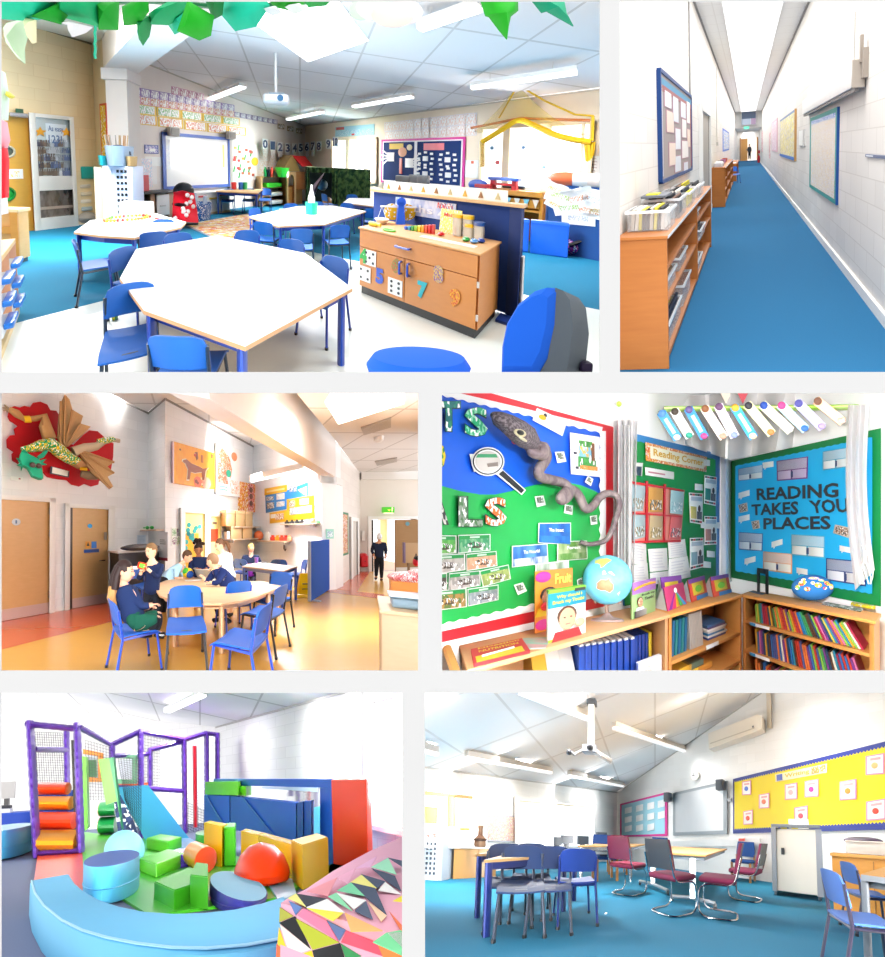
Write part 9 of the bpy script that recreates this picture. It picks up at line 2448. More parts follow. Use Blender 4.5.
 prof=[(.02,0),(0,.02),(0,zs-.03),(.04,zs-.004),(.09,zs),(.91,zs),(.96,zs-.004),(1,zs-.03),(1,.02),(.98,0)]
 vs=[p for f,z in prof for p in ringrow(f,z)]
 fs=[(j*k_+i,j*k_+i+1,(j+1)*k_+i+1,(j+1)*k_+i)for j in range(len(prof)-1)for i in range(k_-1)]
 fs+=[tuple(j*k_ for j in range(len(prof))),tuple(j*k_+k_-1 for j in reversed(range(len(prof))))]
 P(n,'foam',MB().add(vs,fs),RM('6abce4',.6),ang=60)
 P(n,'piping',Tu([Vec(p)+Vec((0,0,.002))for p in ringrow(.035,zs-.004)],.008,6),'a5daf2')
 drum(4,856,46,827,RM('4fb4e0',.3),RM('8fd4f0',.3),'pale blue drum cut by the picture edge beside the steps')
 q=R.z(-8,838)
 n=T(R,'computer_desk','dark blue fronted desk with a monitor at the picture edge','desk',(q.x,q.y+.3,0))
 w_=R.y(31,830,q.y+.3).x-q.x;z=zat(R,10,814,q.y+.3)
 P(n,'front',Bx(-.3,0,0,w_,.04,z),'1f3f9a');P(n,'top',Bx(-.3,0,z,w_,.4,z+.03),'24479f')
 q2=R.y(6,805,q.y+.5)
 n=T(R,'monitor','grey flat monitor standing on the blue fronted desk','monitor',(q2.x,q.y+.5,z+.031))
 zz=zat(R,5,782,q.y+.5)-z-.03
 P(n,'screen',Bx(-.3,0,zz*.45,.22,.03,zz),'b0aca8');P(n,'stand',Bx(-.06,0,0,.06,.05,zz*.45),'5a5856')
 n=T(R,'printer','small black and white printer below the monitor','printer',(q2.x+.02,q.y+.36,z+.031))
 P(n,'body',Bx(-.2,0,0,.2,.1,.11),'dcd9d6');P(n,'dark_lid',Bx(-.2,.0,.111,.19,.1,.2,.02),'3a3a3e')
 zt=.62
 E=R.z(282,902,zt);Fp=R.z(413,942,zt);Gp=R.z(402,838,.78);Hp=R.z(415,836,.8)
 c=Vec((E.x,E.y,0))
 n=T(R,'patterned_bolster','large bolster covered in black, pink, green and yellow triangles','cushion',c)
 ft=lambda u,v,zz:R.z(u,v,zz)-c
 top=[ft(281,903,zt),ft(288,898,zt),ft(306,889,zt+.01),ft(333,871,zt+.04),ft(370,851,zt+.08),ft(402,837,.74),ft(425,830,.76),ft(425,948,zt),ft(402,937,zt)]
 base=[Vec((p.x*1.0-.02,p.y,0))for p in top]
 P(n,'cover',MB().add(top+base,[tuple(range(9)),tuple(reversed(range(9,18)))]+[(i,(i+1)%9,9+(i+1)%9,9+i)for i in range(9)]),RM('e8aabe',.8))
 fa,fb=top[0],top[8]
 fd=(fb-fa);nrm=Vec((fd.y,-fd.x,0)).normalized()
 if nrm.y>0:
  nrm=-nrm
 def tri(px,c_,topface):
  pts=[]
  for u,v in px:
   if topface:
    zz=zt+.012+max(0,(905-v))*.0021
    pts.append(ft(u,v,min(zz,.79)))
   else:
    q=R.plane(u,v,c+fa,nrm)-c;pts.append(q+nrm*.004)
  if not topface:
   P(n,'patch',Xt(pts,nrm*-.003),mat(c_,rough=.8))
  else:
   P(n,'patch',Xt(pts,(0,0,.003)),mat(c_,rough=.8))
 sc=lambda L:[(270+x/6.556,820+y/6.556)for x,y in L]
 for L,c_,tf in(([(170,485),(375,520),(235,570)],'3c3f4c',1),([(375,520),(490,610),(240,575)],'f8f8f4',1),([(245,580),(480,612),(415,665)],'f8ec4a',1),([(120,515),(170,485),(235,570)],'f6ee8a',1),([(380,505),(435,480),(540,600)],'8fe0b0',1),([(435,480),(630,530),(550,590)],'f6faf6',1),([(440,465),(530,412),(620,500)],'7fd8a8',1),([(530,412),(690,450),(765,625),(640,520)],'46536a',1),([(555,600),(630,535),(675,655)],'4a5a72',1),([(640,535),(765,630),(730,670)],'f4cfa8',1),([(595,357),(755,405),(705,452)],'46536a',1),([(530,410),(600,362),(700,450)],'f4ec8a',1),([(665,318),(820,370),(862,470),(760,400)],'46536a',1),([(755,410),(860,490),(710,465)],'f4f4f0',1),([(745,570),(865,500),(865,600)],'f6e43a',1),([(775,250),(870,270),(870,310)],'46536a',1),([(665,310),(775,250),(830,360)],'a5ecc4',1),([(780,600),(870,700),(870,745)],'e8703a',1),([(240,470),(440,380),(380,500)],'f2a0a8',1),([(440,380),(560,320),(510,420)],'f4b4cc',1),([(560,320),(700,240),(660,310)],'f0b8d8',1),([(675,805),(760,745),(865,725),(865,890)],'6fcf90',1),([(770,745),(865,740),(865,840)],'f6f6f2',1),([(490,610),(740,730),(530,735)],'f6b46a',1),([(62,672),(165,630),(270,845)],'101014',0),([(165,640),(455,800),(280,848)],'b0b82a',0),([(65,680),(270,845),(135,890)],'eadfd2',0),([(65,570),(155,628),(62,668)],'a8a83a',0),([(125,528),(210,570),(168,622)],'5a78b0',0),([(180,622),(220,578),(370,655),(450,795)],'ee7a9a',0),([(372,655),(495,718),(455,790)],'5a6fa0',0),([(500,722),(700,800),(740,890),(465,798)],'e0506a',0),([(278,852),(460,805),(495,915),(295,920)],'101014',0),([(465,808),(600,890),(500,920)],'2a8a4a',0),([(60,700),(130,890),(50,810)],'f8c81f',0),([(140,895),(275,852),(295,920)],'f8c81f',0),([(45,810),(130,895),(40,920)],'ee6a3a',0),([(700,800),(865,890),(865,930),(740,895)],'f0803a',0)):
  tri(sc(L),c_,tf)
 return R
R5=softplay()
# ================================================================== the room with the yellow board
P6L=1.8
def meeting():
 R=Room((425,693,885,957),(655,835.5),249,.96,.5)
 C=R.z(617,860.5)
 WL=Wall(R,R.z(415,878),C);WR_=Wall(R,C,R.z(900,900.5))
 wm=mat('f6f3ee','block',rough=.8,h2='f0ece6')
 A,B,D=(w.pt(*w.at(u,v))for w,u,v in((WL,426,767),(WL,616,792),(WR_,760,693.5)))
 cn=(B-A).cross(D-A).normalized()
 onc=lambda u,v,d=0.:R.plane(u,v,A-Vec((0,0,d)),cn)
 cz=lambda w,a:A.z-(cn.x*(w.pt(a,0).x-A.x)+cn.y*(w.pt(a,0).y-A.y))/cn.z
 for w,nm in((WL,'wall_left'),(WR_,'wall_right')):
  ST(R,nm,wall_face(MB(),w,[(0,0),(w.len,0),(w.len,cz(w,w.len)),(0,cz(w,0))]),wm)
 cp=[onc(u,v)for u,v in((410,765),(617,792.2),(765,690),(800,660),(410,660))]
 ST(R,'ceiling',face(MB(),cp,[(p.x,p.y)for p in cp]),mat('f2f0ee','tile',rough=.9,h2='dcd8d4',scale=1.2))
 ST(R,'floor',floor_mb([R.z(405,878.5),R.z(617,860),R.z(910,901),R.z(910,985),R.z(405,985)]),mat('0f7492','carpet',rough=.95,h2='0b6080',scale=60.))
 for w in(WL,WR_):
  ST(R,'trim_1',Xt([w.pt(0,cz(w,0)-.03,.02),w.pt(w.len,cz(w,w.len)-.03,.02),w.pt(w.len,cz(w,w.len),.02),w.pt(0,cz(w,0),.02)],w.n*.02),'b8b2ac')
 def win(px,bars,lab):
  n=Wn(WL,(px[0]+px[2])/2,(px[1]+px[3])/2,'window_1',lab,'window');n.o['kind']='structure'
  u0,v0,u1,v1=px
  s_=.1*(u1-u0)
  v2=v0+.1*(u1-u0)
  Wq(n,[(u0,v0),(u1,v2),(u1,v1),(u0,v1)],mat('ffffff',emit=1.3),'pane',.02)
  for b,c_ in bars:
   Wq(n,b,c_,'frame',.06,.05)
  a,z=WL.at((u0+u1)/2,(v0+v1)/2)
  lamp(R,WL.pt(a,z,.15),(2.,1.2/1.),130*P6L,aim=WL.pt(a,z-.3,3),name='window_daylight')
 win((425,791,487,848),[([(415,790),(473,796),(473,799),(415,794)],'d9963a'),([(449,795),(455,795.5),(455,846),(449,846)],'dc9c42'),([(440,828),(470,828),(470,830.5),(440,830)],'e8b84a'),([(480,796),(486,796.5),(486,847),(480,847)],'f0e8dc'),([(415,845),(488,846),(488,849),(415,850)],'f2ece4')],'bright window with a wooden cross bar at the picture edge')
 win((517,798,597,846),[([(515,796),(597,804),(597,806),(515,799)],'f6f2ec'),([(515,798),(518,798),(518,846),(515,846)],'f6f2ec'),([(594,804),(597,804),(597,846),(594,846)],'f6f2ec'),([(520,800),(590,806.5),(590,808),(520,802)],'e8dcc0')],'wide blown out window behind the classroom tables')
 a,z=WL.at(428,815)
 S(R,'yellow_note','small yellow paper stuck on the first window','paper',Bx(-.12,0,-.15,.12,.01,.15),'f0dc1f',WL.pt(a,z,.08),WL.rz)
 q=Qd(WL,[(486,813.5),(516.5,816),(516.5,842.5),(486,841)],'dotted_poster','pink and orange dotted poster between the two windows','poster','c9c4d0',th=.02)
 qp(q,.04,.05,.97,.95,PT('f0d8a8','e890a8',12.),'print')
 q=Qd(WR_,[(620,804),(667,792),(667,836),(620,837)],'planning_board','pale blue board with a pink edge and white cards near the corner','board','e8409a',th=.03)
 qp(q,.04,.05,.96,.95,'a9dcea','paper')
 for i in range(11):
  x,y=(.1,.34,.58,.8)[i%4],.16+.27*(i//4)
  n_=Qd(WR_,[q.f(0,0)]*0 or[(620+47*x,804-12*x+(33+11*x)*y),(620+47*(x+.15),804-12*(x+.15)+(33+11*x)*y),(620+47*(x+.15),804-12*(x+.15)+(33+11*x)*(y+.17)),(620+47*x,804-12*x+(33+11*x)*(y+.17))],'white_card','small white card on the pale blue planning board','card',PAPER,'white cards on the planning board',.004,.045)
 q=Qd(WR_,[(673,793),(727,780.5),(727,834),(673,835.5)],'whiteboard','wall whiteboard in a grey frame between two small speakers','whiteboard',RM('9aa0a4',.4),th=.05)
 qp(q,.05,.06,.94,.93,RM('f4f4f4',.25),'surface')
 for u,v,lab in((670.5,798,'small dark speaker on the corner side of the whiteboard'),(722.5,786,'small dark speaker at the upper near corner of the whiteboard')):
  a,z=WR_.at(u,v)
  n=T(R,'wall_speaker',lab,'speaker',WR_.pt(a,z),WR_.rz);P(n,'housing',Bx(-.1,-.25,-.14,.1,-.06,.14,.02),'5a5e64');P(n,'grille',Bx(-.08,-.26,-.11,.08,-.25,.11),'3a3d42')
 a,z=WR_.at(695,776)
 n=T(R,'wall_clock','round white clock on the wall above the whiteboard','clock',WR_.pt(a,z),WR_.rz)
 P(n,'case',Cy((0,-.06,0),(0,0,0),.15,n=24),'efe8de');P(n,'face',Cy((0,-.066,0),(0,-.06,0),.12,n=24),'f8f4ee');P(n,'hands',Bx(-.008,-.072,-.02,.008,-.066,.08).box(-.06,-.072,-.01,.02,-.066,.01),'5a544e')
 a,z=WR_.at(730,800)
 S(R,'light_switch','small round grey knob beside the yellow board','switch',Cy((0,-.06,0),(0,0,0),.06,n=14),'a8a8aa',WR_.pt(a,z),WR_.rz)
 q=Qd(WR_,[(733,779),(905,736.5),(905,829),(733,833.5)],'yellow_board','long yellow display board with a navy scalloped border','board','2a3a8f',th=.03)
 qp(q,.012,.05,1,.93,'f6dc0a','yellow_paper')
 for y,t in((.03,.075),(.95,.91)):
  P(q,'scalloped_edge',Xt([q.f(0,y,.007)]+[q.f((i+.5*j)/60,t if j else y+(t-y)*.4,.007)for i in range(60)for j in(0,1)]+[q.f(1,y,.007)],(0,.003,0)),'2f3f9a')
 b=Qd(WR_,[(775,774.5),(827,763.5),(827,772.5),(775.5,782)],'board_banner','cream title banner on the yellow board','banner','f6ecc4',th=.004,off=.04)
 qp(b,.03,.1,.15,.9,'5a6ab8','blue_drop');qp(b,.72,.1,.97,.85,PT('d9a83a','e07a3a',9.),'picture');qt(b,'Writing',.2,.2,.68,.85,'d9b84a')
 for i,(u,v,w_,h_,c_)in enumerate(((746.5,788,9,14,'5a7ac8'),(764,801,10.5,14.5,'e07a5a'),(791,791.5,12.5,16,'e8b8b8'),(811.5,788.5,14,17,'b83a9a'),(848,790,17,19.5,'e89a3a'),(875,764.5,19,20,'e8c07a'),(876,810,20,20,'e0503a'),(748,817.5,9.5,14,'e8502a'),(801,815,13.5,17,'d84a5a'))):
  s_=.5*w_;t=-.17
  n=Qd(WR_,[(u-s_,v-h_/2-t*s_),(u+s_,v-h_/2+t*s_),(u+s_,v+h_/2+t*s_*.4),(u-s_,v+h_/2-t*s_*.4)],'writing_sheet',('pink edged sheet with a blue drop nearest the whiteboard','pink edged sheet with a small red and blue picture, second from the whiteboard','pink edged sheet with pale print under the title banner','pink edged sheet with a purple picture under the banner end','large pink edged sheet with a rainbow pencil picture','large pink edged sheet high at the picture edge','pink edged sheet with a red bar at the picture edge','pink edged sheet with an orange flower at the lower near corner','pink edged sheet with two flowers just above the trolley')[i],'sheet','e890b8',th=.004,off=.04)
  qp(n,.08,.06,.92,.94,'f8f2ea','paper');qp(n,.25,.16,.8,.28,'e8a8a8','title',.005);P(n,'picture',Bl(n.f(.48,.55,.005),(.05,.006,.06),12,8),c_)
 p0=WR_.at(709,743);p1=WR_.at(760,729.5)
 n=Wn(WR_,735,735,'air_conditioner','cream wall air conditioner high above the yellow board','air conditioner')
 cr=RM('f0e4d2',.4)
 def wbox(px,o,m,nm):
  Wq(n,px,m,nm,o,o*.95)
 wbox([(708,733.5),(757,714.5),(762,716),(762,728.5),(756,731.5),(709,749)],.32,cr,'body');Wq(n,[(710,743),(754,727.5),(754,728.6),(710,744)],'d0c2ae','louvre',.33,.02);Wq(n,[(752,726),(753.5,725.5),(753.5,727),(752,727.5)],'4a4a4e','sensor',.34,.02)
 S(R,'pipe_trunking','cream pipe trunking rising from the air conditioner','trunking',Bx(-.05,-.07,0,.05,0,1.6),'e6d8c4',WR_.pt(*WR_.at(770,729)),WR_.rz)
 n=Wn(WR_,700,842,'dado_trunking','white socket trunking along the wall under the boards','trunking')
 Wq(n,[(650,842),(760,838),(760,846),(650,847)],'f2efea','trunk',.06,.05);Wq(n,[(738.5,838.5),(744.5,838.3),(744.5,841),(738.5,841.2)],'e0402a','red_socket',.08,.02)
 def batten(p,q,c_,lab):
  a,b=onc(*p,.12),onc(*q,.12)
  Cb(R,a,b,lab,'ceiling fittings of the yellow board room',power=70*P6L,up=90*P6L,w=.12,h=.1,body=mat(c_),glow=.6)
 batten((520,690),(590,718),'e2d2bc','beige strip fitting passing behind the projector pole')
 batten((614,726.5),(684,750),'d9cab8','beige strip fitting between projector and sloping wall')
 batten((466,756),(551,771.5),'c2b9ae','grey strip fitting hung above the two windows')
 batten((569,774.5),(623,785.5),'c6bdb2','grey strip fitting nearest the corner')
 batten((415,747),(437,752.5),'c0b8ae','short end of a strip fitting at the picture edge')
 for u in(470,600,720):
  lamp(R,onc(u,690,.1),(.9,.04),170*P6L)  # added fill along the ceiling, hidden above the opening
 front_fill(R,520,685,200,520,860,4);front_fill(R,760,685,260,760,840,5)
 t=onc(592,700)
 zb=zat(R,592,748,t.y)
 n=T(R,'projector','grey projector arm hanging from the sloping ceiling','projector',(t.x,t.y,zb))
 P(n,'pole',Bx(-.05,-.05,0,.05,.05,t.z-zb),'cfc8c0');P(n,'black_collar',Bx(-.08,-.07,t.z-zb-.1,.08,.07,t.z-zb),BLACK);P(n,'head',Bx(-.15,-.08,-.1,.1,.1,.04,.02),'8a8c92');P(n,'lens',Bl((.0,-.1,-.02),.06,12,8),'2a2b30');P(n,'arm',Tu([(-.1,0,-.02),(-.28,-.1,-.16),(-.36,-.1,-.1)],.03),'b0aca8');P(n,'side_unit',Tu([(.05,0,-.05),(.2,0,-.14),(.34,.1,-.2)],.05,8),'c9c4bc');P(n,'dark_tip',Bl((-.37,-.1,-.12),(.06,.05,.05),10,8),'33343a')
 p=R.z(412,879);w_=R.y(438,879,p.y).x-p.x;z=zat(R,430,825.5,p.y)
 n=T(R,'steel_cabinet','grey punched steel cabinet at the picture edge under the window','cabinet',p)
 P(n,'body',Bx(0,0,0,w_,.4,z),'dde2e8')
 for i in range(3):
  for j in range(7):
   P(n,'punched_hole',Bx(w_*(.5+.15*i),-.008,z*(.1+.09*j),w_*(.58+.15*i),0,z*(.15+.09*j)),'4a5058')
 P(n,'label',Bx(w_*.5,-.008,z*.78,w_*.85,0,z*.9),PT('d86a5a','eef0f2',12.));P(n,'side_edge',Bx(w_,0,0,w_+.06,.4,z),'a9b0b8')
 p,rz,w_=front(R,(453,879),(500,876.5));z=zat(R,470,847,p.y)
 n=T(R,'low_cupboard','wooden low cupboard with a white top under the first window','cupboard',p,rz)
 P(n,'body',Bx(0,0,0,w_*.9,.4,z-.04),'d9a05a');P(n,'top',Bx(-.7,-.02,z-.04,w_*1.3,.28,z),'f2ede6');P(n,'door_gap',Bx(w_*.5,-.004,.05,w_*.51,0,z-.06),'a87638')
 q=R.z(489,846.5,z)
 n=T(R,'clay_vase','brown bottle vase on the low cupboard between the windows','vase',(q.x,p.y+.1,z+.001),k=1.)
 s_=(R.y(490,826,p.y+.1).z-z)
 P(n,'vase',La([(.26*s_,0),(.3*s_,.1*s_),(.27*s_,.4*s_),(.12*s_,.56*s_),(.11*s_,.8*s_),(.14*s_,s_)],n=20),mat('6a4a38','cloud',h2='8a6a50'));P(n,'band',Tu([(.28*s_*cos(t),.28*s_*sin(t),.35*s_)for t in[2*PI*i/20 for i in range(20)]],.02,closed=True),'4a3428')
 wt=Wd('e0b070','d4a262');nb=RM('1c2c6e',.4)
 kw=dict(top=wt,edge=wt,legm=nb)
 Tb(R,[(474,854),(502,850.3),(577,848.8),(565,851.5)],.67,'rear of the two navy legged tables pushed together',[0,2,3],r=.028,group='navy legged tables',**kw)
 Tb(R,[(484,860),(503,855),(577,852),(566,854.8)],.67,'front of the two navy legged tables pushed together',[0,2,3],r=.032,group='navy legged tables',**kw)
 dk=RM('28395e',.55);fr=RM('3f4450',.35);fb=RM('1f2f6a',.35)
 Ch(R,522,884,519,906,'navy chair facing us in front of the two joined tables',s=1.,shell=dk,frame=fr)
 Ch(R,575,879,560,862,'navy chair with its back turned at the end of the joined tables',s=1.,shell=RM('243a80',.55),frame=fb)
 for u,v,lab in((508,846.5,'navy chair back showing behind the joined tables, nearest the cupboard'),(532,846,'navy chair back behind the joined tables, below the wide window'),(553,849,'dark chair back at the far end of the joined tables')):
  Ch(R,u,v,535,870 if v<870 else 846,lab,s=1.,z=.76 if v<870 else None,shell=RM('26355a',.55),frame=fr)
 Tb(R,[(578,845.6),(600,843.2),(648,844),(632,846)],.72,'wooden table with a pale top near the corner',[0,3],top=wt,edge=wt,legm=CHROME,r=.03)
 for u,v,w_,lab in((557,843,8,'squat brown grey monitor farthest along the window wall'),(566.5,841.5,12,'dark monitor below the wide window'),(582.5,842,11,'grey monitor beside the window post'),(601,838.5,10,'blue grey monitor nearest the corner')):
  a,z=WL.back(u,v+6,.5);a1,z1=WL.back(u+w_/2,v-6,.5)
  n=T(R,'computer_monitor',lab,'monitor',WL.pt(a,z,.5),WL.rz)
  P(n,'screen',Bx(-(a1-a),-.04,.1,a1-a,0,z1-z),'4a525e');P(n,'stand',Bx(-.06,-.03,0,.06,.05,.1),'33373e')
 def cantilever(R,loc,deg,label,s=1.,fab='6a1a3a',back='2a2a30',wood=None,group=None):
  n=T(R,'conference_chair',label,'chair',loc,rads(deg),group)
  f=mat(fab,rough=.9);fm=wood or mat('b9bcc2',rough=.15,metal=1.)
  P(n,'seat',Bx(-.23,-.23,.42,.23,.22,.5,.035,3),f)
  bk=lambda u,v:((u-.5)*.44*(1-.12*v*v),.24+.07*v-.03*cos((u-.5)*2),.56+.36*v)
  P(n,'back_pad',MB().sheet(bk,8,6,(0,-.03,0)),f);P(n,'back_shell',MB().sheet(lambda u,v:Vec(bk(u,v))+Vec((0,.004,0)),8,6,(0,.015,0)),back)
  if wood:
   for x,y in((-.21,-.2),(.21,-.2),(-.21,.22),(.21,.22)):
    P(n,'leg',Bx(x-.022,y-.022,0,x+.022,y+.022,.44 if y<0 else .6),fm)
  else:
   P(n,'frame',Tu(arc_pts([(-.22,.28,.75),(-.22,.2,.41),(-.22,-.22,.41),(-.22,-.24,.013),(-.22,.22,.013),(.22,.22,.013),(.22,-.24,.013),(.22,-.22,.41),(.22,.2,.41),(.22,.28,.75)]),.013,8),fm)
  return n
 cc=lambda u,v,tu,tv,lab,**k_:Ch(R,u,v,tu,tv,lab,s=1.,z=None,make=lambda R,l,d,lb,s=1.,**kk:cantilever(R,l,d,lb,**kk),**k_)
 cc(672,877,700,874,'maroon cantilever chair with a black back at the near end of the wooden conference table')
 cc(719,880,690,877,'maroon cantilever chair facing the table, its black back nearest the trolley side')
 cc(746,872,712,868,'maroon cantilever chair behind the other one beside the trolley')
 ow=Wd('c98a4a','b97c3c')
 cc(628,866,660,862,'maroon chair on a chrome frame at the corner end of the conference table',fab='7a1f3a',back='7a1f3a')
 for u,v,fab,lab in((605,858,'1f3f7a','blue wooden legged chair near the monitors'),(617,855,'7a2440','maroon wooden legged chair behind the pale topped table'),(662,858,'1f4a8a','blue wooden legged chair behind the conference table below the whiteboard'),(743,862,'1f4a8a','blue wooden legged chair by the wall next to the trolley')):
  cc(u,v,640 if u<650 else 690,872,lab,fab=fab,back=fab,wood=ow)
 n=Tb(R,[(648,851.5),(672,846.3),(727,848.8),(706,855)],.72,'wooden conference table on grey flip legs',[],top=wt,edge='d9a05c',legm='9aa0a8',r=.03)
 for u0,v0,u1,v1,um,vm in((672,901,715,909,694,856),(640,885,668,895,652,853)):
  a,b=R.z(u0,v0)-n.loc,R.z(u1,v1)-n.loc
  m_=(a+b)/2
  gm=mat('aeb4ba',rough=.3,metal=.6)
  f=P(n,'foot',Tu([(a.x,a.y,.07),(m_.x,m_.y,.1),(b.x,b.y,.07)],.03),gm);P(n,'column',Bx(m_.x-.04,m_.y-.04,.1,m_.x+.04,m_.y+.04,.66),gm)
  for q in(a,b):
   P(n,'caster',Cy((q.x-.02,q.y,.038),(q.x+.02,q.y,.038),.036,n=12),'4a4e54',f)
 p,rz,w_=front(R,(774,895),(824,902));z=zat(R,776,829,p.y);dep=.55
 n=T(R,'laptop_trolley','grey steel laptop trolley on casters below the yellow board','trolley',p,rz)
 P(n,'body',Bx(.03,0,.09,w_-.02,dep,z),RM('c9c3b8',.4));P(n,'door',Bx(.06,-.02,.1,w_-.09,0,z-.03),RM('d4cdc0',.4));P(n,'corner_post',Bx(-.02,-.03,.08,.06,dep,z+.07),'868a90');P(n,'corner_post',Bx(w_-.09,-.035,.08,w_,dep,z+.01),'8f9298');P(n,'top_rail',Bx(-.02,-.03,z+.03,w_-.02,.03,z+.09,.01),'6f757c');P(n,'top_tray',Bx(0,.03,z,w_,dep,z+.02),'7f858c');P(n,'lock',Bx(.14,-.03,z*.62,.19,-.02,z*.72),'26282c');P(n,'side_grip',Bx(w_,dep*.35,z*.78,w_+.01,dep*.6,z*.84),'4a463e')
 for x,y in((.02,.03),(w_-.06,.03),(w_-.06,dep-.05),(.02,dep-.05)):
  P(n,'caster',Cy((x-.015,y,.042),(x+.03,y,.042),.042,n=14),RM('6a7076',.3))
 for x in(.14,.32):
  P(n,'yellow_label',Bx(x,-.0,z+.012,x+.1,.028,z+.028),'e8d81f')
 S(R,'paper_stack','white papers standing on the laptop trolley','paper',rot(Bx(0,0,0,.34,.02,.22),-20,'X'),PAPER,p+Vec((w_*.62,.35,z+.022)),rz)
 p,rz,w_=front(R,(834,912),(905,925));z=zat(R,834,853,p.y)
 n=T(R,'wooden_cupboard','orange wood cupboard behind the pale blue chairs','cupboard',p,rz)
 oc=Wd('d9953c','cc8630')
 P(n,'front',Bx(0,0,0,w_,.03,z-.04),oc);P(n,'top',Bx(-.02,-.03,z-.04,w_,.5,z),Wd('e0a04a','d4923c'));P(n,'side',Bx(0,.03,0,.03,.5,z-.04),oc);P(n,'door_gap',Bx(w_*.62,-.004,.05,w_*.63,0,z-.08),'8a5a20')
 q=R.z(876,851,z)
 n=T(R,'clear_box','clear plastic box heaped with dark purple cloth on the wooden cupboard','box',p+Vec((w_*.42,.15,z+.001)),rz)
 P(n,'tub',Bx(0,0,0,.5,.3,.19,.01),mat('d8d2c8',rough=.2,alpha=.55));P(n,'cloth',Bl((.2,.15,.2),(.24,.14,.06),16,8),mat('3a2a3a','cloud',h2='5a3a5a'));P(n,'rim',Bx(-.01,-.01,.18,.51,.31,.195),'e8e4dc')
 Tb(R,[(861,874),(898,863),(915,867),(915,881)],.72,'wooden desk corner with a grey edge at the picture side',[0],top=Wd('e0a04a','d4923c'),edge='b8b8ba',legm='8a8c90',r=.03,th=.05)
 lb=RM('4a6fb4',.55);pf=RM('3a3446',.4)
 for(u,v),lab in(((868,920),'pale blue chair nearest us, turned to the desk at the picture edge'),((872,894),'pale blue chair behind the nearest one at the picture edge')):
  q=R.z(u,v,.43)
  Sc(R,(q.x,q.y,0),78,lab,s=.98,shell=lb,frame=pf)
 q=R.z(606,913.5)
 S(R,'paper_scrap','tiny white scrap of paper on the blue carpet','paper',Bx(-.012,-.03,0,.012,.03,.004),PAPER,q+Vec((0,0,.001)))
 return R
R6=meeting()
# ------------------------------------------------------------------ the mount, the camera, the daylight
def opening_board():
 bm=bmesh.new()
 xs=sorted({-60,0,402,418,425,442,600,620,885+60});ys=sorted({-60,0,372,393,671,693,957+60})
 mb=MB()
 th=.012
 holes=[r.rect for r in ROOMS]
 cells={}
 for i in range(len(xs)-1):
  for j in range(len(ys)-1):
   cx,cy=(xs[i]+xs[i+1])/2,(ys[j]+ys[j+1])/2
   cells[i,j]=not any(h[0]<=cx<=h[2]and h[1]<=cy<=h[3]for h in holes)
 idx,vs,fs={},[],[]
 def vid(i,j,back):
  if(i,j,back)not in idx:
   p=pix(xs[i],ys[j])*BOARD
   idx[i,j,back]=len(vs);vs.append((p.x,p.y+(th if back else 0),p.z))
  return idx[i,j,back]
 for(i,j),on in cells.items():
  if not on:
   continue
  q=[(i,j),(i+1,j),(i+1,j+1),(i,j+1)]
  fs.append([vid(a,b,False)for a,b in q]);fs.append([vid(a,b,True)for a,b in reversed(q)])
  for(a,b),nb in zip(((0,1),(1,2),(2,3),(3,0)),((i,j-1),(i+1,j),(i,j+1),(i-1,j))):
   if not cells.get(nb,False):
    fs.append([vid(*q[a],False),vid(*q[a],True),vid(*q[b],True),vid(*q[b],False)])
 mb.add(vs,fs)
 o=bpy.data.objects.new('wall_front',build('wall_front',mb,RM('c3c3c3',1.)))
 COL.objects.link(o);o['kind']='structure'
 return o
opening_board()
def add_baffle(a,b,far=26.):  # added sheets, unseen edge-on, stopping lamp light leaking between rooms
 p=[pix(*a)*(BOARD+.013),pix(*b)*(BOARD+.013),pix(*b)*far,pix(*a)*far]
 n=(p[1]-p[0]).cross(p[3]-p[0]).normalized()*.004
 o=bpy.data.objects.new('wall_partition',build('wall_partition',Xt([q-n*.5 for q in p],n),RM('f2f2f2',.9)))
 COL.objects.link(o);o['kind']='structure'
for a,b in(((-50,382.5),(935,382.5)),((-50,682),(935,682)),((610,-50),(610,382)),((430,383),(430,681.5)),((413.5,682.5),(413.5,1000))):
 add_baffle(a,b)
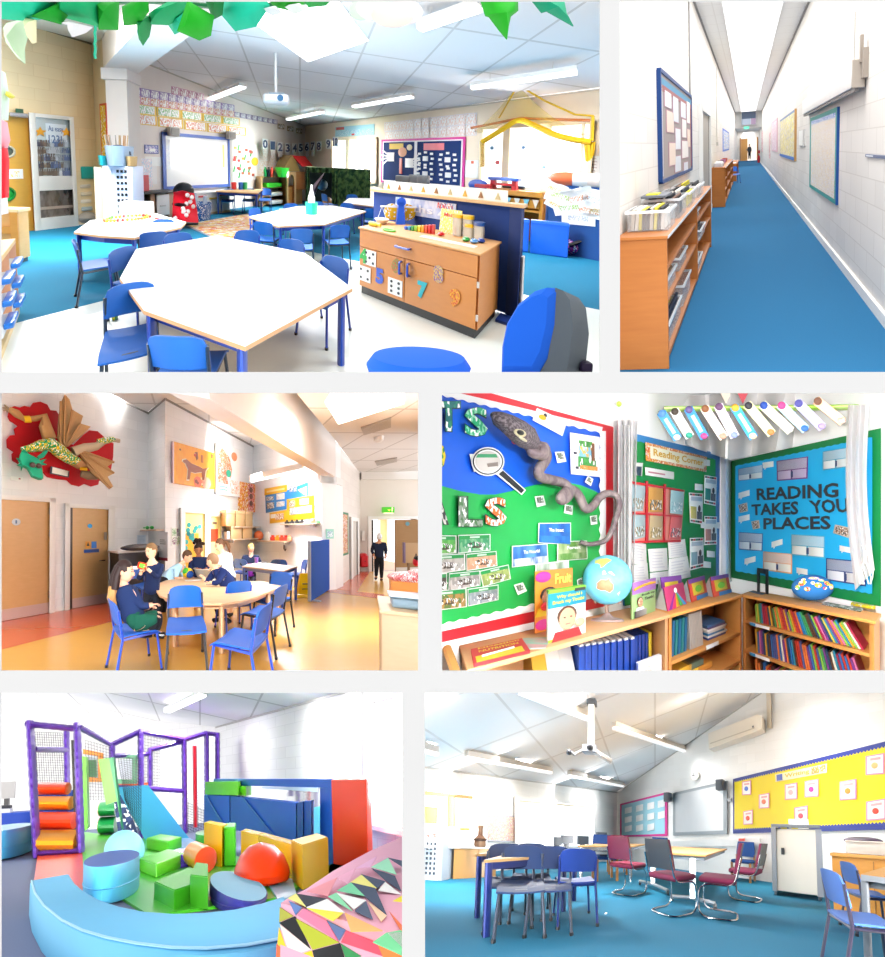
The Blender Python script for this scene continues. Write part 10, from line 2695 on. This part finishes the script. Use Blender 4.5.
def trim_rooms():
 bpy.context.view_layer.update()
 near={}
 gone=[]
 for o in list(SC.objects):
  if o.type!='MESH' or 'room_index' not in o:
   continue
  r=ROOMS[o['room_index']]
  x0,y0,x1,y1=r.rect
  x0-=9 if x0>0 else 40;y0-=9 if y0>0 else 40
  x1+=9 if x1<885 else 40;y1+=9 if y1<957 else 40
  M=o.matrix_world
  planes=[]
  for a,b in(((x0,y0),(x0,y1)),((x1,y1),(x1,y0)),((x0,y1),(x1,y1)),((x1,y0),(x0,y0))):
   planes.append((Vec((0,0,0)),pix(*b).cross(pix(*a)).normalized()))
  planes.append((Vec((0,BOARD+.03,0)),Vec((0,-1,0))))
  c=pix((x0+x1)/2,(y0+y1)/2)*9
  planes=[(p,n if(c-p).dot(n)<0 else-n)for p,n in planes]
  W=[M@v.co for v in o.data.vertices]
  cut=[pl for pl in planes if any((w-pl[0]).dot(pl[1])>1e-5 for w in W)]
  if not cut:
   continue
  Mi=M.inverted();Rt=M.to_3x3().transposed()
  bm=bmesh.new();bm.from_mesh(o.data)
  for p,n in cut:
   g=list(bm.verts)+list(bm.edges)+list(bm.faces)
   if not g:
    break
   bmesh.ops.bisect_plane(bm,geom=g,plane_co=Mi@p,plane_no=(Rt@n).normalized(),clear_outer=True)
  if not bm.faces:
   gone.append(o)
  else:
   bm.to_mesh(o.data)
  bm.free()
 for o in gone:
  for c in list(o.children):
   bpy.data.objects.remove(c)
  bpy.data.objects.remove(o)
trim_rooms()
for o in list(SC.objects):
 if 'room_index' in o:
  del o['room_index']
for o in[o for o in SC.objects if o.type=='EMPTY' and not o.children]:
 bpy.data.objects.remove(o)
cam=bpy.data.cameras.new('camera')
cam.sensor_fit='HORIZONTAL';cam.sensor_width=36.;cam.lens=FP/885*36.
cam.clip_start=.05;cam.clip_end=600.
co=bpy.data.objects.new('camera',cam);COL.objects.link(co)
co.location=(0,0,0);co.rotation_euler=(PI/2,0,0)
SC.camera=co
w=bpy.data.worlds.new('daylight');SC.world=w
w.use_nodes=True
bg=w.node_tree.nodes['Background']
bg.inputs['Color'].default_value=(1,1,1,1)
bg.inputs['Strength'].default_value=1.7
vs=SC.view_settings
vs.view_transform='Standard';vs.look='None';vs.gamma=1.;vs.exposure=0.;vs.use_curve_mapping=False
SC.cycles.use_denoising=True
SC.cycles.max_bounces=8
SC.cycles.sample_clamp_indirect=6.
